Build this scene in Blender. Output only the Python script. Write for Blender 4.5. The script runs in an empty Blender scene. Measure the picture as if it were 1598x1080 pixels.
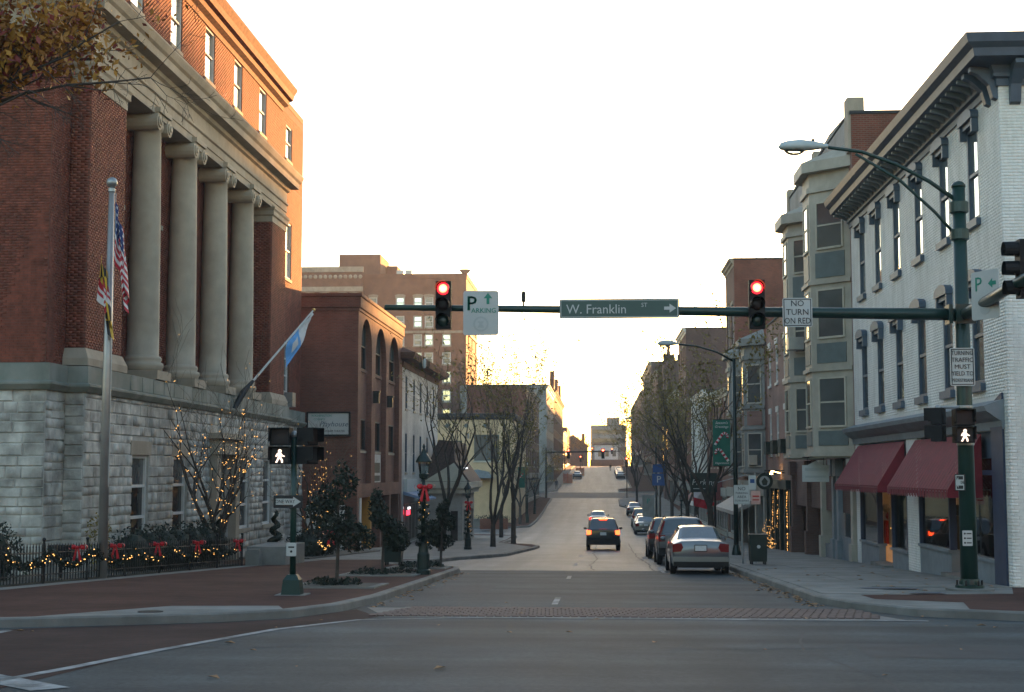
import bpy, bmesh, math, random
import numpy as np
from mathutils import Vector, Matrix
R = math.radians
random.seed(7); RNG = np.random.default_rng(7)
sc = bpy.context.scene
COL = sc.collection

# ------------------------------------------------------------------ camera
F_PX = 2200.0; EYE = 1.6
PITCH = math.atan(195 / F_PX); YAW = math.atan(136 * math.cos(PITCH) / F_PX)
cam_d = bpy.data.cameras.new('camera'); cam = bpy.data.objects.new('camera', cam_d); COL.objects.link(cam)
cam.location = (0, 0, EYE); cam.rotation_euler = (math.pi / 2 + PITCH, 0, YAW)
cam_d.sensor_fit = 'HORIZONTAL'; cam_d.sensor_width = 36; cam_d.lens = F_PX / 1598 * 36
cam_d.clip_start = .1; cam_d.clip_end = 5000
sc.camera = cam
# ------------------------------------------------------------------ light
SUN_EL, SUN_AZ = 4.2, 12.0          # azimuth measured from +Y towards +X
w = bpy.data.worlds.new('World'); sc.world = w; w.use_nodes = True
nt = w.node_tree; bg = nt.nodes['Background']
sky = nt.nodes.new('ShaderNodeTexSky'); sky.sky_type = 'NISHITA'; sky.sun_disc = False
sky.sun_elevation = R(SUN_EL); sky.sun_rotation = R(SUN_AZ)
sky.air_density = 1.0; sky.dust_density = 1.0; sky.ozone_density = 1.45; sky.altitude = 100
nt.links.new(sky.outputs[0], bg.inputs[0]); bg.inputs[1].default_value = 0.15
sd = bpy.data.lights.new('sun', 'SUN'); sun = bpy.data.objects.new('sun', sd); COL.objects.link(sun)
sd.energy = 5.0; sd.angle = R(.6); sd.color = (1, .43, .13)
sv = Vector((math.sin(R(SUN_AZ)) * math.cos(R(SUN_EL)), math.cos(R(SUN_AZ)) * math.cos(R(SUN_EL)), math.sin(R(SUN_EL))))
sun.rotation_euler = sv.to_track_quat('Z', 'Y').to_euler(); sun.location = (60, 100, 80)
sc.view_settings.view_transform = 'Standard'; sc.view_settings.look = 'None'
sc.view_settings.exposure = 2.5; sc.view_settings.gamma = 1; sc.view_settings.use_curve_mapping = False
sc.cycles.use_denoising = True
sc.cycles.max_bounces = 6; sc.cycles.diffuse_bounces = 3; sc.cycles.glossy_bounces = 3
sc.cycles.transparent_max_bounces = 12; sc.cycles.volume_bounces = 0
sc.cycles.caustics_reflective = False; sc.cycles.caustics_refractive = False

# ------------------------------------------------------------------ street profile and picture helpers
KY = [-200, 0, 80, 100, 120, 140, 165, 200, 240, 290, 340, 380, 420, 3000]
KZ = [0, 0, -2.8, -3.35, -3.6, -3.62, -3.3, -2.45, -1.35, .25, 1.9, 2.75, 3.0, 3.0]
def zr(y): return float(np.interp(y, KY, KZ))
SW = .14                                   # kerb height
def zs(y): return zr(y) + SW
_h = Vector((-math.sin(YAW), math.cos(YAW), 0)); _r = Vector((math.cos(YAW), math.sin(YAW), 0)); _z = Vector((0, 0, 1))
_f = _h * math.cos(PITCH) + _z * math.sin(PITCH); _u = _z * math.cos(PITCH) - _h * math.sin(PITCH)
def at(px, py, d):
    v = _r * ((px - 799) / F_PX) + _u * ((540 - py) / F_PX) + _f
    return v * (d / v.y) + Vector((0, 0, EYE))

# ------------------------------------------------------------------ materials
MATS = {}
def M(name, col, rough=.8, var=.18, scale=2.0, bump=0.0, bscale=30, metal=0.0, spec=.4, emit=None, es=0, dirt=.0, col2=None, coat=0):
    m = bpy.data.materials.new(name); m.use_nodes = True; MATS[name] = m
    n = m.node_tree.nodes; L = m.node_tree.links; b = n['Principled BSDF']
    b.inputs['Roughness'].default_value = rough; b.inputs['Metallic'].default_value = metal
    b.inputs['Specular IOR Level'].default_value = spec
    if coat: b.inputs['Coat Weight'].default_value = coat; b.inputs['Coat Roughness'].default_value = .06
    g = n.new('ShaderNodeNewGeometry')
    if var or col2:
        t = n.new('ShaderNodeTexNoise'); t.inputs['Scale'].default_value = scale; t.inputs['Detail'].default_value = 5
        L.new(g.outputs['Position'], t.inputs['Vector'])
        r = n.new('ShaderNodeValToRGB'); r.color_ramp.elements[0].position = .3; r.color_ramp.elements[1].position = .7
        c2 = col2 or tuple(min(1, c * (1 + var)) for c in col)
        r.color_ramp.elements[0].color = (*[c * (1 - var) for c in col], 1); r.color_ramp.elements[1].color = (*c2, 1)
        L.new(t.outputs['Fac'], r.inputs[0]); out = r.outputs[0]
        if dirt:
            t2 = n.new('ShaderNodeTexNoise'); t2.inputs['Scale'].default_value = scale * .3; t2.inputs['Detail'].default_value = 8
            t2.inputs['Roughness'].default_value = .7
            vm = n.new('ShaderNodeVectorMath'); vm.operation = 'MULTIPLY'; vm.inputs[1].default_value = (1, 1, .28)
            L.new(g.outputs['Position'], vm.inputs[0]); L.new(vm.outputs[0], t2.inputs['Vector'])
            r2 = n.new('ShaderNodeValToRGB'); r2.color_ramp.elements[0].position = .35; r2.color_ramp.elements[1].position = .6
            k = 1 - dirt; r2.color_ramp.elements[0].color = (k, k, k * .97, 1)
            L.new(t2.outputs['Fac'], r2.inputs[0])
            mx = n.new('ShaderNodeMixRGB'); mx.blend_type = 'MULTIPLY'; mx.inputs[0].default_value = 1
            L.new(out, mx.inputs[1]); L.new(r2.outputs[0], mx.inputs[2]); out = mx.outputs[0]
        L.new(out, b.inputs['Base Color'])
    else:
        b.inputs['Base Color'].default_value = (*col, 1)
    if bump:
        t3 = n.new('ShaderNodeTexNoise'); t3.inputs['Scale'].default_value = bscale; t3.inputs['Detail'].default_value = 4
        L.new(g.outputs['Position'], t3.inputs['Vector'])
        bp = n.new('ShaderNodeBump'); bp.inputs['Strength'].default_value = bump; bp.inputs['Distance'].default_value = .02
        L.new(t3.outputs['Fac'], bp.inputs['Height']); L.new(bp.outputs[0], b.inputs['Normal'])
    if emit:
        b.inputs['Emission Color'].default_value = (*emit, 1); b.inputs['Emission Strength'].default_value = es
    return m
def MBRICK(name, c1, c2, mortar, bw=.215, bh=.075, flat=False, ms=.012, rough=.85, bump=.5):
    m = bpy.data.materials.new(name); m.use_nodes = True; MATS[name] = m
    n = m.node_tree.nodes; L = m.node_tree.links; b = n['Principled BSDF']; b.inputs['Roughness'].default_value = rough
    b.inputs['Specular IOR Level'].default_value = .1 if flat else .25
    g = n.new('ShaderNodeNewGeometry'); s = n.new('ShaderNodeSeparateXYZ'); L.new(g.outputs['Position'], s.inputs[0])
    cb = n.new('ShaderNodeCombineXYZ')
    if flat:
        L.new(s.outputs[0], cb.inputs[0]); L.new(s.outputs[1], cb.inputs[1])
    else:
        a = n.new('ShaderNodeMath'); L.new(s.outputs[0], a.inputs[0]); L.new(s.outputs[1], a.inputs[1])
        L.new(a.outputs[0], cb.inputs[0]); L.new(s.outputs[2], cb.inputs[1])
    t = n.new('ShaderNodeTexBrick'); t.inputs['Scale'].default_value = 1; t.inputs['Brick Width'].default_value = bw
    t.inputs['Row Height'].default_value = bh; t.inputs['Mortar Size'].default_value = ms; t.inputs['Bias'].default_value = 0
    t.inputs['Color1'].default_value = (*c1, 1); t.inputs['Color2'].default_value = (*c2, 1); t.inputs['Mortar'].default_value = (*mortar, 1)
    L.new(cb.outputs[0], t.inputs['Vector'])
    t2 = n.new('ShaderNodeTexNoise'); t2.inputs['Scale'].default_value = .6; t2.inputs['Detail'].default_value = 8
    L.new(g.outputs['Position'], t2.inputs['Vector'])
    r2 = n.new('ShaderNodeValToRGB'); r2.color_ramp.elements[0].position = .3; r2.color_ramp.elements[1].position = .7
    r2.color_ramp.elements[0].color = (.65, .63, .62, 1); r2.color_ramp.elements[1].color = (1.1, 1.08, 1.05, 1)
    L.new(t2.outputs['Fac'], r2.inputs[0])
    mx = n.new('ShaderNodeMixRGB'); mx.blend_type = 'MULTIPLY'; mx.inputs[0].default_value = 1
    L.new(t.outputs['Color'], mx.inputs[1]); L.new(r2.outputs[0], mx.inputs[2]); L.new(mx.outputs[0], b.inputs['Base Color'])
    bp = n.new('ShaderNodeBump'); bp.inputs['Strength'].default_value = bump; bp.inputs['Distance'].default_value = .01; bp.invert = True
    L.new(t.outputs['Fac'], bp.inputs['Height']); L.new(bp.outputs[0], b.inputs['Normal'])
    return m
def MGLASS(name, tint=(.75, .8, .8), refl=.12):
    m = bpy.data.materials.new(name); m.use_nodes = True; MATS[name] = m
    n = m.node_tree.nodes; L = m.node_tree.links; n.remove(n['Principled BSDF'])
    t = n.new('ShaderNodeBsdfTransparent'); t.inputs[0].default_value = (*tint, 1)
    g = n.new('ShaderNodeBsdfGlossy'); g.inputs['Roughness'].default_value = .02
    fr = n.new('ShaderNodeFresnel'); fr.inputs[0].default_value = 1.6
    mx = n.new('ShaderNodeMixShader'); L.new(fr.outputs[0], mx.inputs[0]); L.new(t.outputs[0], mx.inputs[1]); L.new(g.outputs[0], mx.inputs[2])
    L.new(mx.outputs[0], n['Material Output'].inputs[0]); return m
def MLENS(name, hot, rim, r):
    """a lit signal lens: brightest over its bulb, by distance from the lens centre in its own coordinates"""
    m = bpy.data.materials.new(name); m.use_nodes = True; MATS[name] = m
    n = m.node_tree.nodes; L = m.node_tree.links; n.remove(n['Principled BSDF'])
    tc = n.new('ShaderNodeTexCoord'); ln = n.new('ShaderNodeVectorMath'); ln.operation = 'LENGTH'
    L.new(tc.outputs['Object'], ln.inputs[0])
    rp = n.new('ShaderNodeMapRange'); rp.inputs[1].default_value = r * .4; rp.inputs[2].default_value = r * .78
    L.new(ln.outputs['Value'], rp.inputs[0])
    mx = n.new('ShaderNodeMixRGB'); mx.inputs[1].default_value = (*hot, 1); mx.inputs[2].default_value = (*rim, 1); L.new(rp.outputs[0], mx.inputs[0])
    e = n.new('ShaderNodeEmission'); L.new(mx.outputs[0], e.inputs[0]); L.new(e.outputs[0], n['Material Output'].inputs[0]); return m

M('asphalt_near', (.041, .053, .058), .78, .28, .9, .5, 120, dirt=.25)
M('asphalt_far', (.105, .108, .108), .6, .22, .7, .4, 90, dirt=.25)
M('asphalt_patch', (.035, .04, .044), .75, .2, 2, .5, 100)
def streaks(m, sx, sy, lo, hi):
    """tyre polish: bands drawn out along the direction of travel, mixed into the colour and the gloss"""
    n = m.node_tree.nodes; L = m.node_tree.links; b = n['Principled BSDF']; src = b.inputs['Base Color'].links[0].from_socket
    g = n.new('ShaderNodeNewGeometry'); vm = n.new('ShaderNodeVectorMath'); vm.operation = 'MULTIPLY'; vm.inputs[1].default_value = (sx, sy, 0); L.new(g.outputs['Position'], vm.inputs[0])
    t = n.new('ShaderNodeTexNoise'); t.inputs['Scale'].default_value = 1; t.inputs['Detail'].default_value = 4; L.new(vm.outputs[0], t.inputs['Vector'])
    r = n.new('ShaderNodeValToRGB'); r.color_ramp.elements[0].position = .38; r.color_ramp.elements[1].position = .62; r.color_ramp.elements[0].color = (lo, lo, lo, 1); r.color_ramp.elements[1].color = (hi, hi, hi, 1); L.new(t.outputs['Fac'], r.inputs[0])
    mx = n.new('ShaderNodeMixRGB'); mx.blend_type = 'MULTIPLY'; mx.inputs[0].default_value = 1; L.new(src, mx.inputs[1]); L.new(r.outputs[0], mx.inputs[2]); sp = n.new('ShaderNodeTexNoise'); sp.inputs['Scale'].default_value = 16; sp.inputs['Detail'].default_value = 6; sp.inputs['Roughness'].default_value = .8; L.new(g.outputs['Position'], sp.inputs['Vector'])
    r3 = n.new('ShaderNodeValToRGB'); r3.color_ramp.elements[0].position = .36; r3.color_ramp.elements[1].position = .64; r3.color_ramp.elements[0].color = (.6, .6, .6, 1); r3.color_ramp.elements[1].color = (1.4, 1.4, 1.38, 1); L.new(sp.outputs['Fac'], r3.inputs[0])
    m2 = n.new('ShaderNodeMixRGB'); m2.blend_type = 'MULTIPLY'; m2.inputs[0].default_value = 1; L.new(mx.outputs[0], m2.inputs[1]); L.new(r3.outputs[0], m2.inputs[2]); L.new(m2.outputs[0], b.inputs['Base Color'])
streaks(MATS['asphalt_near'], .05, .75, .66, 1.32); streaks(MATS['asphalt_far'], .8, .02, .72, 1.28)
M('concrete', (.2, .2, .185), .85, .2, 1.6, .35, 60, dirt=.3)
M('kerb_stone', (.19, .185, .17), .85, .25, 1.5, .4, 50, dirt=.3)
M('ground_soil', (.09, .085, .07), .95, .3, 1, .3, 20)
M('white_line', (.34, .35, .345), .8, .25, 5, .2, 60, dirt=.75)
MBRICK('brick_paving', (.115, .052, .043), (.078, .038, .032), (.062, .05, .044), .21, .105, True, .01, .95)
MBRICK('brick_worn', (.08, .045, .04), (.058, .036, .033), (.055, .05, .047), .21, .105, True, .01, .95)
M('paver', (.115, .075, .064), .85, .35, 7)
M('paver_joint', (.2, .185, .165), .9, .2, 4)
M('wall_brick_red', (.2, .055, .032), .85, .38, 5.5, .25, 90, dirt=.25)
M('mortar_red', (.15, .075, .055), .95, .15, 5)
MBRICK('brick_red', (.25, .078, .048), (.17, .055, .036), (.2, .13, .1))
MBRICK('brick_brown', (.2, .085, .06), (.14, .06, .045), (.16, .11, .09))
MBRICK('brick_tan_red', (.24, .095, .07), (.18, .07, .052), (.18, .12, .095))
MBRICK('brick_pink', (.33, .19, .15), (.27, .15, .12), (.3, .22, .18))
MBRICK('brick_dark', (.17, .09, .072), (.13, .07, .058), (.15, .11, .095))
M('white_brick', (.8, .79, .74), .6, .05, 8, .25, 60, dirt=.22)
M('white_mortar', (.68, .67, .63), .8, .06, 5)
MBRICK('white_brick_far', (.6, .6, .58), (.52, .52, .5), (.42, .42, .4))
M('limestone', (.36, .305, .235), .8, .14, 1.5, .25, 40, dirt=.3)
M('limestone_green', (.23, .26, .22), .85, .25, 1.2, .25, 40, dirt=.35, col2=(.3, .3, .26))
M('rough_stone', (.48, .45, .4), .9, .5, 1.9, 1.0, 9, dirt=.45, col2=(.66, .63, .56))
M('stone_mortar', (.38, .36, .32), .95, .2, 3)
M('column_stone', (.42, .355, .275), .85, .1, 2, .15, 60, dirt=.15)
M('white_trim', (.62, .61, .58), .55, .06, 3, dirt=.15)
M('cream_trim', (.5, .46, .37), .6, .08, 3, dirt=.2)
M('bay_beige', (.42, .385, .315), .6, .1, 2.5, dirt=.2)
M('bay_green', (.12, .15, .145), .55, .12, 3)
M('bay_grey', (.25, .255, .23), .65, .12, 2.5, dirt=.25)
M('slate_blue', (.07, .1, .14), .5, .12, 3, .1, 20, dirt=.15)
M('slate_blue_light', (.2, .235, .26), .5, .12, 3, dirt=.2)
M('navy', (.03, .045, .085), .5, .15, 3)
M('roof_tar', (.05, .05, .052), .9, .2, 2)
M('shingle', (.075, .05, .043), .85, .35, 9, .5, 25)
M('tan_stucco', (.62, .46, .28), .85, .1, 1.2, .2, 40, dirt=.2)
M('grey_stucco', (.3, .29, .27), .85, .12, 1.2, .2, 40, dirt=.25)
M('pane_dark', (.008, .009, .01), .08, 0, spec=.35)
M('pane_mid', (.085, .09, .085), .05, .3, .7, spec=.9)
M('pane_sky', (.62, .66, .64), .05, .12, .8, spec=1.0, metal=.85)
M('blind', (.5, .5, .46), .7, .05, 3)
MGLASS('shop_glass', (.8, .82, .8))
MGLASS('lantern_glass', (.75, .8, .8))
M('dark_green', (.005, .018, .015), .45, .15, 4, coat=.1)
M('pole_green', (.007, .034, .027), .42, .2, 2, dirt=.2, coat=.15)
M('black_metal', (.006, .0065, .007), .45, .15, 4)
M('grey_metal', (.32, .33, .33), .4, .1, 3, metal=.7)
M('steel_pole', (.36, .34, .32), .38, .12, 2, metal=.6)
M('lamp_grey', (.42, .47, .47), .45, .1, 3)
M('bronze', (.03, .032, .035), .5, .15, 5, metal=.5)
M('gold', (.6, .36, .1), .35, .05, 2, metal=.8)
M('sign_green', (.06, .1, .085), .55, .06, 2)
M('sign_white', (.5, .51, .49), .55, .05, 2, dirt=.08)
M('sign_black', (.015, .015, .016), .5, 0)
M('sign_pgreen', (.02, .22, .15), .5, 0)
M('sign_grey', (.4, .42, .4), .55, 0)
M('sign_blue', (.02, .065, .2), .5, 0)
M('sign_pink', (.6, .36, .3), .6, .1, 3)
M('sign_red', (.5, .03, .03), .5, 0)
M('sign_orange', (.45, .2, .03), .6, .1, 4)
M('awning_red', (.18, .016, .026), .8, .2, 3, .2, 40)
M('awning_maroon', (.2, .06, .055), .8, .2, 3)
M('canopy_blue', (.16, .22, .33), .7, .15, 3)
M('bow_red', (.5, .012, .02), .5, .15, 8)
M('flag_red', (.42, .02, .035), .75, .1, 6)
M('flag_white', (.62, .6, .58), .75, .06, 6)
M('flag_blue', (.02, .035, .13), .75, .1, 6)
M('flag_yellow', (.55, .34, .03), .75, .1, 6)
M('flag_black', (.015, .015, .018), .75, 0)
M('flag_sky', (.12, .32, .62), .75, .1, 6)
M('bark', (.055, .045, .037), .9, .3, 6, .5, 30)
M('bark_grey', (.11, .092, .068), .9, .3, 6, .5, 30)
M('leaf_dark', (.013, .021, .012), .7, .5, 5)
M('leaf_olive', (.19, .15, .035), .7, .4, 3, col2=(.27, .21, .05))
M('leaf_autumn', (.36, .12, .015), .65, .4, 2.2, col2=(.46, .24, .03))
M('leaf_red', (.22, .04, .035), .65, .4, 2.5)
M('dry_leaf', (.28, .15, .06), .8, .4, 9)
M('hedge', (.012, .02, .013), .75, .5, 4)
M('bulb_warm', (1, .6, .2), .5, 0, emit=(1, .48, .13), es=.8)
M('lamp_lit', (1, .7, .3), .5, 0, emit=(1, .62, .2), es=4)
M('ped_white', (1, .9, .8), .5, 0, emit=(1, .72, .55), es=.42)
M('red_open', (1, .1, .1), .5, 0, emit=(1, .03, .06), es=.9)
M('white_lit', (1, 1, 1), .5, 0, emit=(.9, .95, 1), es=.35)
M('interior', (.3, .18, .1), .8, .4, 2, emit=(1, .45, .16), es=.045)  # room surfaces glow by themselves, in place of indoor lighting
M('interior_dark', (.05, .04, .035), .9, .3, 2)
MLENS('lens_red', (2.4, .8, .26), (1.1, .012, .02), .135)
MLENS('lens_red_far', (20, 5, 2.5), (9, .4, .2), .3)
M('lens_dark', (.012, .004, .004), .5, 0)
M('lens_dark_green', (.01, .03, .025), .25, 0)
M('tyre', (.014, .014, .015), .85, .15, 8)
M('rim', (.3, .3, .31), .35, .08, 5, metal=.8)
M('paint_silver', (.13, .142, .152), .3, .05, 3, metal=.45, coat=.6)
M('paint_black', (.012, .013, .015), .25, .05, 3, coat=.8)
M('paint_grey', (.12, .125, .13), .3, .05, 3, metal=.4, coat=.6)
M('paint_dark', (.03, .03, .034), .28, .05, 3, coat=.7)
M('paint_white', (.42, .43, .42), .35, .04, 3, coat=.5)
M('paint_beige', (.2, .195, .175), .32, .05, 3, metal=.5, coat=.6)
M('paint_blue', (.05, .08, .12), .3, .05, 3, metal=.3, coat=.6)
M('car_glass', (.05, .062, .064), .05, .1, 2, spec=1.0, coat=.5)
M('tail_red', (.16, .004, .006), .35, .1, 9, spec=.15)
M('brake_lit', (1, .1, .03), .3, 0, emit=(1, .07, .015), es=1.4)
M('brake_dim', (.6, .04, .03), .3, 0, emit=(1, .05, .03), es=.3)
M('plate_white', (.55, .56, .55), .5, .1, 20)
M('plastic_black', (.006, .006, .007), .6, .1, 5, spec=.25)
M('skin', (.35, .2, .14), .6, .05, 5)
M('cloth_black', (.015, .015, .018), .85, .2, 8)
M('cloth_blue', (.025, .05, .16), .85, .2, 8)
M('cloth_jeans', (.03, .04, .065), .85, .2, 8)
M('orange_net', (.55, .13, .05), .8, .2, 6)
M('utility_tan', (.3, .28, .25), .7, .15, 3)

# ------------------------------------------------------------------ geometry collector
class MB:
    def __init__(s): s.v = []; s.f = []; s.mi = []; s.cur = 0
    def add(s, vs, fs):
        k = len(s.v); s.v += [tuple(p) for p in vs]; s.f += [tuple(i + k for i in q) for q in fs]; s.mi += [s.cur] * len(fs); return s
    def box(s, x0, x1, y0, y1, z0, z1):
        if x0 > x1: x0, x1 = x1, x0
        if y0 > y1: y0, y1 = y1, y0
        v = [(x, y, z) for z in (z0, z1) for x, y in ((x0, y0), (x1, y0), (x1, y1), (x0, y1))]
        return s.add(v, [(3, 2, 1, 0), (4, 5, 6, 7), (0, 1, 5, 4), (1, 2, 6, 5), (2, 3, 7, 6), (3, 0, 4, 7)])
    def fbox(s, Fr, u0, u1, v0, v1, w0, w1):
        a = Fr.pt(u0, v0, w0); b = Fr.pt(u1, v1, w1); return s.box(a[0], b[0], a[1], b[1], v0, v1)
    def quad(s, a, b, c, d): return s.add([a, b, c, d], [(0, 1, 2, 3)])
    def tube(s, pts, rad, n=8, cap=True):
        pts = [Vector(p) for p in pts]
        if not hasattr(rad, '__len__'): rad = [rad] * len(pts)
        vs = []; up = None
        for i, p in enumerate(pts):
            t = (pts[min(i + 1, len(pts) - 1)] - pts[max(i - 1, 0)])
            if t.length < 1e-9: t = Vector((0, 0, 1))
            t.normalize()
            if up is None: up = t.cross(Vector((0, 1, 0)) if abs(t.y) < .9 else Vector((1, 0, 0))).normalized()
            up = (up - t * up.dot(t))
            up = up.normalized() if up.length > 1e-6 else t.orthogonal().normalized()
            q = t.cross(up)
            for k in range(n):
                an = 2 * math.pi * k / n; vs.append(p + (up * math.cos(an) + q * math.sin(an)) * rad[i])
        fs = [(i * n + k, i * n + (k + 1) % n, (i + 1) * n + (k + 1) % n, (i + 1) * n + k) for i in range(len(pts) - 1) for k in range(n)]
        if cap: fs += [tuple(range(n))[::-1], tuple((len(pts) - 1) * n + k for k in range(n))]
        return s.add(vs, fs)
    def lathe(s, prof, n=16, c=(0, 0, 0)):
        vs = [(c[0] + r * math.cos(2 * math.pi * k / n), c[1] + r * math.sin(2 * math.pi * k / n), c[2] + z) for r, z in prof for k in range(n)]
        fs = [(i * n + k, i * n + (k + 1) % n, (i + 1) * n + (k + 1) % n, (i + 1) * n + k) for i in range(len(prof) - 1) for k in range(n)]
        fs += [tuple(range(n))[::-1], tuple((len(prof) - 1) * n + k for k in range(n))]
        return s.add(vs, fs)
    def prism(s, poly, a, b, axis='y'):
        """poly: 2-D outline; axis 'y': (x,z) outline run from y=a to y=b; 'x': (y,z); 'z': (x,y)"""
        def p(q, t): return {'y': (q[0], t, q[1]), 'x': (t, q[0], q[1]), 'z': (q[0], q[1], t)}[axis]
        n = len(poly); vs = [p(q, a) for q in poly] + [p(q, b) for q in poly]
        return s.add(vs, [tuple(range(n)), tuple(range(2 * n - 1, n - 1, -1))] + [(i, i + n, (i + 1) % n + n, (i + 1) % n) for i in range(n)])
    def sweep(s, path, prof, side=1, zf=None, closed=False):
        """mitred run of a closed profile [(out, z)] along a plan path; side=1: out is to the right of travel"""
        P = [Vector((p[0], p[1])) for p in path]; n = len(P); m = len(prof); vs = []
        for i, p in enumerate(P):
            d1 = (P[i] - P[i - 1]).normalized() if i else (P[1] - P[0]).normalized()
            d2 = (P[i + 1] - P[i]).normalized() if i < n - 1 else d1
            n1 = Vector((d1.y, -d1.x)) * side; n2 = Vector((d2.y, -d2.x)) * side
            mt = n1 + n2; mt = mt / max(.3, mt.length_squared / 2)
            for o, z in prof:
                q = p + mt * o; vs.append((q.x, q.y, z + (zf(q.y) if zf else 0)))
        fs = [(i * m + k, i * m + (k + 1) % m, (i + 1) * m + (k + 1) % m, (i + 1) * m + k) for i in range(n - 1) for k in range(m)]
        fs += [tuple(range(m)), tuple((n - 1) * m + k for k in range(m - 1, -1, -1))]
        return s.add(vs, fs)
    def ball(s, c, r, n=8, m=6, sq=(1, 1, 1)):
        pr = [(math.sin(math.pi * i / m), -math.cos(math.pi * i / m)) for i in range(m + 1)]
        vs = [(c[0] + r * sq[0] * a * math.cos(2 * math.pi * k / n), c[1] + r * sq[1] * a * math.sin(2 * math.pi * k / n), c[2] + r * sq[2] * b) for a, b in pr for k in range(n)]
        return s.add(vs, [(i * n + k, i * n + (k + 1) % n, (i + 1) * n + (k + 1) % n, (i + 1) * n + k) for i in range(m) for k in range(n)])
    def mesh(s, name='mesh', smooth=False):
        me = bpy.data.meshes.new(name); me.from_pydata(s.v, [], s.f)
        if any(s.mi): me.polygons.foreach_set('material_index', s.mi)
        if smooth: me.polygons.foreach_set('use_smooth', [True] * len(s.f))
        me.update(); return me
def np_mesh(name, V, Q):
    """verts (n,3), quads (m,4)"""
    me = bpy.data.meshes.new(name); me.vertices.add(len(V)); me.vertices.foreach_set('co', np.asarray(V, np.float32).ravel())
    me.loops.add(len(Q) * 4); me.loops.foreach_set('vertex_index', np.asarray(Q, np.int32).ravel())
    me.polygons.add(len(Q)); me.polygons.foreach_set('loop_start', np.arange(0, len(Q) * 4, 4, dtype=np.int32))
    me.update(calc_edges=True); me.validate(); return me

# ------------------------------------------------------------------ scene objects
WP = {}
def thing(name, label, cat, loc=(0, 0, 0), rotz=0, group=None):
    o = bpy.data.objects.new(name, None); COL.objects.link(o); o.location = loc; o.rotation_euler = (0, 0, rotz)
    o.empty_display_size = .2; WP[o.name] = Matrix.Translation(loc) @ Matrix.Rotation(rotz, 4, 'Z')
    return tag(o, label, cat, group)
def tag(o, label, cat, group=None):
    o['label'] = label; o['category'] = cat
    if group: o['group'] = group
    return o
def setmat(me, mat):
    if not me.materials:
        for q in (mat if isinstance(mat, (list, tuple)) else [mat]): me.materials.append(MATS[q])
def part(name, mb, mat, parent=None, smooth=False, kind=None, label=None):
    """mesh given in WORLD coordinates; re-centred on its own middle"""
    me = mb.mesh(name, smooth) if isinstance(mb, MB) else mb
    setmat(me, mat)
    n = len(me.vertices); co = np.empty(n * 3, np.float32); me.vertices.foreach_get('co', co); co = co.reshape(-1, 3)
    if parent is not None: iw = WP[parent.name].inverted(); A = np.array(iw); co = co @ A[:3, :3].T + A[:3, 3]
    c = (co.min(0) + co.max(0)) / 2 if n else np.zeros(3)
    me.vertices.foreach_set('co', (co - c).astype(np.float32).ravel()); me.update()
    o = bpy.data.objects.new(name, me); COL.objects.link(o); o.location = c.tolist()
    if parent is not None: o.parent = parent; WP[o.name] = WP[parent.name] @ Matrix.Translation(c.tolist())
    else: WP[o.name] = Matrix.Translation(c.tolist())
    if kind: o['kind'] = kind
    if label: o['label'] = label
    return o
def place(name, me, parent, loc, rotz=0, scale=None, mat=None):
    """shared local mesh put at a WORLD location under a parent that itself carries no rotation unless rotz is relative"""
    if mat: setmat(me, mat)
    o = bpy.data.objects.new(name, me); COL.objects.link(o)
    m = Matrix.Translation(loc) @ Matrix.Rotation(rotz, 4, 'Z')
    if parent is not None:
        o.parent = parent; l = WP[parent.name].inverted() @ m; o.location = l.to_translation(); o.rotation_euler = l.to_euler()
    else: o.location = loc; o.rotation_euler = (0, 0, rotz)
    if scale: o.scale = scale
    WP[o.name] = m
    return o
def local(name, mb, mat, parent, smooth=False):
    """mesh given in the PARENT's own coordinates"""
    me = mb.mesh(name, smooth) if isinstance(mb, MB) else mb
    setmat(me, mat)
    n = len(me.vertices); co = np.empty(n * 3, np.float32); me.vertices.foreach_get('co', co); co = co.reshape(-1, 3)
    c = (co.min(0) + co.max(0)) / 2
    me.vertices.foreach_set('co', (co - c).ravel()); me.update()
    o = bpy.data.objects.new(name, me); COL.objects.link(o); o.parent = parent; o.location = c.tolist()
    WP[o.name] = WP[parent.name] @ Matrix.Translation(c.tolist()); return o
def copy_thing(src, loc, rotz, label=None, group=None):
    def rec(o, parent):
        c = o.copy(); COL.objects.link(c); c.parent = parent
        for k in kids.get(o.name, []): rec(k, c)
        return c
    kids = {}
    for o in COL.objects:
        if o.parent: kids.setdefault(o.parent.name, []).append(o)
    c = rec(src, None); c.location = loc; c.rotation_euler = (0, 0, rotz); WP[c.name] = Matrix.Translation(loc) @ Matrix.Rotation(rotz, 4, 'Z')
    if label: c['label'] = label
    if group: c['group'] = group
    return c
def struct(name, mb, mat, parent=None, smooth=False):
    o = part(name, mb, mat, parent, smooth)
    if parent is None: o['kind'] = 'structure'
    return o
_txt = {}
def text_mesh(s, size, mat, shear=0.0, spacing=1.0):
    k = (s, round(size, 3), mat, shear, spacing)
    if k not in _txt:
        cu = bpy.data.curves.new('lettering', 'FONT'); cu.body = s; cu.size = size; cu.align_x = 'CENTER'; cu.align_y = 'CENTER'
        cu.extrude = .003; cu.shear = shear; cu.resolution_u = 2; cu.space_character = spacing
        ob = bpy.data.objects.new('lettering', cu); 
        me = bpy.data.meshes.new_from_object(ob); bpy.data.objects.remove(ob); me.materials.clear(); me.materials.append(MATS[mat])
        me.transform(Matrix.Rotation(math.pi / 2, 4, 'X'))
        _txt[k] = me
    return _txt[k]

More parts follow.
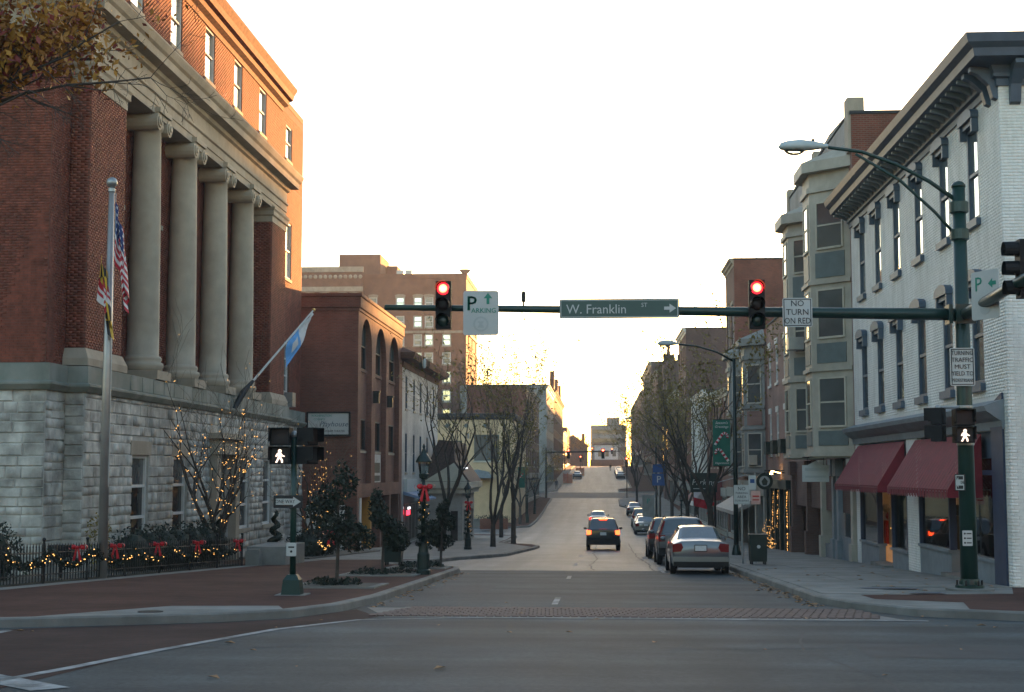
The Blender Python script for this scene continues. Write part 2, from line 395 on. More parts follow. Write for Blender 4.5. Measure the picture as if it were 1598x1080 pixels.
# wall frames: u is the world y (facades along the street) or world x (walls that face the camera)
class Fr:
    def __init__(s, kind, c): s.kind = kind; s.c = c; s.rot = {'L': -math.pi / 2, 'R': math.pi / 2, 'S': math.pi}[kind]
    def pt(s, u, v, w=0):
        if s.kind == 'L': return (s.c + w, u, v)
        if s.kind == 'R': return (s.c - w, u, v)
        return (u, s.c - w, v)
def wall_add(mb, fr, u0, u1, v0, v1, holes=(), depth=.3):
    us = sorted({u0, u1} | {min(max(h[i], u0), u1) for h in holes for i in (0, 1)})
    vs = sorted({v0, v1} | {min(max(h[i], v0), v1) for h in holes for i in (2, 3)})
    for a, b in zip(us, us[1:]):
        run = None
        for c, d in zip(vs, vs[1:]):
            m, q = (a + b) / 2, (c + d) / 2
            if any(h[0] < m < h[1] and h[2] < q < h[3] for h in holes): continue
            mb.quad(fr.pt(a, c), fr.pt(b, c), fr.pt(b, d), fr.pt(a, d))
    for h in holes:
        a, b, c, d = h[:4]; dp = h[4] if len(h) > 4 else depth
        mb.quad(fr.pt(a, c), fr.pt(a, d), fr.pt(a, d, -dp), fr.pt(a, c, -dp)); mb.quad(fr.pt(b, c), fr.pt(b, d), fr.pt(b, d, -dp), fr.pt(b, c, -dp))
        mb.quad(fr.pt(a, c), fr.pt(b, c), fr.pt(b, c, -dp), fr.pt(a, c, -dp)); mb.quad(fr.pt(a, d), fr.pt(b, d), fr.pt(b, d, -dp), fr.pt(a, d, -dp))
    return mb
_wm = {}
def window(th, fr, u, v, w, h, fmat='white_trim', pmat='pane_dark', sill=None, lintel=None, r=.14, rails=1, mull=0, blind=0, ft=.07, arch=0, surround=0):
    """a sash window at bottom middle (u, v) of a wall: frame > panes, sill, lintel"""
    rot = fr.rot; loc = fr.pt(u, v)
    def shared(key, build, mat, smooth=False):
        key = key + (mat,)
        if key not in _wm:
            mb = MB(); build(mb); me = mb.mesh(key[0], smooth); setmat(me, mat); _wm[key] = me
        return _wm[key]
    def frame(mb):
        a = w / 2
        mb.box(-a, -a + ft, -r - .06, -r + .05, 0, h); mb.box(a - ft, a, -r - .06, -r + .05, 0, h)
        mb.box(-a + ft, a - ft, -r - .06, -r + .05, 0, ft)
        if not arch: mb.box(-a + ft, a - ft, -r - .06, -r + .05, h - ft, h)
        for k in range(rails):
            z = h * (k + 1) / (rails + 1); mb.box(-a + ft, a - ft, -r - .05, -r + .035, z - ft * .45, z + ft * .45)
        for k in range(mull):
            x = -a + w * (k + 1) / (mull + 1); mb.box(x - .02, x + .02, -r - .045, -r + .02, ft, h - ft)
        if surround: mb.box(-a - surround, -a, 0, .04, -.0, h); mb.box(a, a + surround, 0, .04, 0, h)
    o = place('window', shared(('window', w, h, r, rails, mull, ft, arch, surround), frame, fmat), th, loc, rot)
    n = rails + 1
    for k in range(n):
        def pane(mb, k=k): mb.box(-w / 2 + ft * .5, w / 2 - ft * .5, -r - .03 - .012 * (k % 2), -r - .02 - .012 * (k % 2), h * k / n + .002, h * (k + 1) / n - .002)
        pm = pmat[k % len(pmat)] if isinstance(pmat, (list, tuple)) else pmat
        place('pane', shared(('pane', w, h, r, k, n, ft), pane, pm), o, loc, rot)
    if blind:
        def bl(mb): mb.box(-w / 2 + ft, w / 2 - ft, -r - .016, -r - .012, h * (1 - blind), h - ft)
        place('blind', shared(('blind', w, h, r, blind), bl, 'blind'), o, loc, rot)
    if sill:
        sm, sh, sp = sill
        def sl(mb): mb.box(-w / 2 - .08 - surround, w / 2 + .08 + surround, -r, sp, -sh, -.002)
        place('sill', shared(('sill', w, sh, sp, r, surround), sl, sm), o, loc, rot)
    if lintel:
        lm, lh, lp, style = lintel
        def ln(mb):
            a = w / 2 + .06 + surround
            if style == 'flat': mb.box(-a, a, -.02, lp, h + .002, h + lh)
            elif style == 'hood':      # moulded hood with a low segmental top on two small brackets
                top = [(a * 1.12 * math.cos(t), h + lh * .55 + lh * .45 * math.sin(t)) for t in np.linspace(0, math.pi, 9)]
                mb.prism([(-a * 1.12, h + lh * .3)] + [(a * 1.12, h + lh * .3)] + top, -.02, lp)
                mb.box(-a, a, -.02, lp * .6, h + .002, h + lh * .3)
                for sx in (-1, 1): mb.box(sx * (a - .09), sx * (a + .03), -.02, lp * .85, h - .22, h + lh * .3)
        place('lintel', shared(('lintel', w, h, lh, lp, style, surround), ln, lm), o, loc, rot)
    return o
def pieces(th, fr, u0, u1, v0, v1, holes, mat, bw, bh, gap, proud, n_single, name, stuff, seed=1, rnd=0, parent_kind=None, key=None, chamfer=0.0):
    """masonry laid course by course; the nearest n_single pieces are objects of their own, the rest one joined part"""
    rg = random.Random(seed); out = []; v = v0; row = 0
    while v < v1 - .02:
        hh = bh if not rnd else bh * rg.uniform(.75, 1.35)
        hh = min(hh, v1 - v)
        if v1 - v - hh < bh * .3: hh = v1 - v
        iv = [(u0, u1)]
        for h in holes:
            if h[2] < v + hh - .01 and h[3] > v + .01:
                nv = []
                for a, b in iv:
                    if h[1] <= a or h[0] >= b: nv.append((a, b)); continue
                    if h[0] > a: nv.append((a, h[0]))
                    if h[1] < b: nv.append((h[1], b))
                iv = nv
        for a, b in iv:
            if rnd:
                u = a
                while u < b - .01:
                    ww = bw * rg.uniform(.55, 1.5)
                    if b - u - ww < bw * .4: ww = b - u
                    out.append((u + gap / 2, u + ww - gap / 2, v + gap / 2, v + hh - gap / 2, proud * rg.uniform(.4, 1.6))); u += ww
            else:
                k = math.floor((a - (row % 2) * bw / 2) / bw); 
                while True:
                    ua = k * bw + (row % 2) * bw / 2; ub = ua + bw; k += 1
                    if ua >= b: break
                    ua = max(ua, a); ub = min(ub, b)
                    if ub - ua > .05: out.append((ua + gap / 2, ub - gap / 2, v + gap / 2, v + hh - gap / 2, proud * rg.uniform(.8, 1.2)))
        v += hh; row += 1
    return out
def pieces_build(th, lst, mat, n_single, name, stuff, chamfer=0.0, zpref=1.0):
    """lst: [(frame, (u0,u1,v0,v1,w))]"""
    def dist(it):
        f, b = it; p = f.pt((b[0] + b[1]) / 2, (b[2] + b[3]) / 2); return (p[0] ** 2 + p[1] ** 2 + (p[2] - EYE) ** 2 * zpref) / max(1e-3, (b[1] - b[0]) * (b[3] - b[2])) * (.25 if False else 1)
    lst = sorted(lst, key=dist); single, rest = lst[:n_single], lst[n_single:]
    mb = MB(); c = chamfer
    mb.add([(-.5, 0, -.5), (.5, 0, -.5), (.5, 0, .5), (-.5, 0, .5), (-.5 + c, 1, -.5 + c * 1.6), (.5 - c, 1, -.5 + c * 1.6), (.5 - c, 1, .5 - c * 1.6), (-.5 + c, 1, .5 - c * 1.6)],
           [(4, 5, 6, 7), (0, 1, 5, 4), (1, 2, 6, 5), (2, 3, 7, 6), (3, 0, 4, 7)])
    me = mb.mesh(name); setmat(me, mat)
    for f, b in single:
        place(name, me, th, f.pt((b[0] + b[1]) / 2, (b[2] + b[3]) / 2), f.rot, (b[1] - b[0], b[4], b[3] - b[2]))
    if rest:
        V = np.zeros((len(rest) * 8, 3)); 
        base = np.array([(4, 5, 6, 7), (0, 1, 5, 4), (1, 2, 6, 5), (2, 3, 7, 6), (3, 0, 4, 7)])
        for i, (f, (a, b, z0, z1, w_)) in enumerate(rest):
            cu, cv = (b - a) * c, (z1 - z0) * c * 1.6
            V[i * 8:i * 8 + 8] = [f.pt(a, z0), f.pt(b, z0), f.pt(b, z1), f.pt(a, z1), f.pt(a + cu, z0 + cv, w_), f.pt(b - cu, z0 + cv, w_), f.pt(b - cu, z1 - cv, w_), f.pt(a + cu, z1 - cv, w_)]
        Q = (base[None] + (np.arange(len(rest)) * 8)[:, None, None]).reshape(-1, 4)
        part(stuff, np_mesh(stuff, V, Q), mat, th, kind='stuff')
def sheet(poly, zoff, thick=0, step=2.5):
    """a flat outline laid on the street profile (and closed down the sides by 'thick')"""
    bm = bmesh.new(); f = bm.faces.new([bm.verts.new((x, y, 0)) for x, y in poly])
    ys = [p[1] for p in poly]; y = math.ceil(min(ys) / step) * step
    far = [k for k in KY if min(ys) < k < max(ys)]
    cuts = set(far)
    while y < max(ys):
        cuts.add(y); y += step if y < 80 else step * 4
    for c in sorted(cuts):
        bmesh.ops.bisect_plane(bm, geom=bm.verts[:] + bm.edges[:] + bm.faces[:], plane_co=(0, c, 0), plane_no=(0, 1, 0), dist=1e-5)
    bmesh.ops.triangulate(bm, faces=[f for f in bm.faces if len(f.verts) > 4])
    for v in bm.verts: v.co.z = zr(v.co.y) + zoff
    if thick:
        ed = [e for e in bm.edges if e.is_boundary]
        g = bmesh.ops.extrude_edge_only(bm, edges=ed)
        for v in [x for x in g['geom'] if isinstance(x, bmesh.types.BMVert)]: v.co.z -= thick
    bmesh.ops.recalc_face_normals(bm, faces=bm.faces)
    me = bpy.data.meshes.new('sheet'); bm.to_mesh(me); bm.free(); return me
# ================================================================== SETTING
ys_g = [-60] + list(range(0, 440, 10)) + [600, 760]
mb = MB(); xs_g = [-320, -160, -60, -20, 0, 20, 60, 160, 320]
for y0, y1 in zip(ys_g, ys_g[1:]):
    for x0, x1 in zip(xs_g, xs_g[1:]):
        mb.quad((x0, y0, zr(y0) - .03), (x1, y0, zr(y0) - .03), (x1, y1, zr(y1) - .03), (x0, y1, zr(y1) - .03))
struct('ground', mb, 'ground_soil')
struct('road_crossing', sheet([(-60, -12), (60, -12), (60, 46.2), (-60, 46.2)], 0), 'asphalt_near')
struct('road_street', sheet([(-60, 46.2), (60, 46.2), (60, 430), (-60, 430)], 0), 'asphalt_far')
struct('road_patch', sheet([(-60, 205), (60, 205), (60, 224), (-60, 224)], .004), 'asphalt_patch')
struct('road_patch', sheet([(2.1, 51), (4.2, 51), (4.2, 57), (2.4, 57.5)], .004), 'asphalt_patch')
KL1 = [(-60, 20.0), (-14, 20.3), (-8.9, 20.8), (-7.3, 21.5), (-5.95, 22.3), (-5.1, 23.3), (-4.6, 25), (-4.36, 28), (-4.36, 44), (-4.6, 45.6), (-5.4, 46.8), (-6.9, 47.8), (-7.3, 49), (-7.2, 51.5), (-6.4, 53.5),
       (-5.7, 58), (-4.8, 61.5), (-4.2, 64.5), (-3.6, 80), (-3.55, 83.5), (-3.9, 86), (-5.4, 88.5), (-6.2, 91), (-6.3, 108), (-7.5, 111), (-12, 112), (-60, 112.2)]
KL2 = [(-60, 128), (-12, 128.2), (-8, 129.5), (-6.5, 132), (-6.4, 146), (-6.8, 203), (-8.5, 206), (-60, 207)]
KL3 = [(-60, 226), (-8.5, 226.5), (-6.8, 229), (-6.8, 420), (-60, 420)]
KR1 = [(60, 22.4), (12, 22.9), (7.2, 23.4), (5.4, 24.6), (4.6, 26.4), (4.28, 28.6), (4.28, 92), (5.2, 97), (5.2, 172), (3.4, 177), (2.6, 182), (2.7, 200), (4.5, 204), (60, 205)]
KR2 = [(60, 224), (4.6, 224.5), (3.1, 227), (3.1, 234), (5.4, 240), (5.4, 420), (60, 420)]
SWL = {}
for nm, k, sd_, m_ in (('sidewalk_left', KL1, 1, 'brick_paving'), ('sidewalk_left', KL2, 1, 'brick_paving'), ('sidewalk_left', KL3, 1, 'concrete'), ('sidewalk_right', KR1, -1, 'concrete'), ('sidewalk_right', KR2, -1, 'brick_paving')):
    o = struct(nm, sheet(k, SW, SW + .02), m_); SWL.setdefault(nm, o)
    # kerb stones: a dressed strip with a rounded nose standing on the gutter
    path = []
    for (a, b) in zip(k, k[1:]):
        n = max(1, int(math.dist(a, b) / 6)); path += [(a[0] + (b[0] - a[0]) * i / n, a[1] + (b[1] - a[1]) * i / n) for i in range(n)]
    path.append(k[-1])
    kb = MB().sweep(path, [(-.16, -.03), (.035, -.03), (.025, SW - .02), (0, SW + .006), (-.16, SW + .006)], sd_, zr)
    struct('kerb', kb, 'kerb_stone')
# concrete infill in the brick pavement: kerb ramp, verge strip along the garden, tree-pit frames
struct('kerb_ramp', sheet([(-8.6, 21.1), (-7.3, 21.72), (-5.95, 22.55), (-5.25, 23.4), (-5.5, 24.2), (-7.3, 24.0)], SW + .004), 'concrete')
struct('path_strip', sheet([(-30, 28.0), (-12.5, 28.6), (-11.0, 45.3), (-10.2, 52), (-10.9, 52), (-11.5, 45.4), (-13.0, 29.3), (-30, 28.8)], SW + .004), 'concrete')
struct('path_strip', sheet([(-12, 52), (-6.5, 53.6), (-5.8, 58), (-4.9, 61.5), (-4.4, 64.5), (-3.85, 80), (-5.8, 88.4), (-6.5, 91), (-6.6, 108), (-12, 109)], SW + .004), 'concrete')
struct('brick_corner', sheet([(60, 22.7), (12, 23.2), (7.3, 23.75), (6.2, 24.4), (6.6, 26.4), (5.2, 27.4), (5.2, 28.9), (8.4, 29.6), (9.2, 32.5), (60, 32.4)], SW + .004), 'brick_paving')
mb = MB().lathe([(.2, 0), (.2, .012), (.17, .016)], 20, (-7.15, 22.35, zs(22.35) + .004))
tag(part('manhole_cover', mb, 'black_metal'), 'round dark manhole cover set in the pale kerb ramp', 'manhole cover')
# paving slabs of the right pavement, each a slab with open joints
for iy in range(22):
    for ix in range(3):
        y0 = 29.2 + iy * 1.62; x0 = 4.5 + ix * 1.58
        if y0 < 31 and ix > 0: continue
        part('paving_slab', sheet([(x0, y0), (x0 + 1.565, y0), (x0 + 1.565, y0 + 1.6), (x0, y0 + 1.6)], SW + .012 + random.uniform(0, .006), .03), 'concrete', SWL['sidewalk_right'])
for x, y, a, b in ((6.3, 29.2, .7, .5), (5.7, 31.2, 1.2, .55)):
    tag(part('utility_cover', sheet([(x, y), (x + a, y), (x + a, y + b), (x, y + b)], SW + .026), 'slate_blue'), 'blue-grey utility plate in the pavement, %s' % ('nearest the mast arm pole' if y < 30 else 'farther from the mast arm pole'), 'utility cover', 'utility plates in the right pavement')
# crosswalks: brick setts between white lines
cw = struct('crosswalk', sheet([(-3.6, 23.75), (5.0, 23.55), (4.5, 26.0), (-4.3, 26.2)], .004), 'paver_joint')
mbp = MB(); n_single = 0
unit = MB().box(-.5, .5, -.5, .5, 0, 1).mesh('brick'); setmat(unit, 'paver'); rest = MB()
rows = [23.86 + .3 * k for k in range(8)]
for ri, y in enumerate(rows):
    xx = -3.9 + .06 * ri
    while xx < 4.6:
        bx, by = xx + .07, y + .14
        if n_single < 300 and ri < 5 and xx > -3.4:
            place('brick', unit, cw, (bx, by, zr(by) + .006), 0, (.118, .272, .012 + random.uniform(0, .006))); n_single += 1
        else:
            z = zr(by); rest.box(bx - .059, bx + .059, by - .136, by + .136, z + .006, z + .018 + random.uniform(0, .006))
        xx += .142
part('brickwork', rest, 'paver', cw, kind='stuff')
struct('crosswalk', sheet([(-8.4, 10), (-5.9, 10), (-5.45, 17.4), (-4.8, 20.8), (-3.9, 22.9), (-3.7, 23.7), (-4.4, 25.6), (-5.0, 23.1), (-5.9, 22.1), (-7.2, 21.35), (-8.6, 20.6)], .004), 'brick_worn')
def strip(pts, wd, z=.008):
    L = [Vector(p) for p in pts]; a = []; b = []
    for i, p in enumerate(L):
        t = (L[min(i + 1, len(L) - 1)] - L[max(0, i - 1)]).normalized(); n = Vector((-t.y, t.x)) * wd / 2; a.append((p + n)[:]); b.append((p - n)[:])
    return sheet([q[:2] for q in a] + [q[:2] for q in b[::-1]], z)
for pts, wd in (([(-6.0, 13.9), (-5.75, 15.2), (-5.43, 17.4), (-4.77, 20.8), (-3.89, 22.9), (-2.2, 23.6), (0, 23.6), (3, 23.5), (5.3, 23.45)], .15),
                ([(-3.6, 26.25), (-1.5, 26.25), (1, 26.15), (4.4, 26.1)], .15), ([(-8.6, 11), (-8.5, 17), (-8.55, 20.2)], .15),
                ([(-6.6, 14.6), (-5.2, 13.3)], .4)):
    struct('road_marking', strip(pts, wd), 'white_line')
for y in (27.4, 39.6, 52, 64, 88, 100, 112):
    struct('road_marking', strip([(-.87, y), (-.87, y + 2.6 if y < 30 else y + 2)], .12, .006), 'white_line')
struct('road_marking', strip([(2.0, 44.3), (2.0, 49.5)], .11, .006), 'white_line')
struct('road_marking', strip([(1.95, 60), (1.95, 64)], .1, .006), 'white_line')
for sd_, pts, wd in ((1, [(-.2, 46.5), (-.35, 52), (-.1, 60), (-.3, 70), (-.2, 84), (-.25, 110)], .05), (2, [(1.7, 46.3), (1.85, 54), (1.7, 62), (1.75, 76), (1.9, 95)], .06), (3, [(-6, 17.6), (-2, 18.4), (1.5, 18.1), (5, 18.9), (11, 18.6)], .045),
                     (4, [(2.6, 12), (2.9, 15), (2.5, 18), (3.0, 21.5), (2.8, 23.3)], .035), (5, [(-2.9, 27), (-2.6, 31), (-3.1, 36), (-2.7, 41), (-2.9, 46)], .04), (6, [(1.1, 26.5), (1.0, 30), (1.3, 36), (1.1, 45.8)], .035)):
    rq = random.Random(sd_); fine = []
    for (a, b) in zip(pts, pts[1:]):
        n = max(2, int(math.dist(a, b) / .7)); fine += [(a[0] + (b[0] - a[0]) * i / n + rq.gauss(0, .03), a[1] + (b[1] - a[1]) * i / n + rq.gauss(0, .03)) for i in range(n)]
    struct('road_seam', strip(fine, wd, .003), 'asphalt_patch')
struct('road_patch', sheet([(3.2, 17.2), (6.4, 17.0), (6.5, 18.9), (3.3, 19.1)], .003), 'asphalt_patch'); struct('road_patch', sheet([(-3.9, 32), (-2.6, 31.8), (-2.5, 35.4), (-3.85, 35.6)], .003), 'asphalt_patch')
# fallen leaves: drifts in the gutter, singles on the road
def litter(name, n, fn, size=.06):
    V = []; Q = []
    for i in range(n):
        x, y, z = fn(); s = size * random.uniform(.6, 1.5); an = random.uniform(0, 6.3); t = random.uniform(-.25, .25)
        k = len(V)
        for cx, cy in ((-1, 0), (0, -.6), (1, 0), (0, .6)):
            V.append((x + s * (cx * math.cos(an) - cy * math.sin(an)), y + s * (cx * math.sin(an) + cy * math.cos(an)), z + .012 + s * .4 * abs(cy) + t * s * cx * .3))
        Q.append((k, k + 1, k + 2, k + 3))
    o = part(name, np_mesh(name, np.array(V), np.array(Q)), 'dry_leaf'); o['kind'] = 'stuff'; o['label'] = 'dry brown leaves fallen along the gutters and scattered on the road'; o['category'] = 'leaves'
def fn():
    t = random.random()
    if t < .5: y = random.uniform(27, 44); return (4.2 - abs(random.gauss(0, .16)), y, zr(y))
    if t < .72: y = random.uniform(26, 44); return (-4.28 + abs(random.gauss(0, .15)), y, zr(y))
    if t < .8: x = random.uniform(-14, -8); y = 20.25 - abs(random.gauss(0, .2)); return (x, y, zr(y))
    if t < .9: y = random.uniform(9, 28); return (random.uniform(-5, 7), y, zr(y) + .004)
    y = random.uniform(28, 48); return (random.uniform(4.6, 9), y, zs(y) + .02)
litter('leaf_litter', 340, fn)

# ================================================================== CIVIC BUILDING (left)
T = thing('civic_building', 'red brick civic building with four stone columns above a rough stone base', 'building', (-14, 52, zs(52)))
XM, XP, XC = -14.5, -13.95, -14.85           # main wall, piers, wall behind the columns
fM, fP, fC = Fr('L', XM), Fr('L', XP), Fr('L', XC); fS = Fr('S', 36.1); fJ = Fr('S', 37.4); fJ2 = Fr('S', 59.0)
D0, D1, D2, D3, D4, DE = 36.1, 37.4, 40.3, 59.0, 61.7, 67.7
ZL, ZB = 4.45, -2.6
w4 = [(d, 16.15, 1.2, 1.95) for d in (42.6, 46.75, 50.95, 55.1, 59.3)] + [(64.5, 16.15, 1.2, 1.6)]
h4 = [(d - a / 2, d + a / 2, z, z + b) for d, z, a, b in w4]
wc = [(d, z, 1.6, b) for d in (41.9, 45.75, 49.7, 53.7, 57.35) for z, b in ((4.9, 3.3), (9.9, 2.75))]
hc = [(d - a / 2, d + a / 2, z, z + b) for d, z, a, b in wc]
ww = [(64.6, 5.25, 1.35, 2.35), (64.6, 10.55, 1.35, 2.65)]
hw = [(d - a / 2, d + a / 2, z, z + b) for d, z, a, b in ww]
mb = MB()
wall_add(mb, fM, D0, DE, 14.6, 18.6, h4); wall_add(mb, fM, D0, D1, ZL, 14.6); wall_add(mb, fM, D4, DE, ZL, 14.6, hw)
wall_add(mb, fP, D1, D2, ZL, 13); wall_add(mb, fP, D3, D4, ZL, 13); wall_add(mb, fC, D2, D3, ZL, 13.2, hc)
wall_add(mb, fS, -30, XM, ZL, 18.6); wall_add(mb, fJ, XM, XP, ZL, 13); wall_add(mb, fJ2, XC, XP, ZL, 13)
mb.quad((XC, D2, ZL), (XP, D2, ZL), (XP, D2, 13), (XC, D2, 13)); mb.quad((XM, D4, ZL), (XP, D4, ZL), (XP, D4, 13), (XM, D4, 13))
mb.quad((XM, DE, ZB), (-30, DE, ZB), (-30, DE, 18.6), (XM, DE, 18.6)); mb.quad((-30, D0, ZB), (-30, DE, ZB), (-30, DE, 18.6), (-30, D0, 18.6))
part('wall', mb, 'mortar_red', T)
mb = MB(); mb.box(-30, XM - .1, D0 + .1, DE - .1, 18.55, 18.7); part('roof', mb, 'roof_tar', T)
L = []
for f, a, b, c, d, hs in ((fM, D0, DE, 15.0, 18.3, h4), (fM, D0, D1, ZL, 14.5, ()), (fM, D4, DE, ZL, 14.9, hw), (fP, D1, D2, ZL + .5, 12.6, ()), (fP, D3, D4, ZL + .5, 12.6, ()), (fC, D2, D3, ZL, 13.0, hc),
                          (fS, -22, XM, ZL, 14.5, ()), (fS, -22, XM, 15, 18.3, ()), (fJ, XM, XP, ZL + .5, 12.6, ()), (fJ2, XC, XP, ZL + .5, 12.6, ())):
    L += [(f, q) for q in pieces(T, f, a, b, c, d, hs, None, .215, .075, .011, .009, 0, 'brick', '')]
pieces_build(T, L, 'wall_brick_red', 300, 'brick', 'brickwork')
for d, z, a, b in w4: window(T, fM, d, z, a, b, 'white_trim', 'pane_sky', ('limestone', .14, .06), None, r=.07)
for d, z, a, b in wc: window(T, fC, d, z, a, b, 'white_trim', ('pane_dark', 'pane_mid'), ('limestone', .16, .08), None, rails=2 if z < 6 else 1, blind=.25 if z < 6 else 0)
window(T, fM, *ww[0][:2], *ww[0][2:], 'white_trim', 'pane_mid', ('limestone', .14, .06), rails=2)
window(T, fM, *ww[1][:2], *ww[1][2:], 'white_trim', ('blind', 'pane_sky'), ('limestone', .14, .06), r=.07)
# entablature, top cornice, base ledge, pier feet
ent = [(-.95, 12.88), (0, 12.88), (0, 13.12), (.035, 13.14), (.035, 13.42), (.1, 13.46), (.1, 13.54), (.03, 13.58), (.03, 14.02), (.14, 14.08), (.17, 14.2), (.48, 14.26), (.5, 14.5), (.58, 14.58), (.66, 14.78), (.66, 14.84), (-.95, 15.0)]
part('entablature', MB().sweep([(-22, D0), (XM, D0), (XM, D1), (XP, D1), (XP, D4), (XM, D4)], ent, 1), 'limestone', T)
top = [(-.3, 18.12), (.05, 18.12), (.09, 18.3), (.3, 18.38), (.34, 18.55), (.5, 18.6), (.55, 18.82), (.7, 19.05), (.7, 19.12), (-.3, 19.2)]
part('cornice', MB().sweep([(-22, D0), (XM, D0), (XM, 63.1)], top, 1), 'wall_brick_red', T, label='sunlit moulded top cornice')
part('parapet', MB().box(XM - .5, XM + .001, 63.2, DE, 18.62, 18.9), 'brick_red', T)
dp = MB(); y = 37.3
led = [(-.9, 3.72), (.1, 3.72), (.22, 3.86), (.22, 3.92), (.12, 3.96), (.12, 4.42), (-.9, 4.5)]
part('base_ledge', MB().sweep([(-22, D0 - .15), (XM + .1, D0 - .15), (XM + .1, D1 - .15), (XP + .1, D1 - .15), (XP + .1, D4 + .1), (XM + .15, D4 + .1), (XM + .15, DE)], led, 1), 'limestone_green', T)
for a, b in ((D1, D2), (D3, D4)):
    part('pier_foot', MB().sweep([(XM if a == D1 else XC, a), (XP, a), (XP, b), (XC, b)], [(-.2, ZL), (.16, ZL), (.16, ZL + .2), (.1, ZL + .34), (.04, ZL + .48), (-.2, ZL + .5)], 1), 'limestone', T)
    part('pier_cap', MB().sweep([(XM if a == D1 else XC, a), (XP, a), (XP, b), (XC, b)], [(-.2, 12.25), (.03, 12.25), (.03, 12.5), (.1, 12.55), (.1, 12.72), (.15, 12.8), (.15, 12.875), (-.2, 12.875)], 1), 'limestone', T)
y = 40.6
while y < 59:                                         # balustrade blocks between the column plinths
    part('ledge_block', MB().box(XP - .1, XP + .24, y, y + 1.0, 3.98, 4.4), 'limestone_green', T); y += 1.06
cm = MB(); H = 12.86 - 4.5
cm.lathe([(.62, .0), (.62, .1), (.66, .16), (.64, .26), (.56, .3), (.6, .38), (.57, .46), (.5, .5)] + [(.5 - .075 * (t ** 1.6), .5 + (H - 1.15) * t) for t in np.linspace(0, 1, 10)] + [(.47, H - .62), (.5, H - .5), (.5, H - .3)], 28)
colm = cm.mesh('column', True); setmat(colm, 'column_stone')
pm = MB().box(-.72, .72, -.72, .72, -.28, 0).mesh('plinth'); setmat(pm, 'limestone')
cap = MB(); cap.box(-.6, .6, -.62, .62, H - .16, H); cap.box(-.52, .52, -.6, .6, H - .34, H - .162)
for s in (-1, 1):
    for k, (rr, xx) in enumerate(((.27, .55), (.19, .59), (.1, .63))): cap.tube([(-xx, s * .52, H - .46), (xx, s * .52, H - .46)], rr, 14)
capm = cap.mesh('capital'); setmat(capm, 'column_stone')
for d in (43.6, 47.65, 51.7, 55.75):
    o = place('column', colm, T, (-14.38, d, 4.72)); place('plinth', pm, o, (-14.38, d, 4.72)); place('capital', capm, o, (-14.38, d, 4.72))
# stone base
XB = XP + .1; fB, fBm, fBS, fBJ, fBw = Fr('L', XB), Fr('L', XM + .1), Fr('S', D0 - .15), Fr('S', D1 - .15), Fr('L', XM + .15)
wb = [(42.0, -.72, 1.6, 2.8), (46.1, -.72, 1.6, 2.8), (54.6, -.62, 1.6, 2.75), (58.4, -.6, 1.6, 2.72)]
hb = [(d - a / 2, d + a / 2, z, z + b) for d, z, a, b in wb] + [(50.1, 52.3, -2.6, 2.2, .9)]
mb = MB(); wall_add(mb, fB, D1 - .15, D4 + .1, ZB, 3.72, hb, .45); wall_add(mb, fBm, D0 - .15, D1 - .15, ZB, 3.72); wall_add(mb, fBw, D4 + .1, DE, ZB, 3.72)
wall_add(mb, fBS, -24, XM + .1, ZB, 3.72); wall_add(mb, fBJ, XM + .1, XB, ZB, 3.72)
part('base_wall', mb, 'stone_mortar', T)
L = []
for i, (f, a, b, hs) in enumerate(((fB, D1 - .15, D4 + .1, [(h[0] - (.0 if k < 4 else .5), h[1] + (.0 if k < 4 else .5), h[2], h[3] + (.42 if k < 4 else .7)) for k, h in enumerate(hb)]), (fBm, D0 - .15, D1 - .15, ()), (fBw, D4 + .1, DE, ()), (fBS, -21, XM + .1, ()), (fBJ, XM + .1, XB, ()))):
    L += [(f, q) for q in pieces(T, f, a, b, -2.0, 3.72, hs, None, .62, .27, .022, .032, 0, 'stone', '', seed=i + 3, rnd=1)]
pieces_build(T, L, 'rough_stone', 300, 'stone', 'stonework', chamfer=.045)
for d, z, a, b in wb:
    window(T, fB, d, z, a, b, 'white_trim', ('pane_dark', 'pane_dark', 'pane_mid'), ('limestone', .16, .07), None, r=.12, rails=2, ft=.1)
    part('keystone', MB().fbox(fB, d - .95, d + .95, z + b + .005, z + b + .42, 0, .035), 'limestone', T)
# entrance
en = part('entrance', MB().fbox(fB, 49.6, 50.1, -1.85, 2.2, 0, .3).fbox(fB, 52.3, 52.8, -1.85, 2.2, 0, .3).fbox(fB, 49.5, 52.9, 2.202, 2.75, 0, .38).fbox(fB, 49.3, 53.1, 2.752, 2.95, 0, .55), 'limestone', T)
part('door', MB().fbox(fB, 50.12, 52.28, -1.8, 1.2, -.85, -.8), 'navy', en)
part('transom', MB().fbox(fB, 50.12, 52.28, 1.22, 2.18, -.85, -.8), 'pane_dark', en)
# window air conditioner
part('air_conditioner', MB().fbox(fM, 64.0, 64.7, 4.55, 5.2, 0, .45), 'grey_metal', T)
